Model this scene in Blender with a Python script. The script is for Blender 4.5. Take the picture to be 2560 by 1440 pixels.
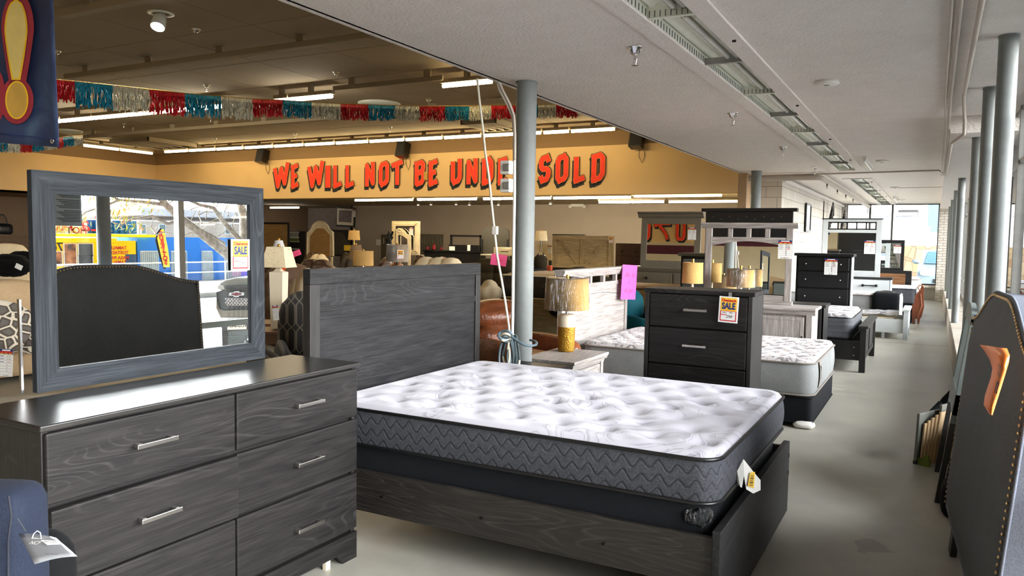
import bpy, bmesh, math, random
from mathutils import Vector, Matrix
for _o in list(bpy.data.objects): bpy.data.objects.remove(_o)
SC = bpy.context.scene
COL = SC.collection
random.seed(7)
# ---------------------------------------------------------------- camera
FPX, YAW, PIT, ROLL, EYE = 1958.8, .4934, .0620, .0171, 1.55
_cy, _sy = math.cos(YAW), math.sin(YAW)
FW = Vector((-_sy*math.cos(PIT), _cy*math.cos(PIT), -math.sin(PIT)))
_r = Vector((_cy, _sy, 0)); _u = _r.cross(FW)
RT = _r*math.cos(ROLL) + _u*math.sin(ROLL); UP = _u*math.cos(ROLL) - _r*math.sin(ROLL)
cd = bpy.data.cameras.new('camera'); cam = bpy.data.objects.new('camera', cd); COL.objects.link(cam)
cd.sensor_width = 36; cd.lens = FPX/2560*36; cd.clip_end = 400; cd.clip_start = .02
M = Matrix((RT, UP, -FW)).transposed().to_4x4(); M.translation = (0, 0, EYE); cam.matrix_world = M
SC.camera = cam
# ---------------------------------------------------------------- sky, exposure
W = bpy.data.worlds.new('overcast_sky'); SC.world = W; W.use_nodes = True
nt = W.node_tree; nt.nodes.clear()
_o = nt.nodes.new('ShaderNodeOutputWorld'); _b = nt.nodes.new('ShaderNodeBackground')
_g = nt.nodes.new('ShaderNodeTexCoord'); _s = nt.nodes.new('ShaderNodeSeparateXYZ'); _c = nt.nodes.new('ShaderNodeValToRGB'); _q = nt.nodes.new('ShaderNodeMapRange')
nt.links.new(_g.outputs['Generated'], _s.inputs[0]); nt.links.new(_s.outputs[2], _c.inputs[0]); nt.links.new(_s.outputs[0], _q.inputs[0])
_c.color_ramp.elements[0].position = .0; _c.color_ramp.elements[0].color = (1, .985, .96, 1)
_c.color_ramp.elements[1].position = .6; _c.color_ramp.elements[1].color = (.90, .94, 1, 1)
_x = nt.nodes.new('ShaderNodeMix'); _x.data_type = 'RGBA'; nt.links.new(_q.outputs[0], _x.inputs[0]); nt.links.new(_c.outputs[0], _x.inputs[7]); _x.inputs[6].default_value = (.50, .74, 1, 1)
nt.links.new(_x.outputs[2], _b.inputs[0]); nt.links.new(_b.outputs[0], _o.inputs[0])
# hazy sky, brightest on the side the sun stands (+X, behind the buildings across the street)
_q.interpolation_type = 'SMOOTHSTEP'; _q.inputs['From Min'].default_value = .0; _q.inputs['From Max'].default_value = .85
_q.inputs['To Min'].default_value = .5; _q.inputs['To Max'].default_value = 13.0
nt.links.new(_q.outputs[0], _b.inputs[1])
SC.view_settings.view_transform = 'Standard'; SC.view_settings.look = 'None'
SC.view_settings.gamma = 1; SC.view_settings.use_curve_mapping = False
SC.view_settings.exposure = 1.27
SC.cycles.use_denoising = True
SC.cycles.max_bounces = 10; SC.cycles.diffuse_bounces = 5; SC.cycles.glossy_bounces = 5
SC.cycles.transparent_max_bounces = 16; SC.cycles.transmission_bounces = 6
SC.cycles.sample_clamp_indirect = 6
SC.cycles.caustics_reflective = False; SC.cycles.caustics_refractive = False
CEIL, HIGH = 2.78, 3.64
TUBE_WARM, TUBE_COOL = 20.0, 24.0
# ---------------------------------------------------------------- picture rays -> places in the room
def _ray(x, y): return FW + RT*((x-1280)/FPX) - UP*((y-720)/FPX)
_O = Vector((0, 0, EYE))
def atY(x, y, Y): d = _ray(x, y); return _O + d*(Y/d.y)
def atX(x, y, X): d = _ray(x, y); return _O + d*(X/d.x)
def atZ(x, y, Z): d = _ray(x, y); return _O + d*((Z-EYE)/d.z)
def atD(x, y, D): return _O + _ray(x, y)*D
MIRP, MIRA = Vector((-2.893, 2.235, .95)), math.radians(2.2)      # (and leans back a touch) the dresser mirror stands turned a little towards the camera end
MIRN = Vector((math.cos(MIRA), -math.sin(MIRA), math.tan(math.radians(.7)))).normalized()
def mir(x, y, X):            # the place at plane X that the dresser mirror shows at a pixel
    d = _ray(x, y); p = _O + d*((MIRP-_O).dot(MIRN)/d.dot(MIRN)); d = d - MIRN*2*d.dot(MIRN); return p + d*((X-p.x)/d.x)
# ---------------------------------------------------------------- materials
MATS = {}
def _new(name):
    m = bpy.data.materials.new(name); m.use_nodes = True; MATS[name] = m
    t = m.node_tree; b = t.nodes['Principled BSDF']; return m, t, b
def lin(c): return tuple((v/255/12.92 if v <= 10 else ((v/255+.055)/1.055)**2.4) for v in c) + (1,)
def _tc(t, scale=(1, 1, 1), rot=(0, 0, 0)):
    c = t.nodes.new('ShaderNodeTexCoord'); m = t.nodes.new('ShaderNodeMapping')
    m.inputs['Scale'].default_value = scale; m.inputs['Rotation'].default_value = rot
    t.links.new(c.outputs['Object'], m.inputs[0]); return m.outputs[0]
def _noise(t, v, sc, det=4, dist=0, rough=.5):
    n = t.nodes.new('ShaderNodeTexNoise'); n.inputs['Scale'].default_value = sc; n.inputs['Detail'].default_value = det
    n.inputs['Distortion'].default_value = dist; n.inputs['Roughness'].default_value = rough
    t.links.new(v, n.inputs['Vector']); return n.outputs[0]
def _ramp(t, f, stops):
    r = t.nodes.new('ShaderNodeValToRGB'); e = r.color_ramp.elements
    while len(e) < len(stops): e.new(.5)
    for i, (p, c) in enumerate(stops): e[i].position = p; e[i].color = c if len(c) == 4 else tuple(c)+(1,)
    t.links.new(f, r.inputs[0]); return r.outputs[0]
def _mix(t, f, a, b, mode='MIX'):
    n = t.nodes.new('ShaderNodeMix'); n.data_type = 'RGBA'; n.blend_type = mode
    for s, v in ((n.inputs['Factor'], f), (n.inputs[6], a), (n.inputs[7], b)):
        if isinstance(v, (int, float, tuple)): s.default_value = v
        else: t.links.new(v, s)
    return n.outputs[2]
def _math(t, op, a, b=0, c=None):
    n = t.nodes.new('ShaderNodeMath'); n.operation = op
    for i, v in enumerate((a, b) if c is None else (a, b, c)):
        if isinstance(v, (int, float)): n.inputs[i].default_value = v
        else: t.links.new(v, n.inputs[i])
    return n.outputs[0]
def _bump(t, b, h, st=.3, dist=.01):
    n = t.nodes.new('ShaderNodeBump'); n.inputs['Strength'].default_value = st; n.inputs['Distance'].default_value = dist
    t.links.new(h, n.inputs['Height']); t.links.new(n.outputs[0], b.inputs['Normal'])
def mat(name, rgb, rough=.6, metal=0, var=.12, vs=6, bump=0, bs=60, bd=.004, spec=.5, coat=0):
    m, t, b = _new(name); c = lin(rgb); v = _tc(t)
    n = _noise(t, v, vs)
    a = tuple(x*(1-var) for x in c[:3])+(1,); d = tuple(min(1, x*(1+var)) for x in c[:3])+(1,)
    t.links.new(_ramp(t, n, [(.3, a), (.7, d)]), b.inputs['Base Color'])
    b.inputs['Roughness'].default_value = rough; b.inputs['Metallic'].default_value = metal
    b.inputs['Specular IOR Level'].default_value = spec; b.inputs['Coat Weight'].default_value = coat
    if bump: _bump(t, b, _noise(t, v, bs, 3), bump, bd)
    return m
def fabric(name, rgb, sc=260, rough=.9, var=.25, bump=.35):
    m, t, b = _new(name); c = lin(rgb); v = _tc(t, (1, 1, .6))
    n = _noise(t, v, sc, 2); n2 = _noise(t, _tc(t), 5, 3)
    a = tuple(x*(1-var) for x in c[:3])+(1,); d = tuple(min(1, x*(1+var)) for x in c[:3])+(1,)
    base = _ramp(t, n, [(.3, a), (.7, d)])
    t.links.new(_mix(t, .25, base, _ramp(t, n2, [(.3, a), (.7, d)])), b.inputs['Base Color'])
    b.inputs['Roughness'].default_value = rough; b.inputs['Sheen Weight'].default_value = .02; b.inputs['Specular IOR Level'].default_value = .12
    _bump(t, b, n, bump, .003); return m
def leather(name, rgb, rough=.38):
    m, t, b = _new(name); c = lin(rgb); v = _tc(t)
    n = _noise(t, v, 7, 5, .6); a = tuple(x*.62 for x in c[:3])+(1,); d = tuple(min(1, x*1.35) for x in c[:3])+(1,)
    t.links.new(_ramp(t, n, [(.3, a), (.7, d)]), b.inputs['Base Color']); b.inputs['Roughness'].default_value = rough
    _bump(t, b, _noise(t, v, 14, 6, 1.2), .5, .02); return m
def wood(name, dark, light, axis='x', rough=.45, rings=.55, contrast=1, spec=.5):
    m, t, b = _new(name); D, L = lin(dark), lin(light)
    s = {'x': (1.1, 14, 14), 'y': (14, 1.1, 14), 'z': (14, 14, 1.1)}[axis]
    s2 = {'x': (.55, 3.6, 3.6), 'y': (3.6, .55, 3.6), 'z': (3.6, 3.6, .55)}[axis]
    v = _tc(t, s); f = _noise(t, v, 3.0, 8, .4, .65); v2 = _tc(t, s2)
    w = _noise(t, v2, 1.1, 2, .5)                      # cathedral figure: contour lines of a stretched field
    k = _math(t, 'FRACT', _math(t, 'MULTIPLY', w, 34)); k = _math(t, 'ABSOLUTE', _math(t, 'SUBTRACT', k, .5))
    line = _ramp(t, k, [(.0, (1, 1, 1)), (.16, (0, 0, 0))])
    where = _ramp(t, _noise(t, _tc(t, s2), .8, 2), [(.50, (0, 0, 0)), (.68, (1, 1, 1))])
    fine = _noise(t, v, 9, 4, .2)
    g = _ramp(t, f, [(.32, D), (.5, tuple((D[i]*.6+L[i]*.4) for i in range(3))+(1,)), (.72, L)])
    lm = _math(t, 'MULTIPLY', _math(t, 'MULTIPLY', line, where), _math(t, 'MULTIPLY', fine, rings*1.6))
    hi = tuple(min(1, x*1.9+.015) for x in L[:3])+(1,)
    s3 = {'x': (2, 70, 70), 'y': (70, 2, 70), 'z': (70, 70, 2)}[axis]
    g = _mix(t, 1, g, _ramp(t, _noise(t, _tc(t, s3), 2.2, 4, .3), [(.36, (.72, .72, .72)), (.5, (1, 1, 1)), (.68, (1.28, 1.26, 1.24))]), 'MULTIPLY')
    t.links.new(_mix(t, lm, g, hi), b.inputs['Base Color']); b.inputs['Roughness'].default_value = rough
    b.inputs['Specular IOR Level'].default_value = spec
    _bump(t, b, f, .12, .004); return m
def emit(name, rgb, st):
    m, t, b = _new(name); e = t.nodes.new('ShaderNodeEmission'); e.inputs[0].default_value = lin(rgb); e.inputs[1].default_value = st
    t.links.new(e.outputs[0], t.nodes['Material Output'].inputs[0]); return m
def clear(name, tint=(1, 1, 1, 1), fac=.08, rough=.02, streak=0):
    m, t, b = _new(name); o = t.nodes['Material Output']; t.nodes.remove(b)
    tr = t.nodes.new('ShaderNodeBsdfTransparent'); tr.inputs[0].default_value = tint
    gl = t.nodes.new('ShaderNodeBsdfGlossy'); gl.inputs['Roughness'].default_value = rough
    mx = t.nodes.new('ShaderNodeMixShader'); fr = t.nodes.new('ShaderNodeFresnel'); fr.inputs[0].default_value = 1.45
    f = fr.outputs[0]
    if streak:
        n = _noise(t, _tc(t, (20, 20, 3)), 2.2, 5, 3); r = _ramp(t, n, [(.5, (0, 0, 0)), (.72, (1, 1, 1))])
        f = _math(t, 'MAXIMUM', f, _math(t, 'MULTIPLY', r, streak))
        bp = t.nodes.new('ShaderNodeBump'); bp.inputs['Strength'].default_value = 1; bp.inputs['Distance'].default_value = .03
        t.links.new(n, bp.inputs['Height']); t.links.new(bp.outputs[0], gl.inputs['Normal'])
    t.links.new(f, mx.inputs[0]); t.links.new(tr.outputs[0], mx.inputs[1]); t.links.new(gl.outputs[0], mx.inputs[2])
    t.links.new(mx.outputs[0], o.inputs[0]); return m
def bricks(name, c1, c2, mort, bw=.4, bh=.2, ms=.008, rough=.85, swap=True, bump=.4):
    m, t, b = _new(name); c = t.nodes.new('ShaderNodeTexCoord'); s = t.nodes.new('ShaderNodeSeparateXYZ'); k = t.nodes.new('ShaderNodeCombineXYZ')
    t.links.new(c.outputs['Object'], s.inputs[0])
    t.links.new(_math(t, 'ADD', s.outputs[0], s.outputs[1]), k.inputs[0]); t.links.new(s.outputs[2], k.inputs[1])
    n = t.nodes.new('ShaderNodeTexBrick'); n.inputs['Color1'].default_value = lin(c1); n.inputs['Color2'].default_value = lin(c2)
    n.inputs['Mortar'].default_value = lin(mort); n.inputs['Scale'].default_value = 1; n.inputs['Mortar Size'].default_value = ms
    n.inputs['Brick Width'].default_value = bw; n.inputs['Row Height'].default_value = bh
    t.links.new(k.outputs[0], n.inputs['Vector']); t.links.new(n.outputs[0], b.inputs['Base Color']); b.inputs['Roughness'].default_value = rough
    _bump(t, b, _math(t, 'SUBTRACT', 1, n.outputs['Fac']), bump, .01); return m

# ---------------------------------------------------------------- mesh builder
class MB:
    def __init__(s, M=None): s.v = []; s.f = []; s.m = []; s.sm = []; s.M = M or Matrix()
    def add(s, vs, fs, mi=0, sm=False, M=None):
        T = s.M @ M if M is not None else s.M; n = len(s.v)
        s.v += [T @ Vector(p) for p in vs]; s.f += [tuple(i+n for i in f) for f in fs]; s.m += [mi]*len(fs); s.sm += [sm]*len(fs); return s
    def box(s, x0, x1, y0, y1, z0, z1, mi=0, M=None):
        v = [(x, y, z) for z in (z0, z1) for y in (y0, y1) for x in (x0, x1)]
        return s.add(v, [(0, 2, 3, 1), (4, 5, 7, 6), (0, 1, 5, 4), (2, 6, 7, 3), (0, 4, 6, 2), (1, 3, 7, 5)], mi, M=M)
    def poly(s, pts, mi=0, M=None): return s.add(pts, [tuple(range(len(pts)))], mi, M=M)
    def prism(s, pts, a0, a1, ax='y', mi=0, sm=False, M=None):     # pts: outline in the two other axes
        f = {'y': lambda p, a: (p[0], a, p[1]), 'x': lambda p, a: (a, p[0], p[1]), 'z': lambda p, a: (p[0], p[1], a)}[ax]
        n = len(pts); v = [f(p, a0) for p in pts]+[f(p, a1) for p in pts]
        s.add(v, [tuple(range(n))[::-1], tuple(range(n, 2*n))], mi, M=M)
        return s.add(v, [(i, (i+1) % n, n+(i+1) % n, n+i) for i in range(n)], mi, sm, M=M)
    def cyl(s, p0, p1, r0, r1=None, n=14, mi=0, caps=True, M=None):
        p0, p1 = Vector(p0), Vector(p1); r1 = r0 if r1 is None else r1; d = (p1-p0).normalized()
        a = d.orthogonal().normalized(); b = d.cross(a); v = []
        for p, r in ((p0, r0), (p1, r1)): v += [p+(a*math.cos(2*math.pi*i/n)+b*math.sin(2*math.pi*i/n))*r for i in range(n)]
        s.add(v, [(i, (i+1) % n, n+(i+1) % n, n+i) for i in range(n)], mi, True, M=M)
        if caps: s.add(v, [tuple(range(n))[::-1], tuple(range(n, 2*n))], mi, M=M)
        return s
    def tube(s, pts, r, n=8, mi=0, M=None):
        P = [Vector(p) for p in pts]; rs = r if isinstance(r, (list, tuple)) else [r]*len(P); v = []; a = None
        for i, p in enumerate(P):
            d = (P[min(i+1, len(P)-1)]-P[max(i-1, 0)]).normalized()
            a = d.orthogonal().normalized() if a is None else (a-d*a.dot(d)).normalized()
            b = d.cross(a); v += [p+(a*math.cos(2*math.pi*k/n)+b*math.sin(2*math.pi*k/n))*rs[i] for k in range(n)]
        f = [(i*n+k, i*n+(k+1) % n, (i+1)*n+(k+1) % n, (i+1)*n+k) for i in range(len(P)-1) for k in range(n)]
        s.add(v, f, mi, True, M=M); e = (len(P)-1)*n
        return s.add(v, [tuple(range(n))[::-1], tuple(range(e, e+n))], mi, M=M)
    def lathe(s, prof, c=(0, 0, 0), n=28, mi=0, sq=False, M=None):
        v = []
        for r, z in prof:
            for k in range(n):
                t = 2*math.pi*(k+.5)/n; x, y = math.cos(t), math.sin(t)
                v.append((c[0]+x*r, c[1]+y*r, c[2]+z))
        return s.add(v, [(i*n+k, i*n+(k+1) % n, (i+1)*n+(k+1) % n, (i+1)*n+k) for i in range(len(prof)-1) for k in range(n)], mi, n > 6, M=M)
    def ball(s, c, r, n=10, mi=0, sc=(1, 1, 1), M=None):
        pr = [(max(1e-4, r*math.sin(math.pi*i/n)), -r*math.cos(math.pi*i/n)) for i in range(n+1)]; v = []
        for q, z in pr:
            for k in range(n*2): t = math.pi*k/n; v.append((c[0]+q*math.cos(t)*sc[0], c[1]+q*math.sin(t)*sc[1], c[2]+z*sc[2]))
        return s.add(v, [(i*2*n+k, i*2*n+(k+1) % (2*n), (i+1)*2*n+(k+1) % (2*n), (i+1)*2*n+k) for i in range(n) for k in range(2*n)], mi, True, M=M)
    def soft(s, x0, x1, y0, y1, z0, z1, r=.05, puff=.02, n=7, mi=0, wob=0, M=None):   # an upholstered block
        c = Vector(((x0+x1)/2, (y0+y1)/2, (z0+z1)/2)); h = Vector(((x1-x0)/2, (y1-y0)/2, (z1-z0)/2)); r = min(r, min(h)*.98)
        idx = {}; v = []; fs = []
        def pt(i, j, k):
            key = (i, j, k)
            if key in idx: return idx[key]
            q = [math.sin((t/n-.5)*math.pi*.5)/math.sin(math.pi/4) for t in key]
            p = Vector((q[0]*h.x, q[1]*h.y, q[2]*h.z)); inn = Vector([max(-h[a]+r, min(h[a]-r, p[a])) for a in range(3)])
            d = p-inn
            if d.length > 1e-9: p = inn+d.normalized()*r
            for a in range(3):
                o = [b for b in range(3) if b != a]
                p[a] += puff*q[a]*(1-q[o[0]]**2)*(1-q[o[1]]**2)*(1 if abs(q[a]) > .6 else 0)
            if wob: p += Vector([random.uniform(-wob, wob) for _ in range(3)])
            idx[key] = len(v); v.append(c+p); return idx[key]
        for a in range(3):
            for e in (0, n):
                for i in range(n):
                    for j in range(n):
                        q = []
                        for di, dj in ((0, 0), (1, 0), (1, 1), (0, 1)):
                            k = [0, 0, 0]; k[a] = e; o = [b for b in range(3) if b != a]; k[o[0]] = i+di; k[o[1]] = j+dj; q.append(pt(*k))
                        flip = (e == 0) != (a == 1)
                        fs.append(tuple(q[::-1] if flip else q))
        return s.add(v, fs, mi, True, M=M)
    def grid(s, fn, nu, nv, mi=0, M=None):
        v = [fn(i/nu, j/nv) for j in range(nv+1) for i in range(nu+1)]
        return s.add(v, [(j*(nu+1)+i, j*(nu+1)+i+1, (j+1)*(nu+1)+i+1, (j+1)*(nu+1)+i) for j in range(nv) for i in range(nu)], mi, True, M=M)
    def text(s, st, size, M, mi=0, off=0, sx=1, shear=0, align='CENTER', ital=0):
        cu = bpy.data.curves.new('t', 'FONT'); cu.body = st; cu.size = size; cu.offset = off; cu.shear = ital
        cu.align_x = align; cu.align_y = 'CENTER'; cu.resolution_u = 3
        o = bpy.data.objects.new('t', cu); me = o.to_mesh()
        vs = [(p.co.x*sx, p.co.y+shear*p.co.x*sx, 0) for p in me.vertices]; fs = [tuple(q.vertices) for q in me.polygons]
        o.to_mesh_clear(); bpy.data.objects.remove(o); bpy.data.curves.remove(cu)
        return s.add(vs, fs, mi, M=M)
    def build(s, name, mats, parent=None, bev=0, seg=2, sub=0):
        me = bpy.data.meshes.new(name); me.from_pydata([tuple(p) for p in s.v], [], s.f)
        for m in (mats if isinstance(mats, (list, tuple)) else [mats]): me.materials.append(m)
        me.polygons.foreach_set('material_index', s.m); me.polygons.foreach_set('use_smooth', s.sm); me.update()
        o = bpy.data.objects.new(name, me); COL.objects.link(o)
        if parent is not None: o.parent = parent
        if bev:
            b = o.modifiers.new('bevel', 'BEVEL'); b.width = bev; b.segments = seg; b.limit_method = 'ANGLE'; b.angle_limit = .7; b.harden_normals = False
        if sub: b = o.modifiers.new('sub', 'SUBSURF'); b.levels = sub; b.render_levels = sub
        return o
def tag(o, label, cat, group=None):
    o['label'] = label; o['category'] = cat
    if group: o['group'] = group
    return o
def thing(name, label, cat, loc=(0, 0, 0), rz=0, group=None, rot=None):
    o = bpy.data.objects.new(name, None); COL.objects.link(o); o.empty_display_size = .1
    o.location = loc; o.rotation_euler = rot or (0, 0, math.radians(rz)); return tag(o, label, cat, group)
def struct(o): o['kind'] = 'structure'; return o
def dup(root, loc, rz, label, group=None, scale=None):
    r = root.copy(); COL.objects.link(r); r.location = loc; r.rotation_euler = (0, 0, math.radians(rz)); r['label'] = label
    if scale: r.scale = scale
    if group: r['group'] = group
    for ch in list(root.children):
        c = ch.copy(); COL.objects.link(c); c.parent = r
        for g in ch.children: d = g.copy(); COL.objects.link(d); d.parent = c
    return r
def frame_M(o, x, z):          # x: right, z: up/normal pair -> text plane matrix (text x along x, text y along z)
    x = Vector(x).normalized(); y = Vector(z).normalized(); n = x.cross(y)
    m = Matrix((x, y, n)).transposed().to_4x4(); m.translation = o; return m
FRONT = lambda x, y, z: frame_M((x, y, z), (1, 0, 0), (0, 0, 1))      # writing on a face that looks to -Y
TR = Matrix.Translation
def RX(a): return Matrix.Rotation(math.radians(a), 4, 'X')
def RY(a): return Matrix.Rotation(math.radians(a), 4, 'Y')
def RZ(a): return Matrix.Rotation(math.radians(a), 4, 'Z')

# ---------------------------------------------------------------- material list
m_char = wood('charcoal_wood', (24, 23, 23), (42, 40, 39), 'x', .45, 1.0, spec=.22); m_chart = wood('charcoal_top_wood', (27, 26, 25), (44, 42, 40), 'x', .32, .6)
m_charz = wood('charcoal_wood_upright', (26, 25, 24), (43, 41, 40), 'z', .42, .6)
m_chary = wood('charcoal_wood_deep', (30, 30, 31), (48, 48, 49), 'y', .45, .45, spec=.15)
m_brown = wood('dark_brown_rail_wood', (26, 24, 22), (44, 40, 36), 'x', .4, .7)
m_edge = mat('dark_edge', (26, 24, 24), .5)
m_wash = wood('whitewashed_wood', (132, 125, 120), (180, 174, 169), 'x', .6, .25)
m_washz = wood('whitewashed_wood_upright', (128, 121, 116), (178, 172, 167), 'z', .6, .2)
m_black = mat('black_satin_paint', (18, 18, 19), .35, bump=.05)
m_white = mat('white_furniture_paint', (205, 212, 214), .45, var=.04)
m_greyp = mat('warm_grey_paint', (104, 98, 84), .5, var=.08)
m_nickel = mat('brushed_nickel', (190, 186, 180), .28, 1, .06, 80)
m_chrome = mat('bright_metal', (225, 225, 225), .15, 1, .03)
m_iron = mat('black_iron', (22, 22, 22), .4, .6)
m_mirror, _t, _bb = _new('mirror_glass'); _bb.inputs['Base Color'].default_value = (.9, .93, .93, 1); _bb.inputs['Metallic'].default_value = 1; _bb.inputs['Roughness'].default_value = .0
m_paper = mat('white_card', (236, 236, 232), .6, var=.03)
m_red = mat('sign_red', (205, 28, 32), .5, var=.05); m_navy = mat('sign_navy', (24, 48, 104), .5, var=.05)
m_yel = mat('sign_yellow', (250, 205, 60), .5, var=.08); m_ink = mat('marker_ink', (22, 20, 24), .6)
m_pink = mat('neon_pink_card', (255, 60, 190), .5, var=.04); m_orng = mat('orange_card', (245, 130, 50), .5, var=.04)
m_col = mat('grey_column_paint', (124, 129, 128), .5, spec=.25, var=.05, vs=20, bump=.15, bs=50)
m_glass = clear('window_glass')
m_plast = clear('clear_plastic_wrap', (.97, .96, .93, 1), streak=.35, rough=.15)
m_alu = mat('dull_aluminium', (150, 150, 146), .45, .6, .05, 30)
m_dkalu = mat('dark_window_frame', (66, 66, 64), .5, .3)
m_gold = mat('gold_lattice_ceramic', (176, 132, 40), .35, .55, .4, 120, bump=.9, bs=90, bd=.01)
m_cream = mat('cream_ceramic', (226, 214, 188), .4, var=.04)
m_brass = mat('brushed_brass', (200, 160, 80), .3, .9, .05)
m_shade = fabric('tan_linen_shade', (196, 158, 98), 160); m_shade2 = fabric('cream_linen_shade', (222, 206, 170), 160)
m_plwhite = mat('white_plastic', (222, 220, 212), .5, var=.03)
# ================================================================ THE BUILDING
# polished concrete floor with joints, blotches and one damp stain
m_floor, _t, _bb = _new('polished_concrete'); _v = _tc(_t)
_n1 = _noise(_t, _v, .9, 6, .4, .6); _n2 = _noise(_t, _v, 5, 6, 0, .7)
_c1 = _ramp(_t, _n1, [(.3, lin((148, 147, 136))), (.55, lin((170, 167, 154))), (.75, lin((180, 173, 156)))])
_c2 = _mix(_t, .35, _c1, _ramp(_t, _n2, [(.3, lin((130, 129, 120))), (.7, lin((186, 181, 167)))]))
_sv = _t.nodes.new('ShaderNodeVectorMath'); _sv.operation = 'DISTANCE'; _sv.inputs[1].default_value = (-.24, 4.37, 0); _t.links.new(_v, _sv.inputs[0])
_sd = _math(_t, 'ADD', _sv.outputs['Value'], _math(_t, 'MULTIPLY', _noise(_t, _v, 7, 3), .22))
_sm = _ramp(_t, _sd, [(.185, (1, 1, 1)), (.20, (0, 0, 0))])
_c3 = _mix(_t, _math(_t, 'MULTIPLY', _sm, .35), _c2, lin((78, 72, 60)))
_t.links.new(_c3, _bb.inputs['Base Color']); _t.links.new(_ramp(_t, _n2, [(.3, (.34, .34, .34)), (.7, (.55, .55, .55))]), _bb.inputs['Roughness'])
b = MB(); b.box(-22, .26, -5, 25.6, -.12, 0); struct(b.build('floor', m_floor))
b = MB()
for y in (13.9, 18.4): b.box(-3.05, .255, y-.004, y+.004, .0002, .0012)
struct(b.build('trim_1', mat('floor_joint', (104, 101, 92), .9)))
m_ceil = mat('stippled_ceiling_paint', (230, 224, 217), .95, var=.03, bump=.8, bs=45, bd=.012)
m_hceil = mat('tan_ceiling_panels', (146, 130, 106), .95, var=.06, vs=1.2, bump=.1, bs=20)
# the light ceiling, left open where the two recessed strip lights sit
TXL = sum(atZ(x, y, CEIL).x for x, y in ((1541, 0), (1818, 214), (2096, 428.6)))/3; TXR = sum(atZ(x, y, CEIL).x for x, y in ((1745, 0), (1932, 214), (2152, 428.6)))/3
d1 = atZ(1640, 40, CEIL).y; d2 = atZ(1885, 232, CEIL).y; LS = d2-d1; TY0 = d1-LS; TNS = round((atZ(2150, 429, CEIL).y-TY0)/LS); TY1 = TY0+LS*TNS
UY0, UY1 = atZ(2128, 443, CEIL).y+.3, atZ(2205, 512, CEIL).y-.3
TXL -= .03; TXR += .03; HX0, HX1 = TXL+.06, TXR-.06
b = MB()
for k in ((-3.05, HX0, -5, 25.9), (HX1, .9, -5, 25.9), (HX0, HX1, -5, TY0), (HX0, HX1, TY1, UY0), (HX0, HX1, UY1, 25.9)): b.box(k[0], k[1], k[2], k[3], CEIL, CEIL+.14)
struct(b.build('ceiling', m_ceil))
b = MB(); b.box(-22, -3.05, -5, 14.1, HIGH, HIGH+.1)
struct(b.build('ceiling', m_hceil))
b = MB(); b.box(-22, -3.1, 14.3, 22.8, 2.6, 2.7); struct(b.build('ceiling', mat('back_room_ceiling', (150, 134, 108), .95)))
b = MB(); b.box(-3.09, -3.03, -5, 14.1, CEIL, HIGH+.05); struct(b.build('wall_fascia', m_ceil))
# faint joints between the tan ceiling panels
b = MB()
for i in range(16): x = -18+i*1.22-.3; b.box(x, x+.006, -5, 14.0, HIGH-.002, HIGH+.01) if x < -3.2 else None
for i in range(15): y = -4+i*1.22; b.box(-18.4, -3.1, y, y+.006, HIGH-.002, HIGH+.01)
struct(b.build('trim_2', mat('panel_joint', (134, 119, 97), .95)))
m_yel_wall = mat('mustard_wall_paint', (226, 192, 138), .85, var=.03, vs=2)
m_taupe = mat('taupe_shadow_band', (140, 112, 78), .85, var=.03)  # darker wall tone standing in for the shadow above the strip light housings
m_grwall = mat('warm_grey_wall_paint', (176, 162, 146), .9, var=.03, vs=2)
m_redwall = mat('maroon_wall_paint', (118, 18, 28), .85)
b = MB(); b.box(-18.8, -3.1, 14.1, 14.35, 2.44, 3.37); struct(b.build('wall_back_soffit', m_yel_wall))
b = MB(); b.box(-18.8, -3.1, 14.08, 14.35, 3.37, HIGH); struct(b.build('shadow_band_back', m_taupe))  # strip light shadow at the wall top, built as a darker band
b = MB(); b.box(-18.8, -18.5, -5, 14.35, 2.43, 3.37); struct(b.build('wall_left_soffit', m_yel_wall))
b = MB(); b.box(-18.8, -18.48, -5, 14.35, 3.37, HIGH); struct(b.build('shadow_band_left', m_taupe))
b = MB(); b.box(-17.6, -2.5, 21, 21.2, 0, 2.65); struct(b.build('wall_back', m_grwall))
b = MB(); b.box(-24, -17.6, 22.6, 22.8, 0, 2.65); b.box(-17.62, -17.5, 21, 22.8, 0, 2.65); struct(b.build('wall_back_recess', mat('pale_grey_wall', (160, 150, 146), .9)))
b = MB(); p0 = atY(640, 520, 22.5); p1 = atY(716, 556, 22.5); b.box(p0.x, p1.x, 22.5, 22.59, 1.3, 2.6); struct(b.build('trim_5', m_redwall))
m_tanwall = mat('tan_display_wall', (118, 96, 74), .9, var=.03)
b = MB(); b.box(-21.2, -21, -5, 22.8, 0, 2.65); struct(b.build('wall_left', m_tanwall))
b = MB(); b.box(-21, -18.5, -5, 14.1, 2.43, 2.47); struct(b.build('ceiling', m_tanwall))
m_creamwall = mat('cream_wall_paint', (206, 192, 160), .9, var=.03)
b = MB(); b.box(-22, .9, -5.2, -5, 0, HIGH); struct(b.build('wall_behind_camera', m_yel_wall))
b = MB(); b.box(-22, .3, -5, -4.97, 0, 2.72); struct(b.build('trim_6', m_creamwall))
b = MB(); b.box(-22, .3, -4.97, -4.955, 2.25, 2.6); struct(b.build('trim_7', mat('plum_stripe_paint', (84, 34, 50), .85)))
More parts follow.
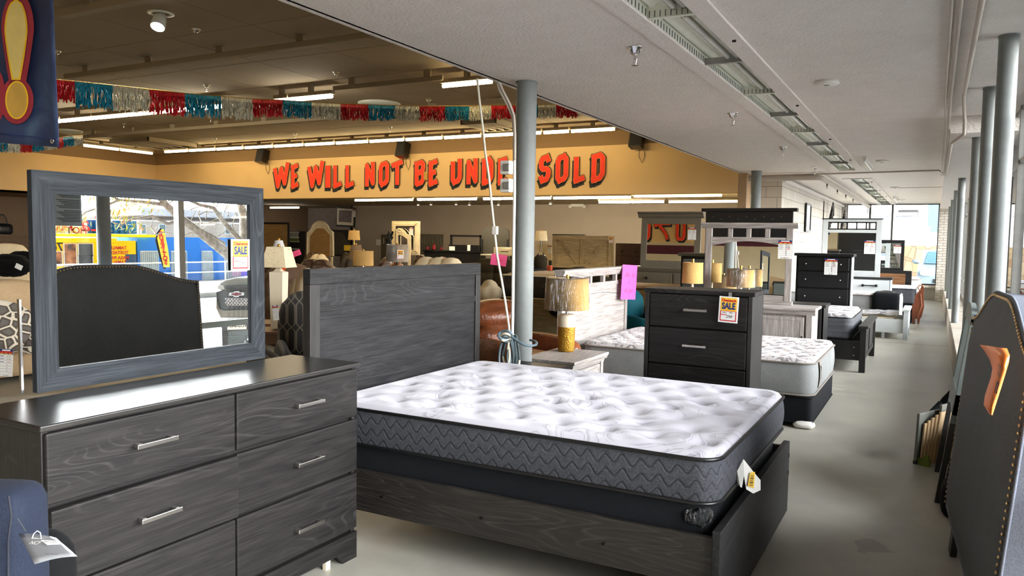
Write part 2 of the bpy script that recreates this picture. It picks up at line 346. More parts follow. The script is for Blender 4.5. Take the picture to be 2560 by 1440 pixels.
# brick end of the corridor
m_brick = bricks('painted_block', (196, 190, 178), (206, 200, 188), (150, 144, 134), .4, .2, .006)
m_brick2 = bricks('painted_brick', (190, 184, 174), (204, 198, 188), (128, 122, 114), .2, .075, .006)
b = MB(); b.box(-2.85, -2.5, 14.98, 25.6, 0, CEIL); struct(b.build('wall_brick', m_brick))
b = MB(); b.box(-3.1, -2.95, 14.1, 14.98, 0, CEIL); struct(b.build('trim_8', mat('tan_post_paint', (168, 140, 108), .8)))
b = MB(); b.box(-3.1, -2.85, 14.98, 21.1, 0, CEIL); struct(b.build('wall_brick_core', m_brick))
b = MB(); b.box(-2.5, -2.38, 25.5, 25.9, 0, CEIL); b.box(.07, .62, 25.4, 25.9, 0, CEIL); struct(b.build('wall_end_pier', m_brick2))
b = MB(); b.box(-2.5, .3, 25.6, 25.9, 0, .36); struct(b.build('wall_end', mat('grey_stucco', (150, 146, 138), .9, bump=.2)))
b = MB(); b.box(-2.5, .3, 25.5, 25.9, .36, .43); struct(b.build('trim_9', m_brick2))
b = MB(); b.box(-2.5, -2.44, 15, 25.6, 2.68, 2.74); struct(b.build('trim_10', m_ceil))
# end window
def window(name, frame_boxes, glass_boxes, fm):
    b = MB()
    for q in frame_boxes: b.box(*q)
    o = struct(b.build(name, fm, None, .003))
    for q in glass_boxes: g = MB(); g.box(*q); g.build('pane', m_glass, o)
    return o
ex = [-2.38, -1.74, -1.14, .07]
window('window_1', [(-2.38, .07, 25.66, 25.72, CEIL-.03, CEIL), (-2.38, .07, 25.66, 25.72, .43, .47)] + [(x-.025, x+.025, 25.64, 25.74, .43, CEIL) for x in ex],
       [(ex[i]+.025, ex[i+1]-.025, 25.685, 25.695, .47, CEIL-.03) for i in range(3)], m_dkalu)
# ledge and shop window along the right
m_ledge = mat('rough_concrete_ledge', (176, 166, 152), .95, var=.14, vs=9, bump=.5, bs=30, bd=.01)
b = MB(); b.box(.26, .75, -5, 25.6, -.12, .36); struct(b.build('trim_11', m_ledge, None, .008))
b = MB(); b.box(.08, .75, 8.55, 25.6, 2.62, CEIL+.02); struct(b.build('trim_12', m_ceil))
ys = [-4.7+1.69*i for i in range(18)] + [25.55]
ys = [-4.9, -3.2, -1.5, .2, 1.4, 3.1, 4.74] + [4.74+1.69*i for i in range(1, 12)] + [25.3]
for i in range(len(ys)-1):
    a, c = ys[i], ys[i+1]; top = 2.78 if a < 8.4 else 2.62
    window('window_%d' % (i+2), [(.60, .68, a-.03, a+.03, .36, top), (.61, .67, a, c, .36, .40), (.61, .67, a, c, .72, .78), (.61, .67, a, c, top-.04, top), (.615, .665, a, c, 2.28, 2.32)],
           [(.636, .642, a+.03, c-.03, .40, .72), (.636, .642, a+.03, c-.03, .78, 2.28), (.636, .642, a+.03, c-.03, 2.32, top-.04)], m_alu)
# columns
def column(x, y, r, z0, z1, label):
    t = thing('pipe_column', label, 'column', (x, y, z0), 0, 'grey pipe columns')
    b = MB(); b.cyl((0, 0, .012), (0, 0, z1-z0-.012), r, n=40, caps=False); b.build('shaft', m_col, t)
    b = MB(); b.cyl((0, 0, 0), (0, 0, .015), r*1.12, n=30); b.build('base_plate', m_col, t)
    b = MB(); b.cyl((0, 0, z1-z0-.015), (0, 0, z1-z0), r*1.06, n=30); b.build('top_plate', m_col, t)
column(-2.862, 5.51, .08, 0, CEIL, 'thick grey steel column rising behind the dark nightstand, with cables tied to it')
column(-2.72, 13.75, .085, 0, CEIL, 'grey steel column beside the painted block wall end, behind the black mirror board')
column(.475, 3.92, .055, .36, CEIL, 'slim grey window column behind the nailhead headboard, seen in the dresser mirror')
cl = ['nearest slim grey column at the right edge, reaching the high part of the ceiling', 'second slim grey window column, left of the nearest one', 'third slim grey window column, with loose wires and a yellow tag',
      'fourth slim grey window column, nearest one whose foot shows on the ledge', 'fifth slim grey window column, second whose foot shows on the ledge',
      'sixth slim grey window column, last but one before the brick pier', 'slim grey window column nearest the far brick pier']
for y, l in zip((5.43, 7.12, 8.95, 14.1, 17.2, 20.6, 24.0), cl): column(.325, y, .052, .36, CEIL if y < 8.5 else 2.62, l)

# ================================================================ OUTSIDE
b = MB(); b.box(.75, 80, -30, 90, -.3, -.12); b.box(-40, .75, 25.9, 90, -.3, -.12); struct(b.build('ground', mat('pale_asphalt', (150, 152, 152), .9, var=.06, vs=1)))
m_rock = mat('river_rock', (160, 134, 114), .9, var=.5, vs=9)
random.seed(3); b = MB()
b.box(.75, 3.2, -2, 14, -.12, -.06)
for i in range(2600):
    x = random.uniform(.85, 3.1); y = random.uniform(2, 10); r = random.uniform(.02, .05)
    z = -.05; b.add([(x-r, y, z), (x, y-r, z), (x+r, y, z), (x, y+r, z), (x+r*.3, y, z+r*.9), (x, y, z-r*.5)], [(0, 1, 4), (1, 2, 4), (2, 3, 4), (3, 0, 4)])
o = b.build('river_rock_bed', m_rock); o['label'] = 'bed of tan river rock outside the shop window'; o['kind'] = 'stuff'
b = MB(); b.box(17, 17.25, -20, 60, -.12, .05); b.box(17.25, 26.9, -20, 60, -.12, .04); struct(b.build('trim_13', mat('pale_sidewalk', (170, 164, 154), .9)))
BX = 27.0
m_byel = mat('yellow_stucco', (250, 212, 0), .8, var=.03); m_bblue = mat('blue_stucco', (48, 128, 218), .8, var=.03); m_bdk = mat('slate_blue_base', (62, 92, 124), .8)
m_sgnw = mat('white_signboard', (240, 240, 236), .6)
def bl(name, x0, y0, x1, y1, dx, mats, par, d0=0, z0=None):      # a block of the far building given by where the mirror shows it
    p, q = mir(x0, y0, BX), mir(x1, y1, BX); ya, yb = sorted((p.y, q.y)); za, zb = sorted((p.z, q.z))
    b = MB(); b.box(BX-d0, BX+dx, ya, yb, za if z0 is None else z0, zb); return b.build(name, mats, par, 0)
MRT = lambda p: frame_M(p, (0, -1, 0), (0, 0, 1))                # writing that faces -X
sh = thing('restaurant_building', 'yellow and blue tamale restaurant across the street, seen in the dresser mirror', 'building', (0, 0, 0))
bl('wall', 60, 600, 341, 668, 6, m_byel, sh, 0, -.1); bl('canopy', 60, 584, 372, 594, -.1, m_byel, sh, 1.2); bl('fascia', 60, 594, 276, 607, .5, m_byel, sh, .5)
c_ = bl('parapet', 60, 545, 341, 585, 1, mat('blue_corrugated_metal', (28, 104, 172), .5, .2), sh, .05)
p, q = mir(60, 548, BX-.1), mir(341, 585, BX-.1); b = MB()
for i in range(int(abs(q.y-p.y)/.28)): y = min(p.y, q.y)+i*.28; b.box(BX-.13, BX-.05, y, y+.1, min(p.z, q.z), max(p.z, q.z))
b.build('parapet_rib', MATS['blue_corrugated_metal'], sh)
bl('base_band', 312, 636, 341, 668, 1, m_bdk, sh, .03, -.1)
sg = bl('signboard', 60, 547, 211, 584, .2, m_sgnw, sh, .25)
c = mir(175, 562, BX-.3); b = MB()
for s_, x_, y_, sz, mi in (('La Reina', 157, 559, .95, 0), ('HOT', 192, 577, .40, 0), ('TAMALES', 156, 577, .40, 1)):
    c = mir(x_, y_, BX-.27); b.text(s_, sz, MRT(c), mi, 0, ital=.2 if sz > .9 else 0)
b.build('lettering', [m_red, m_yel], sg)
dr = bl('painted_door_panel', 276, 608, 312, 664, .1, m_byel, sh, .06)
b = MB()
for s_, y_ in (('TAMALES', 620), ('TOSTADAS', 632), ('MASA PARA', 645), ('TAMALES', 656)): b.text(s_, .20, MRT(mir(294, y_, BX-.08)), 0, .006)
b.build('lettering', m_red, dr)
m_food = mat('food_photo_poster', (150, 96, 60), .5, var=.9, vs=4); m_menu = mat('black_menu_poster', (40, 42, 46), .5, var=.9, vs=3)
for n_, x0, y0, x1, y1, mm in (('poster', 160, 610, 189, 664, m_food), ('poster', 196, 610, 230, 638, m_menu), ('poster', 196, 640, 230, 664, m_menu), ('poster', 137, 630, 153, 664, m_food)):
    w_ = bl('window_frame', x0-3, y0-2, x1+3, y1+2, .05, m_sgnw, sh, .04); bl(n_, x0, y0, x1, y1, .02, mm, w_, .07)
n_ = bl('number_panel', 120, 610, 153, 627, .05, m_byel, sh, .08); b = MB(); b.text('76', .5, MRT(mir(143, 618, BX-.1)), 0, .01); b.build('lettering', m_ink, n_)
bb = thing('blue_garage_building', 'long bright blue building with white garage doors across the street, seen in the dresser mirror', 'building', (0, 0, 0))
bl('wall', 343, 592, 720, 672, 6, m_bblue, bb, 0, -.1)
for x0, x1 in ((350, 395), (427, 466), (503, 530), (560, 600)):
    g = bl('garage_door', x0, 627, x1, 669, .1, m_sgnw, bb, .05, 0); p, q = mir(x0, 640, BX), mir(x1, 640, BX); b = MB()
    for i in range(9): y = p.y+(q.y-p.y)*(i+.5)/9; b.box(BX-.09, BX-.06, y-.03, y+.03, .05, mir(x0, 629, BX).z)
    b.build('security_bar', mat('pale_bar', (170, 184, 190), .6), g)
b = MB()
BXs = BX
ap = thing('apartment_block', 'beige two storey apartment block rising behind the blue building, in the mirror', 'building', (0, 0, 0))
BX = 44
bl('wall', 346, 552, 760, 600, 8, mat('beige_stucco', (205, 190, 172), .8), ap, 0, -.1); bl('roof', 340, 520, 760, 553, 12, mat('pale_roof', (205, 205, 206), .8), ap, .6)
for x0, x1 in ((352, 364), (397, 413), (441, 455), (562, 578), (620, 640)):
    w_ = bl('window_frame', x0-1, 560, x1+1, 586, .1, m_sgnw, ap, .05); bl('pane', x0+1, 562, x1-1, 584, .02, mat('green_grey_pane', (120, 140, 136), .2), w_, .08)
BX = BXs
# feather banner
f = thing('feather_banner', 'yellow BURRITOS feather banner standing by the street, seen in the dresser mirror', 'banner', (0, 0, 0))
pts = [(393, 595), (397, 582), (404, 573), (410, 573), (414, 592), (420, 620), (424, 650), (425, 668), (410, 668), (403, 640)]
P = [mir(x, y, 24) for x, y in pts]; b = MB(); n = len(P); b.prism([(p.y, p.z) for p in P], 24, 24.03, 'x'); b.build('flag', m_yel, f)
b = MB()
for i, ch in enumerate('BURRITOS'): c = mir(402+i*1.9, 585+i*10.2, 23.97); b.text(ch, .27, frame_M(c, (0, -1, 0), (0, 0, 1)), 0, .01)
b.build('lettering', m_red, f)
b = MB(); b.tube([mir(x, y, 24.05) for x, y in ((412, 672), (401, 640), (391, 600), (393, 584), (402, 572))], .05, 6); b.build('pole', m_iron, f)
r = thing('railing', 'pale pipe railing in front of the buildings across the street', 'railing', (0, 0, 0)); b = MB()
for z in (.5, .95): b.cyl((24.6, 5, z), (24.6, 50, z), .03, n=6)
for i in range(20): b.cyl((24.6, 5+i*2.3, 0), (24.6, 5+i*2.3, .95), .03, n=6)
b.build('pipe', m_plwhite, r)
# tree outside, seen in the mirror
TX = 6.0
tr = thing('street_tree', 'bare branching tree with a few yellow green leaves outside the shop window', 'tree', (0, 0, 0)); m_bark = mat('grey_bark', (132, 124, 112), .95, var=.4, vs=14, bump=.6)
b = MB(); L = lambda pts, r0, r1: b.tube([mir(x, y, TX+dx) for x, y, dx in pts], [r0+(r1-r0)*i/(len(pts)-1) for i in range(len(pts))], 8)
L([(700, 760, .5), (640, 665, .3), (570, 635, 0), (520, 596, 0), (455, 548, -.1), (415, 512, -.2), (385, 470, -.3)], .13, .04)
L([(610, 640, .4), (612, 585, .2), (610, 540, .1), (600, 505, 0), (590, 460, 0)], .11, .05)
L([(600, 600, .2), (560, 556, 0), (535, 520, -.1), (500, 512, -.2), (470, 500, -.2)], .05, .02)
L([(560, 610, .1), (530, 590, 0), (505, 575, -.1), (470, 560, -.1)], .045, .012)
L([(455, 548, -.1), (420, 560, -.2), (380, 540, -.3), (330, 548, -.4), (290, 572, -.5)], .04, .008)
L([(415, 512, -.2), (360, 505, -.2), (300, 500, -.4), (250, 480, -.4)], .035, .01)
L([(300, 500, -.4), (260, 515, -.5), (215, 530, -.5), (180, 560, -.5)], .02, .006)
random.seed(11)
for i in range(46):
    x = random.uniform(380, 640); y = random.uniform(470, 590); a = random.uniform(-2.6, -.4); l = random.uniform(20, 60)
    L([(x, y, random.uniform(-.4, .3)), (x+math.cos(a)*l*.5, y+math.sin(a)*l*.4, 0), (x+math.cos(a+.4)*l, y+math.sin(a+.4)*l, -.1)], .012, .004)
b.build('trunk', m_bark, tr)
b = MB(); random.seed(5)
for cx, cy, n, sx, sy in ((165, 480, 100, 40, 16), (190, 530, 90, 45, 12), (240, 500, 40, 30, 20), (310, 490, 120, 50, 22), (290, 530, 130, 34, 26), (150, 555, 60, 30, 10), (370, 510, 50, 30, 16), (560, 500, 26, 40, 14), (340, 560, 40, 30, 14)):
    for i in range(n):
        p = mir(random.gauss(cx, sx*.6), random.gauss(cy, sy*.6), TX+random.uniform(-.8, .5)); s = random.uniform(.03, .06)
        d = Vector((random.uniform(-.4, .4), random.uniform(-1, 1), random.uniform(-1.6, .2))).normalized(); e = Vector((random.random()-.5, random.random(), 1)).cross(d).normalized()
        b.poly([p, p+d*s+e*s*.25, p+d*s*2.4, p+d*s-e*s*.25], i % 2)
b.build('foliage', [mat('yellow_green_leaf', (150, 160, 50), .7, var=.3), mat('orange_leaf', (196, 140, 50), .7, var=.3)], tr)
# car nose outside, seen in the mirror: built flat-on to where it stands, 6 m beyond the glass
tk = thing('parked_truck', 'dark truck nose with chrome emblem parked right outside, seen in the dresser mirror', 'truck', (0, 0, 0))
m_tk = mat('black_truck_paint', (16, 17, 19), .35, .1); m_hood = mat('silver_beige_hood', (104, 100, 90), .4, .1)
KO = mir(592, 780, 1.75); KD = KO-mir(592, 780, 1.0); KD.z = 0; KD.normalize(); KR = Vector((-KD.y, KD.x, 0))       # KD: away from the shop, KR: image right
_kd = lambda x, y: (mir(x, y, 1.0), mir(x, y, 2.0)-mir(x, y, 1.0))
def K(x, y, off=0): o_, d = _kd(x, y); return o_+d*((KO+KD*off-o_).dot(KD)/d.dot(KD))
def slab(name, pts, d0, d1, m, par, bev=.02, skew=.25):
    P = [K(x, y, d0) for x, y in pts]; n = len(P); E = (KD+KR*skew)*(d1-d0); b = MB(); v = P+[p+E for p in P]
    b.add(v, [tuple(range(n))[::-1], tuple(range(n, 2*n))]+[(i, (i+1) % n, n+(i+1) % n, n+i) for i in range(n)]); return b.build(name, m, par, bev)
slab('hood', [(544, 722), (549, 708), (562, 700), (590, 694), (700, 690), (760, 700), (760, 728), (560, 728)], 0, 1.0, m_hood, tk, .02)
slab('front_panel', [(540, 730), (560, 724), (760, 724), (760, 775), (545, 776)], .0, .9, m_tk, tk, .01)
slab('bumper', [(541, 742), (549, 772), (560, 776), (760, 770), (760, 792), (552, 795), (540, 770)], -.05, .3, m_hood, tk, .01)
slab('lower_bumper', [(548, 800), (760, 796), (760, 830), (640, 842), (596, 838), (556, 826)], -.06, .3, m_tk, tk, .01)
slab('skid_plate', [(572, 832), (760, 836), (760, 848), (600, 846)], -.04, .2, m_hood, tk, .005)
slab('headlight', [(546, 712), (560, 714), (562, 724), (544, 722)], -.02, .1, m_alu, tk, .004)
g = slab('grille', [(560, 746), (760, 742), (760, 764), (566, 766)], -.06, .1, m_black, tk, .004)
slab('upper_grille', [(564, 714), (760, 708), (760, 722), (566, 724)], -.03, .1, m_black, tk, .004)
b = MB()
for r_ in range(4):
    for i in range(20):
        c = K(568+i*8+(r_ % 2)*4, 748+r_*4.6, -.075); w = .018; b.tube([c+KR*(w*math.cos(a*math.pi/3))+Vector((0, 0, w*.62*math.sin(a*math.pi/3))) for a in range(7)], .0025, 4)
b.build('grille_mesh', m_chrome, g)
KF = lambda p: frame_M(p, -KR, (0, 0, 1))       # writing facing the shop
e = K(592, 735, -.03); b = MB(KF(e)); s = .082
cross = [(-1, -.22), (-.36, -.22), (-.30, -.42), (.42, -.42), (.36, -.22), (1.05, -.22), (.95, .22), (.36, .22), (.30, .42), (-.42, .42), (-.36, .22), (-1.05, .22)]
b.prism([(x*s, z*s) for x, z in cross], 0, .02, 'z'); em = b.build('emblem', m_chrome, tk, .002)
b = MB(KF(e)); b.prism([(x*s*.66, z*s*.6) for x, z in cross], .02, .024, 'z'); b.build('emblem_centre', mat('dark_red_enamel', (96, 16, 28), .3), em)
b = MB(KF(K(593, 812, -.09))); b.box(-.105, .105, -.055, .055, 0, .012); pl = b.build('licence_plate', m_paper, tk, .003)
b = MB(KF(K(593, 812, -.09))); b.text('VLG-8404', .052, TR((0, -.012, .014)), 0, .001); b.text('TEXAS', .024, TR((0, .036, .014))); b.build('lettering', m_ink, pl)
c = K(592, 838, .12); b = MB(); b.cyl(c-KR*.16, c+KR*.12, .17, n=36)
for i in range(40): a = i*math.pi/20; u = KD*math.cos(a)+Vector((0, 0, math.sin(a))); b.cyl(c+u*.168-KR*.15, c+u*.168+KR*.1, .012, n=5)
b.build('tyre', mat('rubber_tread', (44, 44, 45), .85), tk)
# outside the end window
wb = thing('white_building', 'plain white stucco building outside the far end window', 'building', (0, 0, 0))
BY = 47
def be(x0, y0, x1, y1, Y, d, m, name, par, z0=None):
    p, q = atY(x0, y0, Y), atY(x1, y1, Y); b = MB(); b.box(min(p.x, q.x), max(p.x, q.x), Y, Y+d, min(p.z, q.z) if z0 is None else z0, max(p.z, q.z)); return b.build(name, m, par)
m_bright = mat('bright_white_stucco', (205, 203, 201), .9, var=.02)
be(2040, 440, 2307, 700, BY, 9, m_bright, 'wall', wb, -.1)
b = MB()
for pts in ([(2180, 541), (2228, 541)], [(2240, 541), (2293, 541), (2297, 536), (2297, 524)], [(2178, 560), (2178, 515)]): b.tube([atY(x, y, BY-.06) for x, y in pts], .035, 6)
b.build('conduit', mat('grey_conduit', (130, 132, 136), .6), wb)
be(2172, 514, 2184, 534, BY-.3, .3, m_alu, 'meter_box', wb); be(2287, 567, 2292, 573, BY-.2, .2, m_brick2, 'vent', wb); be(2246, 525, 2294, 529, BY-.4, .4, m_dkalu, 'lamp_arm', wb)
gb = thing('grey_house', 'low white house beyond the stone wall outside the end window', 'building', (0, 0, 0))
be(2306, 590, 2380, 612, 60, 6, m_bright, 'wall', gb, -.1); be(2304, 580, 2380, 591, 60, 8, mat('house_roof', (205, 198, 190), .8), 'roof', gb); be(2306, 565, 2325, 580, 62, 5, mat('blue_roof', (110, 150, 176), .8), 'gable', gb)
b = MB(); pr = [(2236, 523), (2260, 512), (2300, 506), (2330, 500), (2360, 498), (2420, 520), (2440, 620), (2200, 620)]
P = [atY(x, y, 300) for x, y in pr]; b.prism([(p.x, p.z) for p in P], 300, 320, 'y'); struct(b.build('mountain', mat('hazy_blue_mountain', (84, 122, 160), 1, var=.05)))
m_stone, _t, _bb = _new('yellow_flagstone'); _v = _t.nodes.new('ShaderNodeTexVoronoi'); _v.inputs['Scale'].default_value = 2.4; _t.links.new(_tc(_t), _v.inputs['Vector'])
_v2 = _t.nodes.new('ShaderNodeTexVoronoi'); _v2.feature = 'DISTANCE_TO_EDGE'; _v2.inputs['Scale'].default_value = 2.4; _t.links.new(_tc(_t), _v2.inputs['Vector'])
_hs = _ramp(_t, _math(_t, 'FRACT', _math(_t, 'MULTIPLY', _noise(_t, _v.outputs['Position'], 3), 9)), [(0, lin((150, 126, 84))), (.5, lin((166, 148, 116))), (1, lin((132, 100, 70)))])
_t.links.new(_mix(_t, _ramp(_t, _v2.outputs[0], [(.02, (1, 1, 1)), (.05, (0, 0, 0))]), _hs, lin((118, 102, 80))), _bb.inputs['Base Color']); _bb.inputs['Roughness'].default_value = .9
b = MB(); p, q = atY(2150, 612, 38), atY(2420, 612, 38); b.box(p.x, q.x+3, 38, 38.4, -.12, p.z); o = b.build('stone_wall', m_stone); tag(o, 'yellow flagstone garden wall outside the far end window', 'wall')
# silver car
ca = thing('parked_car', 'pale silver blue sedan parked outside the end window', 'car', (0, 0, 0)); m_car = mat('pale_blue_car_paint', (128, 146, 158), .2, .3, coat=.5)
p = atY(2330, 712, 31); x0 = atY(2292, 700, 31).x; Cx = x0+.9
def carp(name, pts, x0, x1, m, bev=.05): b = MB(); b.prism(pts, x0, x1, 'x'); return b.build(name, m, ca, bev, 3)
carp('body', [(31, .15), (31, .62), (31.3, .78), (32.2, .92), (36.2, .95), (36.4, .3), (36.3, .15)], x0, x0+1.8, m_car, .12)
cb = carp('cabin', [(32.1, .9), (33.1, 1.38), (34.8, 1.42), (35.9, .94)], x0+.12, x0+1.68, m_car, .08)
b = MB(); b.poly([(x0+.2, 32.08, .94), (x0+1.6, 32.08, .94), (x0+1.5, 32.98, 1.36), (x0+.3, 32.98, 1.36)]); b.build('windscreen', mat('windscreen_glass', (70, 104, 120), .08, .2), cb)
for sx in (.08, 1.35): b = MB(); b.soft(x0+sx, x0+sx+.4, 30.9, 31.3, .52, .74, .08); b.build('headlight', mat('headlight_lens', (196, 206, 190), .1, .3), ca)
b = MB(); b.soft(x0-.18, x0+.05, 32.2, 32.35, .93, 1.06, .04); b.build('wing_mirror', m_car, ca)
b = MB(); b.box(x0+.5, x0+1.3, 30.95, 31.05, .28, .42); b.build('grille', m_black, ca)
for yy in (31.8, 35.2):
    for xx in (x0+.02, x0+1.6): b = MB(); b.cyl((xx, yy, .2), (xx+.2, yy, .2), .32, n=24); b.build('tyre', MATS['rubber_tread'], ca)
# ================================================================ CEILING FITTINGS
m_troff = mat('pale_green_white_enamel', (232, 235, 222), .4, var=.05); m_tubeoff = mat('unlit_tube_glass', (214, 216, 210), .2)
# the long surface troffer with unlit tubes and open aluminium frames
def troffer(name, label, xl, xr, ya, yb, nsec, grp):
    t = thing(name, label, 'ceiling light', (0, 0, CEIL), 0, grp); w = xr-xl; a, c = xl+.06, xr-.06
    for x0, x1 in ((xl-.05, a+.012), (c-.012, xr+.05)): b = MB(); b.box(x0, x1, ya-.05, yb+.05, -.018, 0); b.build('side_flange', m_ceil, t, .003)
    b = MB(); b.box(a, c, ya, yb, .073, .077); b.build('reflector_pan', m_troff, t)
    for x in (a, c-.006): b = MB(); b.box(x, x+.006, ya, yb, -.012, .075); n = int((yb-ya)/.055); [b.box(a+.006, a+.009, ya+.055*i, ya+.055*i+.006, -.008, .04, 1) for i in range(n if x == a else 0)]; b.build('side_rail', [m_troff, m_dkalu], t)
    b = MB(); wv = (c-a)/4
    for i in range(4): x = a+wv*(i+.5); b.prism([(x-wv*.5, .072), (x-wv*.14, .05), (x+wv*.14, .05), (x+wv*.5, .072)], ya+.02, yb-.02, 'y')
    b.build('reflector_ridge', m_troff, t)
    L = (yb-ya)/nsec
    for k in range(nsec):
        y = ya+k*L
        for x in (a+(c-a)*.58, a+(c-a)*.80):
            b = MB(); b.cyl((x, y+.16, .03), (x, y+L-.05, .03), .017, n=12); tb = b.build('unlit_tube', m_tubeoff, t)
            b = MB(); b.cyl((x, y+.12, .03), (x, y+.16, .03), .019, n=12); b.cyl((x, y+L-.05, .03), (x, y+L-.02, .03), .019, n=12); b.build('end_cap', m_chrome, tb)
        b = MB(); b.box(a, c, y, y+.008, -.012, .07); b.box(a, c, y-.008, y+.02, -.014, -.008); b.box(a, c, y-.004, y+.09, .055, .07); [b.box(a+.02+i*(c-a-.04)/8, a+.024+i*(c-a-.04)/8, y-.002, y, -.008, .03, 1) for i in range(9)]; b.build('section_divider', [m_troff, m_dkalu], t)
        b = MB(); b.box(a, c, y+L/2-.004, y+L/2+.004, -.012, .03); b.box(a, c, y+L/2-.012, y+L/2+.02, -.014, -.01); b.build('cross_bar', m_alu, t, .001)
        b = MB(); b.tube([(a+.10, y+.06, .05), (a+.06, y+.10, .02), (a+.10, y+.15, .03), (a+.2, y+.13, .02), (a+.24, y+.07, .05)], .006, 5); b.build('ballast_wire', m_ink, t)
        b = MB(); b.box(xr-.01, xr+.012, y+L*.25, y+L*.25+.012, -.03, -.016); b.build('latch', m_iron, t)
    for y in (ya, yb-.006): b = MB(); b.box(a, c, y, y+.006, -.012, .12); b.build('end_plate', m_troff, t)
    return t
troffer('strip_troffer', 'long open ceiling light strip with unlit tubes, nearest the camera', TXL, TXR, TY0, TY1, TNS, 'unlit ceiling troffers')
troffer('strip_troffer', 'shorter open ceiling light with unlit tubes, beyond the grey pipe', TXL, TXR, UY0, UY1, 4, 'unlit ceiling troffers')
# sprinklers
def sprinkler(px, py, Z, label, big=1.0):
    p = atZ(px, py, Z); t = thing('fire_sprinkler', label, 'sprinkler', (p.x, p.y, Z), 0, 'ceiling sprinklers')
    b = MB(); b.lathe([(.055*big, 0), (.055*big, -.004), (.040*big, -.006), (.034*big, -.035*big), (.018*big, -.045*big), (.0, -.045*big)]); b.build('escutcheon', m_chrome, t)
    b = MB(); b.cyl((0, 0, -.04*big), (0, 0, -.075*big), .009*big); b.cyl((.012*big, 0, -.07*big), (.006*big, 0, -.11*big), .003*big, n=6); b.cyl((-.012*big, 0, -.07*big), (-.006*big, 0, -.11*big), .003*big, n=6)
    b.cyl((0, 0, -.11*big), (0, 0, -.113*big), .020*big); b.build('spray_head', m_chrome, t)
for px, py, l in ((1588, 119, 'chrome sprinkler nearest the big grey column, on the light ceiling'), (1833, 283, 'chrome sprinkler second along the light ceiling left of the troffer'), (1957, 367, 'chrome cone sprinkler third along the light ceiling'), (2037, 418, 'chrome cone sprinkler just before the ceiling pipe')):
    sprinkler(px, py, CEIL, l, 1.0)
for px, py, l in ((490, 73, 'sprinkler on the tan ceiling just right of the lit spotlight'), (516, 212, 'sprinkler on the tan ceiling above the teal and red fringe'), (840, 180, 'sprinkler on the tan ceiling, between track and fringe near the middle'),
    (142, 128, 'sprinkler on the tan ceiling beside the banner edge'), (309, 308, 'sprinkler on the tan ceiling between the lit rows at left'), (526, 292, 'sprinkler on the tan ceiling just under the teal fringe'), (537, 346, 'sprinkler on the tan ceiling above the far light row'),
    (738, 334, 'sprinkler above the letters WE WILL'), (975, 318, 'sprinkler above the letters NOT BE'), (1072, 248, 'sprinkler beside the round ceiling diffuser')):
    sprinkler(px, py, HIGH, l, .8)
# smoke detectors and brackets of the light ceiling
for px, py, l in ((2067, 203, 'white oval detector on the ceiling right of the troffer, the nearest'), (2205, 401, 'white oval detector on the ceiling just before the pipe'), (2237, 467, 'white oval detector beyond the pipe with a wire running right'), (2254, 498, 'white oval detector farthest down the ceiling')):
    p = atZ(px, py, CEIL); t = thing('ceiling_detector', l, 'detector', (p.x, p.y, CEIL), 0, 'white ceiling detectors')
    b = MB(); b.lathe([(.0, -.03), (.075, -.03), (.09, -.018), (.085, 0)]); b.build('housing', m_plwhite, t); b = MB(); b.lathe([(0, -.034), (.02, -.034), (.022, -.03)]); b.build('sensor_cap', m_alu, t)
for (x0, y0_), (x1, y1_), l in (((2160, 391), (2175, 414), 'short white strip fixture on the ceiling before the pipe'), ((2234, 490), (2245, 500), 'short white strip fixture far down the ceiling')):
    p, q = atZ(x0, y0_, CEIL), atZ(x1, y1_, CEIL); t = thing('short_strip_fixture', l, 'ceiling fixture', (0, 0, 0)); b = MB(); b.box(p.x-.02, p.x+.03, p.y, q.y+.05, CEIL-.05, CEIL); b.build('housing', m_plwhite, t, .004)
    b = MB(); b.cyl((p.x+.005, p.y+.02, CEIL-.06), (p.x+.005, q.y+.03, CEIL-.06), .012); b.build('tube', m_tubeoff, t)
# conduits and pipes
m_pipe = mat('painted_pipe', (186, 176, 164), .6, var=.03)
def pipe(name, label, pts, r, cat='pipe', m=None, grp=None): b = MB(); b.tube(pts, r, 10); o = b.build(name, m or m_pipe); return tag(o, label, cat, grp)
yk = 8.5
pipe('conduit', 'leftmost of the three painted conduits running along the ceiling by the windows', [(.02, -3, CEIL-.02), (.02, yk-.9, CEIL-.02), (.035, yk-.2, CEIL-.06), (.035, yk+.3, CEIL-.17), (.035, 13.2, CEIL-.18)], .008)
pipe('conduit', 'middle of the three painted conduits along the ceiling by the windows', [(.06, -3, CEIL-.02), (.06, yk-.9, CEIL-.02), (.065, yk-.2, CEIL-.06), (.065, yk+.3, CEIL-.17), (.065, 13.2, CEIL-.18)], .011)
pipe('conduit', 'thickest rightmost painted conduit along the ceiling by the windows, bending at the soffit box', [(.15, -3, CEIL-.025), (.15, yk-1.2, CEIL-.025), (.17, yk-.55, CEIL-.03), (.19, yk-.12, CEIL-.09), (.19, yk-.1, CEIL-.19), (.10, yk+.6, CEIL-.19), (.10, 13.2, CEIL-.19)], .015)
yp = atZ(2000, 434, CEIL-.03).y
pipe('cross_conduit', 'thin painted conduit crossing the whole light ceiling', [(-2.95, yp+.35, CEIL-.03), (-1.5, yp+.15, CEIL-.03), (0, yp, CEIL-.03), (.05, yp-.15, CEIL-.08)], .014)
p0, p1, p2 = atZ(1868, 447, CEIL-.09), atZ(2052, 444, CEIL-.09), atZ(2170, 510, CEIL-.09)
pipe('sprinkler_main', 'thick painted sprinkler pipe that turns down the corridor', [p0, p1+Vector((-.1, 0, 0)), p1+Vector((-.02, .02, 0)), p1+Vector((0, .12, 0)), (p1.x, 25.4, CEIL-.09)], .045)
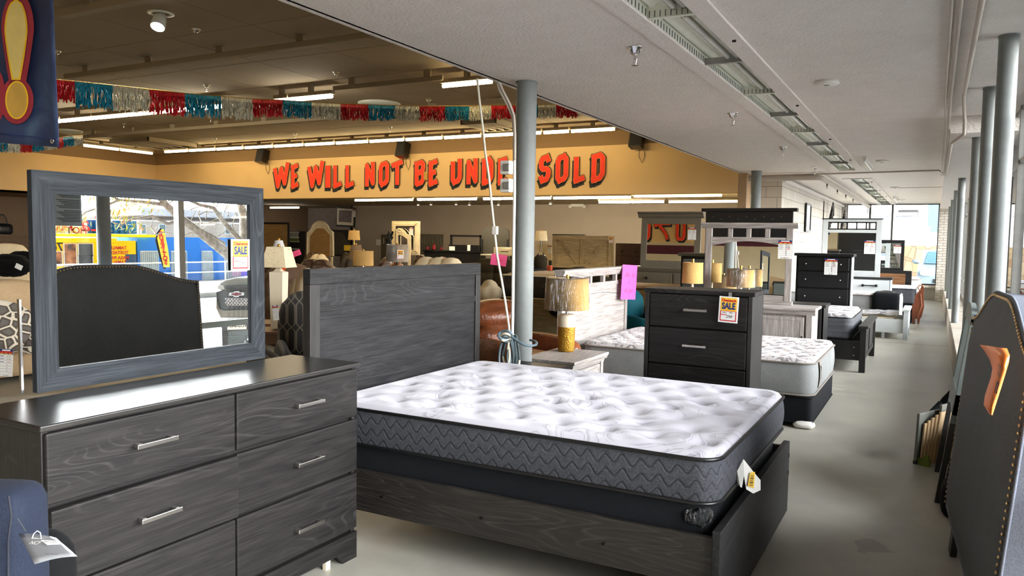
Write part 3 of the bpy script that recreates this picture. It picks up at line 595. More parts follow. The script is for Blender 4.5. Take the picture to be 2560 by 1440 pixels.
pipe('detector_wire', 'thin wire along the ceiling from the far detector to the windows', [atZ(2245, 470, CEIL-.01), atZ(2372, 467, CEIL-.01)], .006)
for i in range(4):
    y = p1.y+.9+i*1.7; b = MB(); b.cyl((p1.x, y, CEIL-.12), (p1.x, y, CEIL-.18), .012); b.cyl((p1.x, y, CEIL-.18), (p1.x, y, CEIL-.21), .004); b.cyl((p1.x, y, CEIL-.21), (p1.x, y, CEIL-.213), .02); tag(b.build('pendant_sprinkler', m_iron), 'small dark sprinkler hanging from the thick corridor pipe', 'sprinkler', 'corridor pipe sprinklers')
# camera box by the corner
t = thing('security_camera', 'white security camera on the ceiling corner where the yellow wall ends', 'camera'); p = atZ(1842, 440, CEIL)
b = MB(); b.box(p.x-.05, p.x+.05, p.y-.05, p.y+.05, CEIL-.2, CEIL-.06); b.cyl((p.x, p.y, CEIL-.06), (p.x, p.y, CEIL), .012); b.build('housing', m_plwhite, t, .006); b = MB(); b.ball((p.x, p.y, CEIL-.21), .035); b.build('lens_dome', m_black, t)
# lit strip lights
m_warm = emit('warm_tube_glow', (255, 228, 170), TUBE_WARM); m_cool = emit('cool_tube_glow', (255, 246, 226), TUBE_COOL)
m_backroom = emit('back_room_tube_glow', (255, 242, 214), TUBE_COOL*2.6)
m_recess = emit('recess_tube_glow', (255, 244, 224), 14)
m_dim = emit('dim_tube_glow', (255, 222, 160), TUBE_WARM*.35); m_hous = mat('strip_housing', (150, 136, 112), .6)
def strip(px0, px1, Y, Z, m, label, grp, hz, axis='x', hang=.06):
    p, q = (atY(px0[0], px0[1], Y), atY(px1[0], px1[1], Y)) if axis == 'x' else (atX(px0[0], px0[1], Y), atX(px1[0], px1[1], Y))
    t = thing('strip_light', label, 'strip light', (0, 0, 0), 0, grp)
    b = MB()
    if axis == 'x': a, c = (p.x+.015, Y, Z), (q.x-.015, Y, Z); b.box(p.x, q.x, Y-.04, Y+.04, Z+.03, Z+.08)
    else: a, c = (Y, p.y+.015, Z), (Y, q.y-.015, Z); b.box(Y-.04, Y+.04, p.y, q.y, Z+.03, Z+.08)
    if axis == 'x': b.box((p.x+q.x)/2-.03, (p.x+q.x)/2+.03, Y-.03, Y+.03, Z+.08, hz)
    b.build('housing', m_hous, t); b = MB(); b.cyl(a, c, .024, n=10); b.build('tube', m, t); return t
# far row over the slogan
RW = ['first at the wall corner', 'second from the wall corner', 'third from the wall corner', 'just left of the speaker over WE', 'over the letters WE', 'over the letters WI', 'over the letters LL', 'over the letters NO', 'over the letter T', 'over the letters BE', 'left of the grey column', 'hidden behind the grey column', 'just right of the grey column', 'last, cut by the light ceiling edge']
xs = [410, 471, 540, 610, 684, 760, 838, 922, 1012, 1108, 1205, 1292, 1356, 1425, 1540]
G1 = 'lit strips in the row over the slogan wall'
for i in range(len(xs)-1):
    ya = 380-(xs[i]-410)*.0505; yb = 380-(xs[i+1]-410)*.0505
    strip((xs[i]+2, ya), (xs[i+1]-2, yb), 12.9, atY((xs[i]+xs[i+1])/2, (ya+yb)/2, 12.9).z, m_warm, 'warm strip light of the long far row, '+RW[i], G1, HIGH)
# middle row
G2 = 'lit strips in the middle row over the showroom'
for (a, b_, c, d), m, l in (((140, 303, 152, 301), m_cool, 'lit strip end peeping out right beside the banner'), ((156, 298, 232, 290), m_cool, 'lit white strip light nearest the banner in the middle row'), ((234, 289, 318, 281), m_warm, 'warm strip light second from the banner in the middle row'),
    ((320, 281, 408, 273), m_warm, 'warm strip light third from the banner in the middle row'), ((412, 272, 480, 265), m_cool, 'white strip light behind the teal fringe panel'), ((486, 264, 560, 256), m_cool, 'white strip light behind the silver fringe, left of centre'),
    ((688, 253, 722, 249), m_cool, 'short visible end of strip light at the red fringe, centre'), ((725, 249, 832, 239), m_cool, 'bright white strip light above the teal fringe, centre'), ((1105, 217, 1232, 207), m_warm, 'warm strip light close to the light ceiling edge')):
    strip((a, b_), (c, d), 8.33, 3.45, m, l, G2, HIGH)
# left wall row, running away
for (a, b_, c, d), l in (((208, 362, 298, 374), 'warm strip light over the left wall, nearer one'), ((300, 374, 382, 385), 'warm strip light over the left wall, nearer the corner')):
    X = -17.0; p, q = atX(a, b_, X), atX(c, d, X); t = thing('strip_light', l, 'strip light', (0, 0, 0), 0, 'lit strips over the left wall')
    b = MB(); b.box(X-.04, X+.04, p.y, q.y, 3.53, 3.58); b.box(X-.03, X+.03, (p.y+q.y)/2-.03, (p.y+q.y)/2+.03, 3.58, HIGH); b.build('housing', m_hous, t); b = MB(); b.cyl((X, p.y+.02, 3.5), (X, q.y-.02, 3.5), .024, n=10); b.build('tube', m_warm, t)
# back room strips
G3 = 'lit strips in the back room under the slogan'
for (a, b_, c, d), Y, m, l in (((887, 499, 1033, 498), 16.2, m_warm, 'lit strip in the back room below the letters NOT'), ((1043, 498, 1192, 496), 16.2, m_backroom, 'lit strip in the back room below the letters BE'), ((1208, 497, 1378, 495), 16.2, m_backroom, 'lit strip in the back room passing behind the grey column'),
    ((1383, 494, 1577, 490), 16.2, m_backroom, 'lit strip in the back room below the letters SOLD'), ((1585, 491, 1806, 488), 15.2, m_dim, 'dimmer strip in the back room at upper right'), ((1496, 506, 1661, 504), 17.4, m_backroom, 'lit strip in the back room above the barn door headboard'), ((1671, 505, 1866, 503), 17.4, m_warm, 'lit strip in the back room above the grey mirror'), ((675, 512, 748, 510), 20, m_recess, 'lit strip in the back room above the maroon wall')):
    p = atY((a+c)/2, (b_+d)/2, Y); strip((a, b_), (c, d), Y, min(p.z, 2.5), m, l, G3, 2.6)
for Y, ll in ((-1.0, 'added fill light strip of the row just behind the camera'), (-3.6, 'added fill light strip of the row nearest the wall behind the camera')):  # unseen rows, added to brighten the interior
    for i in range(5):
        x = -17+i*2.9; t = thing('strip_light', ll, 'strip light', (0, 0, 0), 0, 'added fill strips behind the camera'); b = MB(); b.box(x, x+1.25, Y-.04, Y+.04, 3.5, HIGH); b.build('housing', m_hous, t); b = MB(); b.cyl((x+.02, Y, 3.46), (x+1.23, Y, 3.46), .024, n=10); b.build('tube', m_dim, t)
# speakers
for px, py, l in ((658, 391, 'black speaker above the letters WE'), (1009, 375, 'black speaker above the letters NOT'), (1594, 349, 'black speaker at the right, cut by the light ceiling edge')):
    p = atY(px, py, 13.98); t = thing('wall_speaker', l, 'speaker', (p.x, p.y, p.z), 0, 'black wall speakers'); b = MB(); b.prism([(-.13, -.17), (.11, -.17), (.13, .15), (-.11, .15)], -.12, .06, 'y', M=RX(-12)); b.build('cabinet', m_black, t, .01)
    b = MB(); b.box(-.1, .1, -.128, -.121, -.14, .12, M=RX(-12)); b.build('grille', mat('speaker_cloth', (34, 32, 32), .9), t); b = MB(); b.box(-.02, .02, .04, .11, -.02, .02); b.build('bracket', m_iron, t)
    b = MB(); b.tube([(.02, .06, -.15), (.0, .09, -.3), (.06, .1, -.42), (.11, .1, -.3), (.1, .1, -.2)], .006, 5); b.build('cable', m_dkalu, t)
# light track rails on the tan ceiling
m_trk = mat('beige_track', (150, 136, 112), .6, var=.03)
for (a, b_), (c, d), Z, l in (((135, 38), (450, -8), 3.5, 'beige track rail nearest the camera on the tan ceiling'), ((135, 190), (955, 104), 3.5, 'beige track rail second on the tan ceiling'), ((210, 345), (1290, 262), 3.5, 'beige track rail just before the far light row'), ((830, 224), (1110, 199), 3.5, 'thin conduit beside the middle light row')):
    p, q = atZ(a, b_, Z), atZ(c, d, Z); Y = (p.y+q.y)/2; q.x = min(q.x, -3.2); t = thing('track_rail', l, 'track', (0, 0, 0), 0, 'ceiling track rails'); b = MB(); w_ = .09 if 'rail' in l else .02
    b.box(p.x, q.x, Y-w_/2, Y+w_/2, Z-.01, Z+.05); b.build('rail', m_trk, t, .004); b = MB(); k = int((q.x-p.x)/1.2)
    for i in range(k+1): x = p.x+.3+i*1.2; b.box(x-.05, x+.05, Y+w_/2, Y+w_/2+.03, Z, HIGH) if x < -3.2 else None
    b.build('hanger', m_trk, t)
# lit spotlight
p = atZ(402, 33, HIGH); t = thing('eyeball_spotlight', 'lit spotlight tilted out of a round fitting in the tan ceiling', 'spotlight', (p.x, p.y, HIGH))
b = MB(); b.lathe([(.12, 0), (.12, -.008), (.085, -.012), (.085, .0)]); b.build('trim_ring', m_troff, t)
Mx = TR((0, 0, -.02)) @ RY(-16) @ RX(-26); b = MB(); b.lathe([(0, .02), (.045, .01), (.06, -.05), (.068, -.15), (.060, -.15), (.05, -.08)], M=Mx); b.build('snout', m_troff, t)
b = MB(); b.lathe([(0, -.135), (.055, -.14), (.058, -.148), (0, -.16)], M=Mx); b.build('lamp_face', emit('spot_glow', (250, 246, 255), 30), t)
l_ = bpy.data.lights.new('spot_beam', 'SPOT'); l_.energy = 60; l_.spot_size = 1.2; l_.color = (1, .95, .9); o = bpy.data.objects.new('spot_beam', l_); COL.objects.link(o); o.parent = t; o.matrix_local = Mx @ TR((0, 0, -.17))
# vents
def vent(pts, label):
    P = [atZ(x, y, HIGH-.03) for x, y in pts]; x0, x1 = min(p.x for p in P), max(p.x for p in P); y0, y1 = min(p.y for p in P), max(p.y for p in P)
    t = thing('ceiling_vent', label, 'vent', ((x0+x1)/2, (y0+y1)/2, HIGH)); w, d = (x1-x0)/2, (y1-y0)/2
    b = MB(); b.box(-w, w, -d, -d+.03, -.09, 0); b.box(-w, w, d-.03, d, -.09, 0); b.box(-w, -w+.03, -d, d, -.09, 0); b.box(w-.03, w, -d, d, -.09, 0); b.build('frame', m_trk, t, .004)
    b = MB(); b.box(-w+.03, w-.03, -d+.03, d-.03, -.02, -.005); b.build('grille_back', m_black, t)
    b = MB(); [b.box(-w+.03+i*(2*w-.06)/4-.008, -w+.03+i*(2*w-.06)/4+.008, -d+.03, d-.03, -.085, -.02) for i in range(1, 4)]; b.build('vane', m_trk, t)
vent([(312, 350), (370, 345), (428, 358), (400, 368)], 'rectangular black slotted vent at left of the tan ceiling'); vent([(1180, 305), (1240, 298), (1280, 312), (1220, 322)], 'rectangular black slotted vent behind the fringe near the grey column')
for px, py, r, l in ((948, 258, .33, 'round white ceiling diffuser above the fringe'), (172, 326, .26, 'round ceiling diffuser left, beside the banner')):
    p = atZ(px, py, HIGH); t = thing('round_diffuser', l, 'vent', (p.x, p.y, HIGH), 0, 'round ceiling diffusers'); b = MB()
    for k in range(4): b.lathe([(r*(1-k*.22), -.02-k*.012), (r*(1-k*.22)-.03, -.05-k*.012), (r*(1-k*.22)-.05, -.035-k*.012)])
    b.lathe([(r, 0), (r, -.02), (r*.3, -.01)]); b.build('cone', m_troff, t)
# back room track spots
for px, py in ((1046, 508), (1078, 507), (1141, 507), (1174, 508), (1247, 508), (1377, 505)):
    p = atY(px, py, 17.6); t = thing('track_spot', 'small glass bell track spotlight hanging in the back room', 'spotlight', (p.x, 17.6, p.z), 0, 'back room track spots'); b = MB(); b.cyl((0, 0, .05), (0, 0, max(.06, 2.6-p.z)), .012, n=6); b.build('stem', m_alu, t)
    b = MB(); b.lathe([(.02, .06), (.04, .02), (.06, -.06), (.055, -.08), (.0, -.03)], n=14); b.build('bell', m_chrome, t)
t = thing('exit_floodlight', 'white twin head emergency light on the back room wall', 'emergency light'); p = atY(1446, 512, 20.95); b = MB(); b.box(p.x-.2, p.x+.2, p.y-.08, p.y+.05, p.z-.06, p.z+.06); b.build('box', m_plwhite, t, .01); b = MB(); [b.ball((p.x+s*.22, p.y-.08, p.z-.05), .06) for s in (-1, 1)]; b.build('lamp_head', m_plwhite, t)
# ================================================================ SLOGAN AND BUNTING
GL = {'W': [[(.0, 1), (.16, 0), (.36, .86), (.54, 0), (.72, 1)]], 'E': [[(.52, 1), (.1, 1), (.1, 0), (.54, 0)], [(.1, .5), (.42, .5)]], 'I': [[(.1, 1), (.1, 0)]], 'L': [[(.1, 1), (.1, 0), (.56, 0)]],
      'N': [[(.1, 0), (.1, 1), (.54, 0), (.54, 1)]], 'O': [[(.2, 1), (.44, 1), (.56, .86), (.56, .14), (.44, 0), (.2, 0), (.1, .14), (.1, .86), (.2, 1)]], 'T': [[(-.02, 1), (.62, 1)], [(.3, 1), (.3, 0)]],
      'B': [[(.1, 0), (.1, 1), (.42, 1), (.52, .88), (.52, .64), (.4, .52), (.1, .52)], [(.4, .52), (.54, .4), (.54, .12), (.42, 0), (.1, 0)]], 'U': [[(.1, 1), (.1, .14), (.2, 0), (.44, 0), (.56, .14), (.56, 1)]],
      'D': [[(.1, 0), (.1, 1), (.42, 1), (.56, .84), (.56, .16), (.42, 0), (.1, 0)]], 'R': [[(.1, 0), (.1, 1), (.42, 1), (.54, .86), (.54, .62), (.4, .5), (.1, .5)], [(.34, .5), (.58, 0)]],
      'S': [[(.56, .8), (.46, 1), (.2, 1), (.1, .86), (.1, .64), (.2, .52), (.44, .48), (.56, .36), (.56, .14), (.44, 0), (.18, 0), (.08, .2)]], 'r': [[(.62, .8), (.62, 1), (0, 1)], [(.5, .96), (.3, .6), (.16, .3), (.1, 0)]]}
m_lred = mat('slogan_red_paint', (250, 62, 36), .7, var=.08); m_lblk = mat('slogan_black_shadow', (34, 38, 46), .7); m_lor = mat('slogan_orange_edge', (250, 130, 60), .7)
def letter(ch, M, w, h, par, shear=.30):
    b = MB()
    cnt = [0]
    def strokes(th, dx, dz, dep, mi):
        for pl in GL[ch]:
            Q = [(x*w/.64+dx, z*h+dz+shear*x*w/.64) for x, z in pl]
            for i in range(len(Q)-1):
                a, c = Vector(Q[i]), Vector(Q[i+1]); d = (c-a).normalized(); n = Vector((-d.y, d.x))*th/2; cl = (Vector(Q[0])-Vector(Q[-1])).length < 1e-6
                def ext(j, k, d=d):                     # square corners run on, shallow bends get a round joint, free ends a short cap
                    if 0 <= k < len(Q): o_ = (Vector(Q[k])-Vector(Q[j])).normalized()
                    elif cl: o_ = (Vector(Q[1 if j == len(Q)-1 else -2])-Vector(Q[j])).normalized()
                    else: return .2*th
                    return .5*th if abs(o_.dot(d)) < .45 else 0
                e0, e1 = ext(i, i-1), ext(i+1, i+2)
                if e1 == 0 or e0 == 0:
                    for P_, e_ in ((a, e0), (c, e1)):
                        if e_ == 0: cnt[0] += 1; b.poly([(P_.x+th/2*math.cos(g), P_.y+th/2*math.sin(g), dep+cnt[0]*.0002) for g in [k_*math.pi/8 for k_ in range(16)]], mi)
                a = a-d*e0; c = c+d*e1
                cnt[0] += 1; b.poly([(p.x, p.y, dep+cnt[0]*.0002) for p in (a-n, c-n, c+n, a+n)], mi)
    t_ = max(.10, .31*min(w, .38)) if w > .2 else .15
    strokes(t_+.03, -.035, -.07, .003, 0); cnt[0] = 0; strokes(t_+.02, -.012, -.022, .012, 0); cnt[0] = 0; strokes(t_+.035, 0, 0, .021, 0); cnt[0] = 0; strokes(t_+.010, 0, 0, .030, 2); cnt[0] = 0; strokes(t_-.014, 0, 0, .039, 1)
    o = MB(M); o.v = [M @ p for p in b.v]; o.f, o.m, o.sm = b.f, b.m, b.sm
    return o.build('letter', [m_lblk, m_lred, m_lor], par)
sg = thing('painted_slogan', 'huge red hand painted slogan WE WILL NOT BE UNDERSOLD on the mustard wall', 'wall lettering')
LT = [('W', 215, 312, 672, 828), ('E', 322, 380, 664, 826), ('W', 433, 533, 662, 826), ('I', 548, 577, 660, 826), ('L', 590, 655, 656, 824), ('L', 667, 735, 656, 822), ('N', 792, 866, 650, 822), ('O', 880, 956, 648, 818), ('T', 965, 1046, 646, 820), ('B', 1107, 1190, 640, 816), ('E', 1198, 1272, 636, 812),
      ('U', 1338, 1420, 630, 806), ('N', 1438, 1523, 626, 810), ('D', 1537, 1620, 622, 806), ('E', 1640, 1716, 620, 804), ('R', 1760, 1850, 612, 802), ('S', 1900, 1985, 606, 796), ('O', 2005, 2100, 602, 796), ('L', 2122, 2210, 598, 792), ('D', 2233, 2335, 592, 790)]
for ch, a, c, zt, zb in LT:
    f_ = lambda x, y: atY(600+x*.3906, 150+y*.3906, 14.09)
    pa, pc = f_(a, zb), f_(c, zb); w = (pc.x-pa.x)*(.82 if ch not in 'I' else .8); h = f_((a+c)/2, zt).z-pa.z-.42
    letter(ch, frame_M((pa.x+.12, 14.098, 2.72), (1, 0, 0), (0, 0, 1)), w*(.95 if ch != 'I' else .3), .36, sg) if False else letter(ch, frame_M((pa.x+.07, 14.098, pa.z+.05), (1, 0, 0), (0, 0, 1)), (.13 if ch == 'I' else w*.91), f_((a+c)/2, zt).z-pa.z-.15, sg)
t = thing('painted_slogan', 'red painted letters on the wall behind the camera, reflected in the grey mirror', 'wall lettering')
for ch, x in (('U', -8.72), ('r', -9.36), ('O', -10.16)): letter(ch, frame_M((x, -4.96, 2.85), (-1, 0, 0), (0, 0, 1)), .38 if ch != 'r' else .62, .62, t, 0)
# wall clips: thermostat on slogan
p = atY(1066, 440, 14.08); t = thing('wall_thermostat', 'small yellowed thermostat between the letters B and E', 'thermostat'); b = MB(); b.box(p.x-.05, p.x+.05, 14.04, 14.1, p.z-.09, p.z+.09); b.build('case', m_gold if False else mat('yellowed_plastic', (196, 156, 80), .6), t, .01)
def foil(name, rgb):
    m, t, b = _new(name); b.inputs['Metallic'].default_value = .4; b.inputs['Roughness'].default_value = .25; c = lin(rgb)
    n = _noise(t, _tc(t, (60, 60, 12)), 1, 3, 2); t.links.new(_ramp(t, n, [(.3, tuple(x*.55 for x in c[:3])), (.7, tuple(min(1, x*1.25) for x in c[:3]))]), b.inputs['Base Color']); _bump(t, b, n, 1, .05); return m
FO = [foil('red_foil', (225, 30, 40)), foil('teal_foil', (30, 150, 180)), foil('silver_foil', (255, 238, 205))]
def garland(label, path, lens, seed, start, first=None):
    random.seed(seed); g = thing('fringe_garland', label, 'garland', (0, 0, 0), 0, None); P = path
    b = MB(); b.tube([p+Vector((0, 0, .004)) for p in P], .004, 5); b.build('string', m_gold, g)
    for k in range(len(P)-1):
        a, c = P[k], P[k+1]; b = MB(); n = 26; d = (c-a); ln = lens[k] if isinstance(lens, list) else lens; nrm = d.normalized().cross(Vector((0, 0, 1)))
        b.poly([a, c, c-Vector((0, 0, .03)), a-Vector((0, 0, .03))])
        for i in list(range(n))+[q_+.5 for q_ in range(n-1)]:
            if random.random() < .05: continue
            f0 = (i+.06)/n; f1 = (i+.94)/n; l = ln*random.uniform(.85, 1.08); o = nrm*random.uniform(-.012, .012); s = d*random.uniform(-.012, .012); pr0, pr1 = a+d*f0, a+d*f1
            for j in range(4):
                z0, z1 = -.03-(l-.03)*j/4, -.03-(l-.03)*(j+1)/4; tw = nrm*random.uniform(-.014, .014); tw2 = nrm*random.uniform(-.014, .014)
                q0, q1 = pr0+s*(j+1)/4+o+tw, pr1+s*(j+1)/4+o+tw2
                e0, e1 = (a+d*f0, a+d*f1) if j == 0 else (l0, l1)
                b.poly([e0+Vector((0, 0, z0)), e1+Vector((0, 0, z0)), q1+Vector((0, 0, z1)), q0+Vector((0, 0, z1))]); l0, l1 = q0, q1
        b.build('fringe_panel', FO[(start+k) % 3], g)
    return g
gx = [98, 187, 282, 373, 462, 552, 631, 707, 779, 852, 920, 988, 1048, 1113, 1173, 1228, 1290, 1345, 1390, 1445]
gy = [196, 204, 214, 224, 234, 241, 248, 251, 256, 260, 262, 264, 266, 266, 266, 264, 264, 262, 261, 262]
garland('red, teal and silver foil fringe garland sagging across the tan ceiling', [atD(x, y, 6.4+(x-98)/1347*4.2) for x, y in zip(gx, gy)], [.155+.055*(1 if 0 < k < 6 else .3) for k in range(19)], 4, 0)
garland('short foil fringe garland below the banner, running off to the left', [atD(x, y, 8.2+i*.25) for i, (x, y) in enumerate(((-30, 350), (19, 352), (49, 354), (79, 354), (108, 350), (143, 347), (158, 343), (183, 340), (207, 339)))], .12, 9, 1)
# banner
t = thing('hanging_banner', 'navy mesh banner with a big gold exclamation mark, cut by the left edge', 'banner', (0, 0, 0)); BYp = 2.2
m_ban, _t, _bb = _new('navy_banner_mesh'); _v = _tc(_t); _n = _noise(_t, _v, 3.5, 4, .6); _w = _t.nodes.new('ShaderNodeTexWave'); _w.inputs['Scale'].default_value = 60; _w.bands_direction = 'Z'; _t.links.new(_v, _w.inputs[0])
_t.links.new(_mix(_t, _math(_t, 'MULTIPLY', _w.outputs[1], .35), _ramp(_t, _n, [(.35, lin((26, 36, 70))), (.62, lin((44, 62, 98))), (.8, lin((80, 104, 128)))]), lin((20, 26, 48))), _bb.inputs['Base Color']); _bb.inputs['Roughness'].default_value = .7
TL, BR, BL = atY(134, -60, BYp), atY(144, 362, BYp), atY(-60, 336, BYp)
fn = lambda u, v: (BL.x-.3+(BR.x-BL.x+.3)*u-.0*v, BYp+.012*math.sin(u*9+v*2), (BL.z-.01)+(BR.z-BL.z)*u+(TL.z-BR.z+.2)*v)
b = MB(); b.grid(fn, 24, 24); o = b.build('cloth', m_ban, t); s_ = o.modifiers.new('thick', 'SOLIDIFY'); s_.thickness = .003
def ell(cx, cy, pts, dep, mi, b): b.poly([tuple(atY(cx+x, cy+y, BYp-dep)) for x, y in pts], mi)
b = MB(); E2 = lambda rx, ry: [(rx*math.cos(a*math.pi/24), ry*math.sin(a*math.pi/24)) for a in range(48)]
def drop(w1, w2, y0, y1): return [(w*sx, y) for sx in (1, -1) for (w, y) in ([(w1*math.sin(math.pi*min(1, (i/12.)**.5*.5+.0))*1.0 if False else (w1*math.sqrt(max(0, 1-(1-i/8)**2)) if i < 8 else w1+(w2-w1)*((i-8)/12)**1.2), y0+(y1-y0)*i/20) for i in range(21)] if sx == 1 else [(w1*math.sqrt(max(0, 1-(1-i/8)**2)) if i < 8 else w1+(w2-w1)*((i-8)/12)**1.2, y0+(y1-y0)*i/20) for i in range(20, -1, -1)])]
ell(44, 0, drop(41, 20, -20, 212), .014, 0, b); ell(42, 252, E2(42, 58), .014, 0, b); ell(40, 0, drop(29, 11, -3, 200), .018, 1, b); ell(42, 250, E2(29, 48), .018, 1, b); ell(40, 0, drop(25, 7, 2, 196), .022, 2, b); ell(42, 250, E2(25, 44), .022, 3, b)
ell(-2, 240, E2(14, 60), .013, 0, b)
b.build('exclamation_mark', [mat('banner_red', (150, 40, 56), .7, var=.2), mat('banner_gold', (248, 200, 40), .7), mat('banner_pale_gold', (222, 200, 120), .7, var=.15), mat('banner_ochre', (196, 156, 70), .7, var=.15)], t)
b = MB(); p, q = atY(-80, 326, BYp-.02), atY(143, 348, BYp-.02); b.tube([p, q], .003, 5); b.build('hem_stitch', m_navy, t)
g_ = atY(130, 352, BYp-.016); b = MB(); b.lathe([(.006, 0), (.011, .002), (.0135, 0), (.011, -.002)], M=TR(g_) @ RX(90)); b.build('grommet', m_chrome, t)
# ================================================================ FURNITURE BUILDERS  (fronts face -Y in their own space)
def bar_pull(par, x, y, z, w, m, d=.028):
    b = MB(); b.box(x-w/2, x+w/2, y-d-.008, y-d, z-.008, z+.008); o = b.build('handle', m, par, .002)
    b = MB(); [b.box(x+s*w*.4-.008, x+s*w*.4+.008, y-d, y, z-.008, z+.008) for s in (-1, 1)]; b.build('handle_post', m, o, .001); return o
def knob(par, x, y, z, m, r=.014): b = MB(); b.cyl((x, y, z), (x, y-.012, z), r*.5, n=8); b.ball((x, y-.02, z), r, 6); return b.build('knob', m, par)
def case(t, w, d, h, top, m_side, m_top, over=.015, foot=.06, m_front=None):
    b = MB(); b.box(-w/2, -w/2+.02, 0, d, 0, h-top); b.box(w/2-.02, w/2, 0, d, 0, h-top); b.box(-w/2, w/2, d-.01, d, .02, h-top); b.box(-w/2+.02, w/2-.02, .012, d, foot, foot+.02); b.box(-w/2+.02, w/2-.02, .016, .03, foot, h-top); b.build('carcass', m_side, t, .002)
    b = MB(); b.box(-w/2-over, w/2+over, -over-.008, d, h-top, h); b.build('top', m_top, t, .004)
def drawer(t, x0, x1, z0, z1, m, y=-.004, th=.02, panel=False, name='drawer'):
    b = MB(); b.box(x0, x1, y-th, y+.004, z0, z1); o = b.build(name, m, t, .005)
    if panel: b = MB(); q = .035; b.box(x0+q, x1-q, y-th-.002, y-th+.001, z0+q, z1-q); [b.box(*k) for k in ((x0+q-.012, x1-q+.012, y-th-.006, y-th, z1-q, z1-q+.012), (x0+q-.012, x1-q+.012, y-th-.006, y-th, z0+q-.012, z0+q), (x0+q-.012, x0+q, y-th-.006, y-th, z0+q, z1-q), (x1-q, x1-q+.012, y-th-.006, y-th, z0+q, z1-q))]; b.build('drawer_panel', m, o)
    return o
def mirror(t, w, h, f, th, m, z0=0, y=0, m2=None, glass_h=None):      # mitred frame with its glass, standing on z0
    o_ = [(-w/2, z0), (w/2, z0), (w/2, z0+h), (-w/2, z0+h)]; i_ = [(-w/2+f, z0+f), (w/2-f, z0+f), (w/2-f, z0+h-f), (-w/2+f, z0+h-f)]
    for k in range(4):
        j = (k+1) % 4; b = MB(); b.prism([o_[k], o_[j], i_[j], i_[k]], y, y+th, 'y'); b.build('frame_rail' if k % 2 == 0 else 'frame_stile', m if k % 2 == 0 else (m2 or m), t, .0025)
    b = MB(); b.box(-w/2+f*.8, w/2-f*.8, y+.012, y+.016, z0+f*.8, z0+h-f*.8); b.build('mirror_glass', m_mirror, t)
    b = MB(); b.box(-w/2+.01, w/2-.01, y+.017, y+.02, z0+.01, z0+h-.01); b.build('backing', m_edge, t)
def sale_sign(label, M, w, was, now, extra=None):
    t = thing('clearance_sign', label, 'sign'); h = w*1.36
    b = MB(M); b.box(-w/2, w/2, -h/2, h/2, -.003, 0); b.build('card', m_paper, t)
    b = MB(M); e = .0006; q = w*.08
    b.poly([(-w/2+q, -h*.05, e), (w/2-q, -h*.05, e), (w/2-q, h/2-q*.8, e), (-w/2+q, h/2-q*.8, e)], 0)
    for k in range(9):
        a = math.radians(8+k*20); b.poly([(0, -h*.05, e*1.6), (min(w/2-q, max(-w/2+q, w*math.cos(a))), -h*.05+min(h*.49, w*.9*math.sin(a)), e*1.6), (min(w/2-q, max(-w/2+q, w*math.cos(a+.12))), -h*.05+min(h*.49, w*.9*math.sin(a+.12)), e*1.6)], 4)
    b.poly([(-w/2+q, -h/2+q, e), (w/2-q, -h/2+q, e), (w/2-q, -h*.05, e), (-w/2+q, -h*.05, e)], 1)
    b.poly([(-w/2+q*1.6, -h/2+q*1.7, 2*e), (w/2-q*1.6, -h/2+q*1.7, 2*e), (w/2-q*1.6, -h*.07, 2*e), (-w/2+q*1.6, -h*.07, 2*e)], 5)
    b.text('Clearance', w*.185, TR((0, h*.355, 3*e)), 1, w*.008); b.text('SALE', w*.40, Matrix.Diagonal((.82, 1.15, 1, 1)) @ TR((0, h*.112, 3*e)), 2, w*.016)
    b.text('Was $', w*.085, TR((-w*.2, -h*.115, 3*e)), 2, w*.003); b.text('Now $', w*.10, TR((-w*.22, -h*.195, 3*e)), 1, w*.004)
    b.text(was, w*.12, TR((w*.13, -h*.115, 3*e)), 3, 0, ital=.3); b.text(now, w*.21, TR((w*.04, -h*.27, 3*e)), 3, 0, ital=.35)
    if extra: b.text(extra, w*.15, TR((w*.02, -h*.38, 3*e)), 3, 0, ital=.3)
    b.build('print', [m_yel, m_red, m_navy, m_ink, mat('sunburst_orange', (246, 178, 60), .5), m_paper] if 'sunburst_orange' not in MATS else [m_yel, m_red, m_navy, m_ink, MATS['sunburst_orange'], m_paper], t); return t
def price_tag(label, M, w, h, rows=('$ 507', '$ 395', '$ 499'), foot='', group=None):
    t = thing('price_tag', label, 'price tag'); b = MB(M); b.box(-w/2, w/2, -h/2, h/2, -.002, 0); b.build('card', m_paper, t); e = .0008; b = MB(M)
    b.poly([(-w/2, h*.30, e), (w/2, h*.30, e), (w/2, h/2, e), (-w/2, h/2, e)], 0); b.poly([(-w*.46, h*.36, 2*e), (w*.46, h*.36, 2*e), (w*.46, h*.415, 2*e), (-w*.46, h*.415, 2*e)], 1)
    b.poly([(-w*.3, h*.43, 2*e), (w*.3, h*.43, 2*e), (w*.3, h*.475, 2*e), (-w*.3, h*.475, 2*e)], 3)
    b.text('40%-70% OFF', w*.155, TR((0, h*.325, 2*e)), 2, w*.004)
    for i in range(6):
        z = h*(.27-.105*i); b.poly([(-w*.46, z-h*.072, e), (w*.46, z-h*.072, e), (w*.46, z-h*.066, e), (-w*.46, z-h*.066, e)], 0)
        if i < 3: b.poly([(-w*.44, z-h*.035, e), (-w*.16, z-h*.035, e), (-w*.16, z-h*.015, e), (-w*.44, z-h*.015, e)], 0)
        b.text(rows[i] if i < len(rows) else '$', w*.13, TR((w*.2 if i < len(rows) else w*.08, z-h*.03, 2*e)), 1 if i == len(rows)-1 else 4)
    if foot: b.text(foot, w*.12, TR((0, -h*.45, 2*e)), 4)
    b.build('print', [m_navy, m_red, m_yel, m_paper, m_ink], t); return t
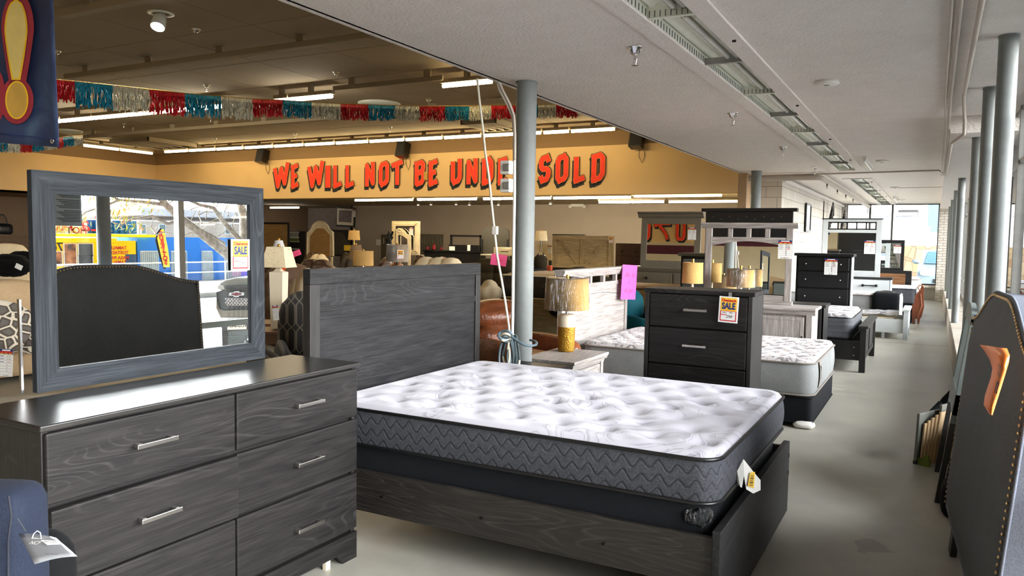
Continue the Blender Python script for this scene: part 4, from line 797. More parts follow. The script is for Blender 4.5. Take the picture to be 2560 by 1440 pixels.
def rrect(hx, hy, r, n=8): return [(sx*(hx-r)+r*math.cos(a), sy*(hy-r)+r*math.sin(a)) for (sx, sy, a0) in ((1, 1, 0), (-1, 1, 90), (-1, -1, 180), (1, -1, 270)) for a in [math.radians(a0+90*i/n) for i in range(n+1)]]
def mattress(t, L, Wd, z0, z1, m_top, m_side, m_cord, r=.09, tuft=.22, dip=.02, step=.025, lip=.035, bands=0, fat=.012):
    hx, hy = L/2, Wd/2; zl = z1-lip
    out = rrect(hx, hy, r, 8); n = len(out); b = MB(); K = 10
    for k in range(K+1):
        f = k/K; o = fat*math.sin(math.pi*f) if not bands else fat*abs(math.sin(math.pi*f*bands)); b.v += [Vector((x*(1+o/hx), y*(1+o/hy), z0+(zl-z0)*f)) for x, y in out]
    for k in range(K):
        for i in range(n): b.f.append((k*n+i, k*n+(i+1) % n, (k+1)*n+(i+1) % n, (k+1)*n+i)); b.m.append(0); b.sm.append(True)
    b.f.append(tuple(range(n))[::-1]); b.m.append(0); b.sm.append(False); b.build('side_border', m_side, t)
    nx, ny = int(L/step), int(Wd/step)
    def fn(u, v):
        x, y = (2*u-1)*hx, (2*v-1)*hy; ix, iy = max(-hx+r, min(hx-r, x)), max(-hy+r, min(hy-r, y)); dx, dy = x-ix, y-iy; l = math.hypot(dx, dy)
        if l > 0: s = max(abs(dx), abs(dy))/l; x, y = ix+dx*s, iy+dy*s
        e = min(hx-abs((2*u-1)*hx), hy-abs((2*v-1)*hy)); z = zl+lip*min(1, max(0, 1-(1-min(1, e/.07))**2))**.5
        row = round((y+hy)/tuft*1.15); ox = .5*(row % 2); d2 = 1e9
        for rr in (row-1, row, row+1):
            cy = rr*tuft/1.15-hy; o2 = .5*(rr % 2); cx = (round((x+hx)/tuft-o2)+o2)*tuft-hx; d = math.hypot(x-cx, y-cy); d2 = min(d2, d)
        if e > .05: z -= dip*math.exp(-(d2/.045)**2)+dip*.35*math.exp(-(d2/.11)**2); z += dip*.16*math.sin(x*31+3*math.sin(y*9))*math.sin(y*27+2*math.sin(x*11))
        return (x, y, z)
    b = MB(); b.grid(fn, nx, ny); b.build('quilted_top', m_top, t)
    for z, nm in ((zl, 'top_piping'), (z0+.006, 'bottom_piping')):
        P = [(x*(1+.006/hx), y*(1+.006/hy), z) for x, y in out]; b = MB(); b.tube(P+[P[0]], .008, 8); b.build(nm, m_cord, t)
def box_spring(t, L, Wd, z0, z1, m, r=.05):
    b = MB(); o = rrect(L/2, Wd/2, r, 5); b.prism(o, z0, z1, 'z', 0, True); b.build('fabric_box', m, t, .006)
    for z in (z0+.01, z1-.01): P = [(x*1.003, y*1.004, z) for x, y in o]; b = MB(); b.tube(P+[P[0]], .006, 6); b.build('edge_piping', m, t)
def lamp_shade(par, r0, r1, z0, z1, m, nsh=40, sq=False):
    n = 4 if sq else nsh; b = MB(); b.lathe([(r0, z0), (r1, z1), (r1-.004, z1), (r0-.004, z0), (r0, z0)], n=n); b.lathe([(r0+.002, z0), (r0+.002, z0+.008)], n=n); b.lathe([(r1+.002, z1-.008), (r1+.002, z1)], n=n)
    o = b.build('lamp_shade', m, par); b = MB(); b.cyl((-r1+.004, 0, z1-.02), (r1-.004, 0, z1-.02), .002, n=6); b.cyl((0, -r1+.004, z1-.02), (0, r1-.004, z1-.02), .002, n=6); b.build('spider', m_brass, o); return o
# quilt and ticking materials
def vine_quilt(name, base, line, sc=4.0, blotch=None):
    m, t, b = _new(name); v = _tc(t); n = _noise(t, v, sc*.55, 1.5, .8); lines = None
    for mul, ph, wd in ((9, 0, .05), (9, .22, .035)):
        k = _math(t, 'ABSOLUTE', _math(t, 'SUBTRACT', _math(t, 'FRACT', _math(t, 'ADD', _math(t, 'MULTIPLY', n, mul), ph)), .5)); l = _ramp(t, k, [(0, (1, 1, 1)), (wd, (0, 0, 0))]); lines = l if lines is None else _mix(t, 1, lines, l, 'LIGHTEN')
    k = _math(t, 'FRACT', _math(t, 'MULTIPLY', n, 9)); band = _ramp(t, k, [(.50, (0, 0, 0)), (.52, (1, 1, 1)), (.70, (1, 1, 1)), (.72, (0, 0, 0))])
    hatch = _ramp(t, _math(t, 'FRACT', _math(t, 'MULTIPLY', _noise(t, v, sc*2.2, 0, 0), 60)), [(.3, (0, 0, 0)), (.5, (1, 1, 1))])
    where = _ramp(t, _noise(t, _tc(t), 3.1, 1), [(.44, (0, 0, 0)), (.5, (1, 1, 1))])
    f = _math(t, 'MULTIPLY', _mix(t, .45, lines, _mix(t, 1, band, hatch, 'MULTIPLY')), where)
    c = lin(base); 
    if blotch: c = _ramp(t, _noise(t, _tc(t, (1, 1.6, 1)), sc*2.6, 2, 1.5), [(.40, lin(blotch[0])), (.47, lin(base)), (.58, lin(base)), (.64, lin(blotch[1]))])
    t.links.new(_mix(t, f, c, lin(line)), b.inputs['Base Color']); b.inputs['Roughness'].default_value = .85; b.inputs['Sheen Weight'].default_value = .2
    w = _noise(t, _tc(t), 160, 2); _bump(t, b, _math(t, 'ADD', _math(t, 'MULTIPLY', w, .5), _math(t, 'MULTIPLY', n, 2)), .35, .006); return m
m_quilt = vine_quilt('white_vine_quilt', (184, 182, 190), (100, 100, 110))
m_quilt2 = vine_quilt('white_taupe_quilt', (184, 180, 180), (130, 126, 134), 5, ((118, 112, 112), (180, 160, 146)))
m_quilt3 = vine_quilt('grey_swirl_quilt', (150, 148, 148), (70, 68, 70), 3, ((90, 88, 90), (196, 190, 188)))
def wave_border(name, base, line, amp=.017, wl=.078, rows=.058):
    m, t, b = _new(name); c = t.nodes.new('ShaderNodeTexCoord'); s = t.nodes.new('ShaderNodeSeparateXYZ'); t.links.new(c.outputs['Object'], s.inputs[0])
    q = _math(t, 'ADD', s.outputs[0], _math(t, 'MULTIPLY', s.outputs[1], 1)); tri = _math(t, 'MULTIPLY', _math(t, 'SINE', _math(t, 'MULTIPLY', q, 2*math.pi/wl)), amp)
    sn = _math(t, 'MULTIPLY', _math(t, 'SINE', _math(t, 'MULTIPLY', q, 2*math.pi/wl*.5)), amp*.35)
    z = _math(t, 'ADD', _math(t, 'ADD', s.outputs[2], tri), sn); k = _math(t, 'PINGPONG', z, rows/2); l = _ramp(t, k, [(0.0, (1, 1, 1)), (.0018, (1, 1, 1)), (.0034, (0, 0, 0))])
    n = _noise(t, _tc(t), 120, 3); cc = lin(base)
    t.links.new(_mix(t, l, _ramp(t, n, [(.35, tuple(x*.7 for x in cc[:3])), (.65, tuple(x*1.2 for x in cc[:3]))]), lin(line)), b.inputs['Base Color']); b.inputs['Roughness'].default_value = .9
    _bump(t, b, _math(t, 'ADD', _math(t, 'MULTIPLY', n, .15), _math(t, 'MULTIPLY', _math(t, 'MINIMUM', k, .012), 40)), .5, .01); return m
m_wave = wave_border('charcoal_wave_border', (58, 60, 66), (12, 13, 15))
m_tweed = fabric('grey_tweed_ticking', (118, 120, 119), 420, var=.4); m_tweedd = fabric('taupe_tweed', (118, 112, 104), 380)
m_bsfab = fabric('black_box_spring_cloth', (20, 21, 24), 200); m_bsgrey = fabric('slate_box_spring_cloth', (22, 25, 28), 200)
m_quiltdk = mat('charcoal_channel_cloth', (62, 64, 68), .85, bump=.3, bs=90)

# ---------------------------------------------------------------- dresser with six drawers
t = thing('dresser', 'wide charcoal wood dresser with six drawers and bar handles, front left', 'dresser', (-2.42, 2.175, 0), 90)
w, d, h = 1.50, .39, .95
for s in (-1, 1): b = MB(); b.box(s*(w/2-.011)-.011, s*(w/2-.011)+.011, 0, d, 0, h-.022); b.build('side_panel', m_charz, t, .002)
b = MB(); b.box(-w/2, w/2, d-.008, d, .03, h-.022); b.box(-w/2+.022, w/2-.022, .02, .03, .1, h-.022); b.build('back_panel', m_edge, t)
b = MB(); b.box(-w/2-.015, w/2+.015, -.022, d+.03, h-.022, h); b.build('top', m_chart, t, .005, 3)
b = MB(); b.prism([(-w/2+.02, 0), (-w/2+.10, 0), (-w/2+.14, .05), (w/2-.14, .05), (w/2-.10, 0), (w/2, 0), (w/2, .13), (-w/2+.02, .13)], -.016, .004, 'y'); b.build('plinth', m_char, t, .003)
rows = [(.694, .922), (.432, .680), (.150, .418)]; k = 0
for r_, (z0, z1) in enumerate(rows):
    for x0, x1, hx in ((-w/2+.004, .002, -.372), (.010, w/2-.004, .40)):
        pull = .018 if (r_ == 1 and x0 < -.1) else 0
        b = MB(); b.box(x0, x1, -.020-pull, -.001, z0, z1); o = b.build('drawer', m_char, t, .006, 3); bar_pull(o, hx, -.020-pull, (.818, .560, .268)[r_], .165, m_nickel)
b = MB(); b.box(w/2-.2, w/2-.17, -.0, .02, 0, .05); b.build('levelling_foot', m_cream, t)
# ---------------------------------------------------------------- big mirror on the dresser
m_mfr = wood('blue_grey_wood', (38, 41, 45), (54, 58, 62), 'x', .6, .4, spec=.08); m_mfz = wood('blue_grey_wood_upright', (38, 41, 45), (54, 58, 62), 'z', .6, .4, spec=.08)
t = thing('dresser_mirror', 'large rectangular mirror in a blue grey wood frame standing on the charcoal dresser', 'mirror', (-2.887, 2.242, .95), 87.8)
t.rotation_euler = (math.radians(-.7), 0, math.radians(87.8))
mirror(t, 1.085, .825, .083, .03, m_mfr, 0, -.004, m_mfz)
b = MB(); b.box(-.58, -.572, .03, .045, 0, .35); b.build('support_post', m_chrome, t)
c0 = atX(596, 637, -2.887); sale_sign('Clearance SALE card reading 798, six piece bed set, taped to the big dresser mirror', frame_M(c0+Vector((.014, 0, 0)), (math.sin(MIRA), math.cos(MIRA), 0), (0, 0, 1)), .108, '1350', '798', '6 pc Bed Set')
# framed notice on the window, seen from behind in the mirror
p = mir(168, 522, .62); t = thing('window_notice', 'printed grey notice sheet taped inside the shop window, seen in the mirror', 'notice'); M_ = frame_M((.60, p.y, p.z), (0, -1, 0), (0, 0, 1))
b = MB(M_); b.box(-.11, .11, -.14, .14, -.001, .001); b.build('sheet', mat('grey_notice_paper', (150, 158, 160), .7), t); b = MB(M_)
for i in range(19):
    if i in (3, 10): continue
    b.box(-.095, .095-(i % 4)*.02, .118-i*.0125, .123-i*.0125, .0012, .0016)
b.build('print', m_ink, t)
# ---------------------------------------------------------------- charcoal bed
t = thing('bed', 'charcoal wood queen bed frame with tall panel headboard and low footboard', 'bed', (-2.80, 3.885, 0))
b = MB(); y0, y1 = -.855, .855
hb = MB(); hb.box(-.045, -.012, y0+.01, y1-.01, .35, 1.37); hb = hb.build('headboard', m_chary, t, .002)
b = MB(); b.box(-.05, .0, y0, y1, 1.30, 1.38); b.build('top_rail', m_chary, hb, .003)
b = MB(); b.box(-.05, .0, y0, y0+.075, 0, 1.30); b.build('post', m_charz, hb, .003); b = MB(); b.box(-.05, .0, y1-.06, y1, 0, 1.30); b.build('post', m_charz, hb, .003)
b = MB(); b.box(-.012, -.003, y0+.075, y1-.06, 1.115, 1.155); b.build('middle_rail', m_chary, hb, .002)
for s, nm in ((-1, 'side_rail'), (1, 'side_rail')): b = MB(); yy = s*.822; b.box(0, 2.08, yy-.012, yy+.012, .175, .385); o = b.build(nm, m_brown, t, .003); b = MB(); [b.cyl((x, yy+s*.012, .27), (x, yy+s*.019, .27), .007, n=10) for x in (.45, 1.02, 1.62)]; b.build('bolt', m_iron, o)
b = MB(); b.box(2.08, 2.115, -.855, .80, .01, .42); o = b.build('footboard', m_chary, t, .004); b = MB(); [b.box(2.114, 2.118, .775, .785, z-.012, z+.012) for z in (.24, .34)]; b.build('bolt', m_iron, o)
t = thing('box_spring', 'black box spring set inside the charcoal bed frame', 'box spring', (-1.755, 3.875, 0)); box_spring(t, 1.98, 1.55, .22, .50, m_bsgrey)
b = MB(); b.soft(.90, .995, -.782, -.70, .405, .475, .02); b.build('corner_guard', m_plast, t)
t = thing('mattress', 'white quilted mattress with charcoal wavy border on the charcoal bed', 'mattress', (-1.745, 3.875, 0))
mattress(t, 2.05, 1.60, .50, .715, m_quilt, m_wave, m_black, .10, .23, .026, .018, .03)
TG = frame_M(Vector((1.062, -.478, .625)), RT, (0, 0, 1)); k = .00176; b = MB(TG)
b.poly([(x*k, -y*k, z) for x, y, z in ((0, 0, 0), (22, 28, .008), (41, 50, .012), (42, 75, .012), (25, 84, .01), (8, 74, .006), (2, 40, .002))], 0)
b.poly([(x*k, -y*k, z) for x, y, z in ((0, 0, 0), (2, 40, .002), (-1, 72, -.004), (-5, 70, -.006), (-13, 32, -.012))], 0); b.poly([(x*k, -y*k, z) for x, y, z in ((-12, 34, -.02), (-3, 66, -.015), (-8, 70, -.018), (-12, 50, -.022))], 0); lt = b.build('law_tag', m_paper, t)
b = MB(TG); b.poly([(x*k, -y*k, .014) for x, y in ((15, 32), (27, 29), (25, 70), (10, 64))], 0)
for i in range(8): y = 36+i*3.6; b.poly([(xx*k, -yy*k, .0155) for xx, yy in ((16-i*.4, y), (24-i*.2, y+.8), (24-i*.2, y+2.0+(i % 3)*.6), (16-i*.4, y+1.2+(i % 3)*.6))], 1)
b.build('yellow_barcode_label', [m_yel, m_ink], lt)
# ---------------------------------------------------------------- nightstands, lamp
t = thing('nightstand', 'low dark charcoal nightstand half hidden behind the white mattress', 'nightstand', (-2.43, 5.14, 0), 90); case(t, .53, .45, .60, .03, m_charz, m_char)
for z0, z1 in ((.33, .56), (.08, .32)): o = drawer(t, -.255, .255, z0, z1, m_char); bar_pull(o, 0, -.024, (z0+z1)/2, .12, m_nickel)
t = thing('nightstand', 'whitewashed nightstand with moulded top carrying the gold based lamp', 'nightstand', (-2.50, 5.99, 0), 90); case(t, .66, .43, .59, .025, m_washz, m_wash, .04, .08)
b = MB(); b.prism([(-.03, .535), (-.012, .535), (-.0, .50), (.01, .50), (.01, .565), (-.038, .565)], -.37, .37, 'x'); b.build('cornice', m_wash, t, .003)
for z0, z1 in ((.30, .50), (.09, .28)): o = drawer(t, -.25, .25, z0, z1, m_wash, -.002, .014, True); b = MB(); b.box(-.06, .06, -.026, -.016, (z0+z1)/2-.03, (z0+z1)/2-.012); b.build('handle', m_iron, o)
for s in (-1, 1): b = MB(); b.box(s*.31-.025, s*.31+.025, -.012, .01, 0, .52); b.build('front_post', m_washz, t, .003)
lp = atZ(1415, 878, .59); t = thing('table_lamp', 'gold and cream lamp with plastic wrapped shade on the whitewashed nightstand', 'lamp', (lp.x, lp.y, .59))
b = MB(); b.lathe([(.0, 0), (.066, .0), (.072, .012), (.074, .1), (.076, .215)]); b.build('gold_base', m_gold, t); b = MB(); b.lathe([(.076, .215), (.077, .30), (.072, .318), (.06, .325), (0, .325)]); b.build('cream_body', m_cream, t)
b = MB(); b.cyl((0, 0, .325), (0, 0, .40), .012); b.cyl((0, 0, .40), (0, 0, .45), .02); b.build('socket', m_chrome, t); lamp_shade(t, .190, .180, .365, .635, m_shade); b = MB(); b.cyl((0, 0, .60), (0, 0, .665), .012, n=16); b.build('finial', m_brass, t)
b = MB(); b.lathe([(.196, .36), (.193, .5), (.186, .64), (.1, .645)], n=60); b.build('plastic_wrap', m_plast, t)
# ---------------------------------------------------------------- cables on the column
t = thing('hanging_cable', 'white cable hanging from the ceiling edge down to the knotted coil by the grey column', 'cable'); P = [(1193, 197), (1199, 255), (1207, 320), (1213, 380), (1222, 440), (1230, 520), (1236, 575), (1243, 640), (1254, 700), (1264, 760), (1272, 815), (1274, 848)]
b = MB(); b.tube([atD(x, y, 5.75) for x, y in P], .009, 8); b.build('cord', mat('off_white_cable', (206, 200, 182), .5), t); p = atD(1238, 576, 5.74); b = MB(); b.box(p.x-.02, p.x+.02, p.y-.015, p.y+.015, p.z-.03, p.z+.03); b.build('connector', m_plwhite, t, .004)
t = thing('cable_coil', 'knotted bundle of grey and white cables tied to the grey column', 'cable coil'); random.seed(2); cols = [mat('grey_blue_cable', (96, 116, 126), .5), mat('ivory_cable', (214, 206, 184), .5), mat('dark_cable', (70, 82, 84), .5)]
for k in range(9):
    cx = 1262+k*3.2; w_ = random.uniform(8, 20); l = random.uniform(90, 112); b = MB(); ph = random.uniform(0, 1)
    b.tube([atD(cx+w_*math.sin(a)*(.35+.65*((1-math.cos(a))/2))+random.uniform(-.5, .5)*0+ph*2, 838+l*(1-math.cos(a))/2*(.78+.04*k/2), 5.55+.03*math.cos(a+k)) for a in [2*math.pi*i/24 for i in range(25)]], .0085, 7); b.build('cable_loop', cols[k % 3], t)
for k in range(3): b = MB(); b.tube([atD(1263+(17-k*3)*math.cos(a), 838+(11-k*2)*math.sin(a)+k*5, 5.50+.02*math.sin(2*a+k)) for a in [2*math.pi*i/16 for i in range(17)]], .009, 7); b.build('knot_turn', cols[k], t)
b = MB(); b.tube([atD(x, y, d_) for x, y, d_ in ((1275, 836, 5.5), (1285, 846, 5.5), (1297, 855, 5.45), (1312, 863, 5.42), (1328, 865, 5.43), (1340, 862, 5.5), (1342, 857, 5.58), (1338, 853, 5.66), (1325, 850, 5.7))], .009, 8); b.build('column_tie', cols[0], t)
t = thing('wall_conduit', 'white conduit with two outlet boxes running down the left side of the grey column', 'conduit'); b = MB()
b.tube([atD(x, y, 5.95) for x, y in ((1245, 208), (1250, 225), (1270, 262), (1282, 290), (1286, 330), (1286, 480), (1284, 600), (1282, 760), (1280, 870))], .013, 8); b.build('tube', m_plwhite, t)
b = MB(); b.tube([atD(x, y, 5.93) for x, y in ((1249, 208), (1256, 225), (1275, 262), (1285, 290), (1287, 335), (1287, 400))], .011, 8); b.build('tube', m_pipe, t)
for y in (419, 464): p = atD(1270, y, 5.8); b = MB(); b.box(p.x-.05, p.x+.03, p.y-.035, p.y+.03, p.z-.05, p.z+.05); o = b.build('outlet_box', m_plwhite, t, .008); b = MB(); b.box(p.x-.02, p.x+.035, p.y-.05, p.y-.03, p.z-.03, p.z+.025); b.build('plug', m_alu, o, .008)
# ---------------------------------------------------------------- tall chest between the beds
t = thing('drawer_chest', 'tall charcoal chest of drawers with a Clearance card, between the two white mattresses', 'chest of drawers', (-1.345, 5.07, 0)); w, d, h = .70, .34, 1.24; case(t, w, d, h, .026, m_charz, m_char, .014, .03)
for s in (-1, 1): b = MB(); b.box(s*(w/2-.012)-.014, s*(w/2-.012)+.014, -.020, .004, 0, h-.026); b.build('front_stile', m_charz, t, .003)
for z0, z1 in ((.992, 1.205), (.745, .983), (.498, .736), (.250, .489), (.03, .241)): o = drawer(t, -w/2+.03, w/2-.03, z0, z1, m_char, -.004, .018); bar_pull(o, -.005, -.022, (z0+z1)/2+.012, .155, m_nickel)
p = atY(1822, 774, 5.03); sale_sign('Clearance SALE card reading 298 hanging on the tall charcoal chest', FRONT(p.x, 5.02, p.z) @ RZ(-2), .122, '496', '298')
p2 = atY(1826, 739, 5.03); b = MB(); b.box(p2.x-.01, p2.x+.01, 5.022, 5.024, p2.z-.02, p2.z+.02); tag(b.build('tape_strip', m_alu), 'short grey tape strip holding the Clearance card on the chest', 'tape')
# ---------------------------------------------------------------- second bed, white panel headboard
t = thing('bed_headboard', 'whitewashed headboard with open slots under its top rail, behind the tweed mattress', 'headboard', (-3.05, 7.56, 0), 90); w = 1.78
b = MB(); b.box(-w/2+.05, w/2-.05, .015, .04, .35, 1.12); b.build('panel', m_wash, t, .003); b = MB(); b.grid(lambda u, v: (-w/2+.08+(w-.16)*u, .012, .95+.06*math.sin(math.pi*u)+v*.004), 20, 1); b.build('arch_groove', m_edge, t)
for s in (-1, 1): b = MB(); b.box(s*(w/2-.035)-.035, s*(w/2-.035)+.035, 0, .05, 0, 1.2); b.build('post', m_washz, t, .003)
b = MB(); b.box(-w/2+.05, w/2-.05, .005, .045, 1.08, 1.12); b.build('lower_rail', m_wash, t, .003)
b = MB(); b.prism([(-.035, 1.27), (-.035, 1.25), (-.005, 1.19), (.05, 1.19), (.075, 1.25), (.075, 1.27)], -w/2-.03, w/2+.03, 'x'); b.build('cornice', m_wash, t, .003)
for i in range(1, 5): x = -w/2+w*i/5; b = MB(); b.box(x-.025, x+.025, .005, .045, 1.12, 1.2); b.build('spindle', m_washz, t, .002)
t = thing('box_spring', 'black box spring on the floor under the tweed sided mattress', 'box spring', (-1.90, 7.70, 0)); box_spring(t, 2.1, 1.55, .035, .27, m_bsfab)
b = MB(); b.soft(.92, 1.06, -.80, -.68, .0, .05, .012); b.build('corner_wrap', m_plwhite, t); b = MB(); [b.cyl((x, y, 0), (x, y, .04), .02) for x in (-.9, .9) for y in (-.6, .6)]; b.build('glide', m_iron, t)
t = thing('mattress', 'white and taupe quilted mattress with grey tweed sides on the black box spring', 'mattress', (-1.895, 7.70, 0)); mattress(t, 2.1, 1.58, .275, .60, m_quilt2, m_tweed, m_tweedd, .12, .17, .03, .025, .05)
b = MB(); b.grid(lambda u, v: (1.06+.016*math.sin(math.pi*v), -.52+u*.10-.02, .55-.24*v), 4, 10); b.grid(lambda u, v: (1.078+.0*u, -.505+u*.05, .50-.12*v+.004), 2, 2, 1); b.build('handle_strap', [m_tweedd, m_alu], t)
p = atX(1572, 695, -3.0); t = thing('pink_sign', 'neon pink card with handwriting hanging on the right end of the whitewashed headboard', 'sign'); M_ = frame_M((-2.955, 8.22, 1.10), (.5, 1, 0), (0, 0, 1)) @ RZ(-3); b = MB(M_); b.box(-.11, .11, -.19, .19, -.001, .001); b.build('card', m_pink, t)
b = MB(M_); b.text('As Is', .075, TR((0, .08, .002)), 0, 0, ital=.3); b.text('x', .06, TR((0, 0, .002))); b.text('6 pc', .075, TR((0, -.09, .002)), ital=.3); b.build('writing', m_red, t)
# ---------------------------------------------------------------- whitewashed dresser, mirror, lamps, black board
t = thing('dresser', 'whitewashed dresser with panelled doors and cornice top beyond the tweed mattress', 'dresser', (-1.85, 8.72, 0)); w = 1.50; case(t, w, .45, .88, .03, m_washz, m_wash, .035, .06)
b = MB(); b.prism([(-.03, .85), (-.005, .80), (.01, .80), (.01, .85)], -w/2-.03, w/2+.03, 'x'); b.build('cornice', m_wash, t, .003)
for s in (-1, 1): b = MB(); b.box(s*(w/2-.03)-.03, s*(w/2-.03)+.03, -.014, .005, 0, .85); b.build('front_post', m_washz, t, .003)
for x0, x1 in ((.19, .67), (-.67, -.19)): o = drawer(t, x0, x1, .08, .78, m_washz, -.002, .014, True, 'door'); b = MB(); b.box(x1-.02, x1-.008, -.03, -.014, .5, .58); b.build('hinge', m_iron, o)
for z0, z1 in ((.08, .30), (.32, .54), (.56, .78)): o = drawer(t, -.17, .17, z0, z1, m_wash, -.002, .014, True); bar_pull(o, 0, -.016, (z0+z1)/2, .1, m_iron)
t = thing('dresser_mirror', 'whitewashed mirror with arched top glass and four slots, on the whitewashed dresser', 'mirror', (-1.85, 9.0, .88), 0, None, (math.radians(-1.6), 0, 0)); w, h = .96, .90
for s in (-1, 1): b = MB(); b.box(s*(w/2-.035)-.035, s*(w/2-.035)+.035, 0, .045, 0, h-.05); b.build('post', m_washz, t, .003)
b = MB(); b.prism([(-.035, h), (-.035, h-.015), (-.005, h-.06), (.05, h-.06), (.05, h)], -w/2-.05, w/2+.05, 'x'); b.build('cornice', m_wash, t, .003)
b = MB(); b.prism([(-w/2+.07, .66), *[(-w/2+.07+(w-.14)*i/16, .64+.055*math.sin(math.pi*i/16)) for i in range(17)], (w/2-.07, .66), (w/2-.07, .74), (-w/2+.07, .74)], .005, .04, 'y'); b.build('arched_rail', m_wash, t, .002)
for i in range(1, 4): x = -w/2+.07+(w-.14)*i/4; b = MB(); b.box(x-.025, x+.025, .005, .04, .74, h-.06); b.build('spindle', m_washz, t, .002)
b = MB(); b.box(-w/2+.07, w/2-.07, .005, .04, 0, .10); b.box(-w/2-.02, w/2+.02, -.02, .045, 0, .04); b.build('bottom_rail', m_wash, t, .003); b = MB(); b.box(-w/2+.06, w/2-.06, .022, .026, .09, .71); b.build('mirror_glass', m_mirror, t)
t = thing('black_board', 'wide black painted mirror back with overhanging cap, rising behind the whitewashed mirror', 'mirror', (-1.98, 9.62, .88)); b = MB(); b.box(-.51, .51, 0, .04, 0, 1.05); b.build('back_panel', m_black, t, .003); b = MB(); b.box(-.56, .56, -.03, .07, 1.05, 1.09); b.build('cap', m_black, t, .004)
b = MB(); [b.cyl((x, -.001, .99-(i % 2)*.03), (x, .0, .99-(i % 2)*.03), .005, n=6) for i, x in enumerate([-.42+.1*i for i in range(9)])]; b.build('screw_head', m_nickel, t)
t = thing('dresser', 'black dresser standing back to back behind the whitewashed dresser', 'dresser', (-1.86, 9.66, 0), 180); case(t, 1.62, .42, .88, .03, m_black, m_black, .02, .06)
for r_ in range(3):
    for c_ in range(2): o = drawer(t, -.79+c_*.80, -.01+c_*.80, .1+r_*.25, .33+r_*.25, m_black); knob(o, -.4+c_*.8, -.024, .22+r_*.25, m_nickel)
p = atY(1961, 624, 8.93); price_tag('white price card with 40-70 percent off header on the whitewashed mirror post', FRONT(p.x, 8.97, p.z), .145, .20, ('$ 567', '$ 395', '$ 499'), 'Gpc Bed Set')
def wrapped_lamp(px, py0, py1, D, wpx, label, m, wrap, finial=True, base='cyl'):
    p = atD(px, py1, D); q = atD(px, py0, D); r = wpx/2/FPX*D; zt, zb = q.z, p.z; t = thing('table_lamp', label, 'lamp', (p.x, p.y, .88)); lamp_shade(t, r, r*.96, zb-.88, zt-.88, m)
    b = MB(); b.cyl((0, 0, .0), (0, 0, zt-.9), .012); b.build('stem', m_chrome, t)
    if zb > .93: b = MB(); b.lathe([(0, 0), (.07, 0), (.07, .01), (.02, .03), (.015, zb-.88)]); b.build('base', m_cream, t)
    if finial: b = MB(); b.cyl((0, 0, zt-.90), (0, 0, zt-.84), .014, n=12); b.build('finial', m_brass, t)
    if wrap: b = MB(); b.lathe([(r+.006, zb-.885), (r+.004, zt-.875), (r*.5, zt-.87)], n=50); b.build('plastic_wrap', m_plast, t)
    return t
wrapped_lamp(1851, 673, 717, 8.66, 67, 'table lamp with clear plastic wrapped drum shade in front of the arched mirror', m_shade, True)
wrapped_lamp(1731, 656, 708, 8.7, 52, 'table lamp with plain tan drum shade and round finial left of the whitewashed mirror', m_shade, False)
# ---------------------------------------------------------------- third bed (black) and black chest
def simple_foot(t, m, x, w, top, rail_z, leg=.07, panel=True):
    for s in (-1, 1): b = MB(); b.box(x-leg/2, x+leg/2, s*w/2-leg/2, s*w/2+leg/2, 0, top-.03); b.build('foot_post', m, t, .003)
    b = MB(); b.box(x-leg/2-.02, x+leg/2+.02, -w/2-leg/2-.02, w/2+leg/2+.02, top-.03, top); b.build('foot_cap', m, t, .004)
    b = MB(); b.box(x-.012, x+.012, -w/2+leg/2, w/2-leg/2, rail_z, top-.03); b.build('foot_panel', m, t, .002)
    if panel:
        b = MB(); [b.box(x+.008, x+.022, y-.03, y+.03, rail_z, top-.03) for y in (-w/2+.05, 0, w/2-.05)]; [b.box(x+.008, x+.022, -w/2, w/2, z, z+.06) for z in (rail_z, top-.09)]; b.build('foot_moulding', m, t, .002)
t = thing('bed', 'black bed frame with panelled footboard and square posts in the corridor', 'bed', (-2.85, 11.22, 0)); simple_foot(t, m_black, 2.13, 1.66, .57, .14)
for s in (-1, 1): b = MB(); b.box(0, 2.1, s*.80-.015, s*.80+.015, .14, .38); o = b.build('side_rail', m_black, t, .003); b = MB(); [b.cyl((2.03, s*.80-.015, z), (2.03, s*.80-.019, z), .008, n=8) for z in (.2, .3)]; b.build('bolt', m_nickel, o)
b = MB(); b.box(-.04, 0, -.84, .84, .0, 1.2); b.build('headboard', m_black, t, .004); b = MB(); [b.cyl((x, y, 0), (x, y, .2), .04) for x in (1.0, 1.75) for y in (-.5, .4)]; b.build('support_leg', m_black, t)
t = thing('mattress', 'dark channel sided mattress with grey swirl top on the black bed frame', 'mattress', (-1.85, 11.2, 0)); mattress(t, 1.98, 1.5, .39, .70, m_quilt3, m_quiltdk, m_black, .10, .24, .03, .04, .05, bands=4, fat=.015)
t = thing('box_spring', 'black box spring under the dark channel sided mattress', 'box spring', (-1.85, 11.2, 0)); box_spring(t, 1.96, 1.48, .20, .385, m_bsfab)
t = thing('drawer_chest', 'black chest with small silver knobs and a price card beyond the black bed', 'chest of drawers', (-1.435, 12.35, 0)); w = .76; case(t, w, .40, 1.42, .04, m_black, m_black, .03, .08)
for z0, z1 in ((1.17, 1.36), (.92, 1.15), (.67, .90), (.42, .65), (.12, .40)):
    o = drawer(t, -w/2+.03, w/2-.03, z0, z1, m_black); [knob(o, s*.24, -.024, (z0+z1)/2, m_nickel, .012) for s in (-1, 1)]
b = MB(); b.box(w/2, w/2+.004, .02, .38, .02, 1.36); b.build('pale_side', mat('pale_grey_side', (150, 156, 160), .3), t)
p = atY(2077, 667, 12.3); price_tag('white price card taped to the front of the black knobbed chest', FRONT(p.x, 12.31, p.z), .178, .235, ('$ 507', '$ 375', '$ 499'), 'Chest')
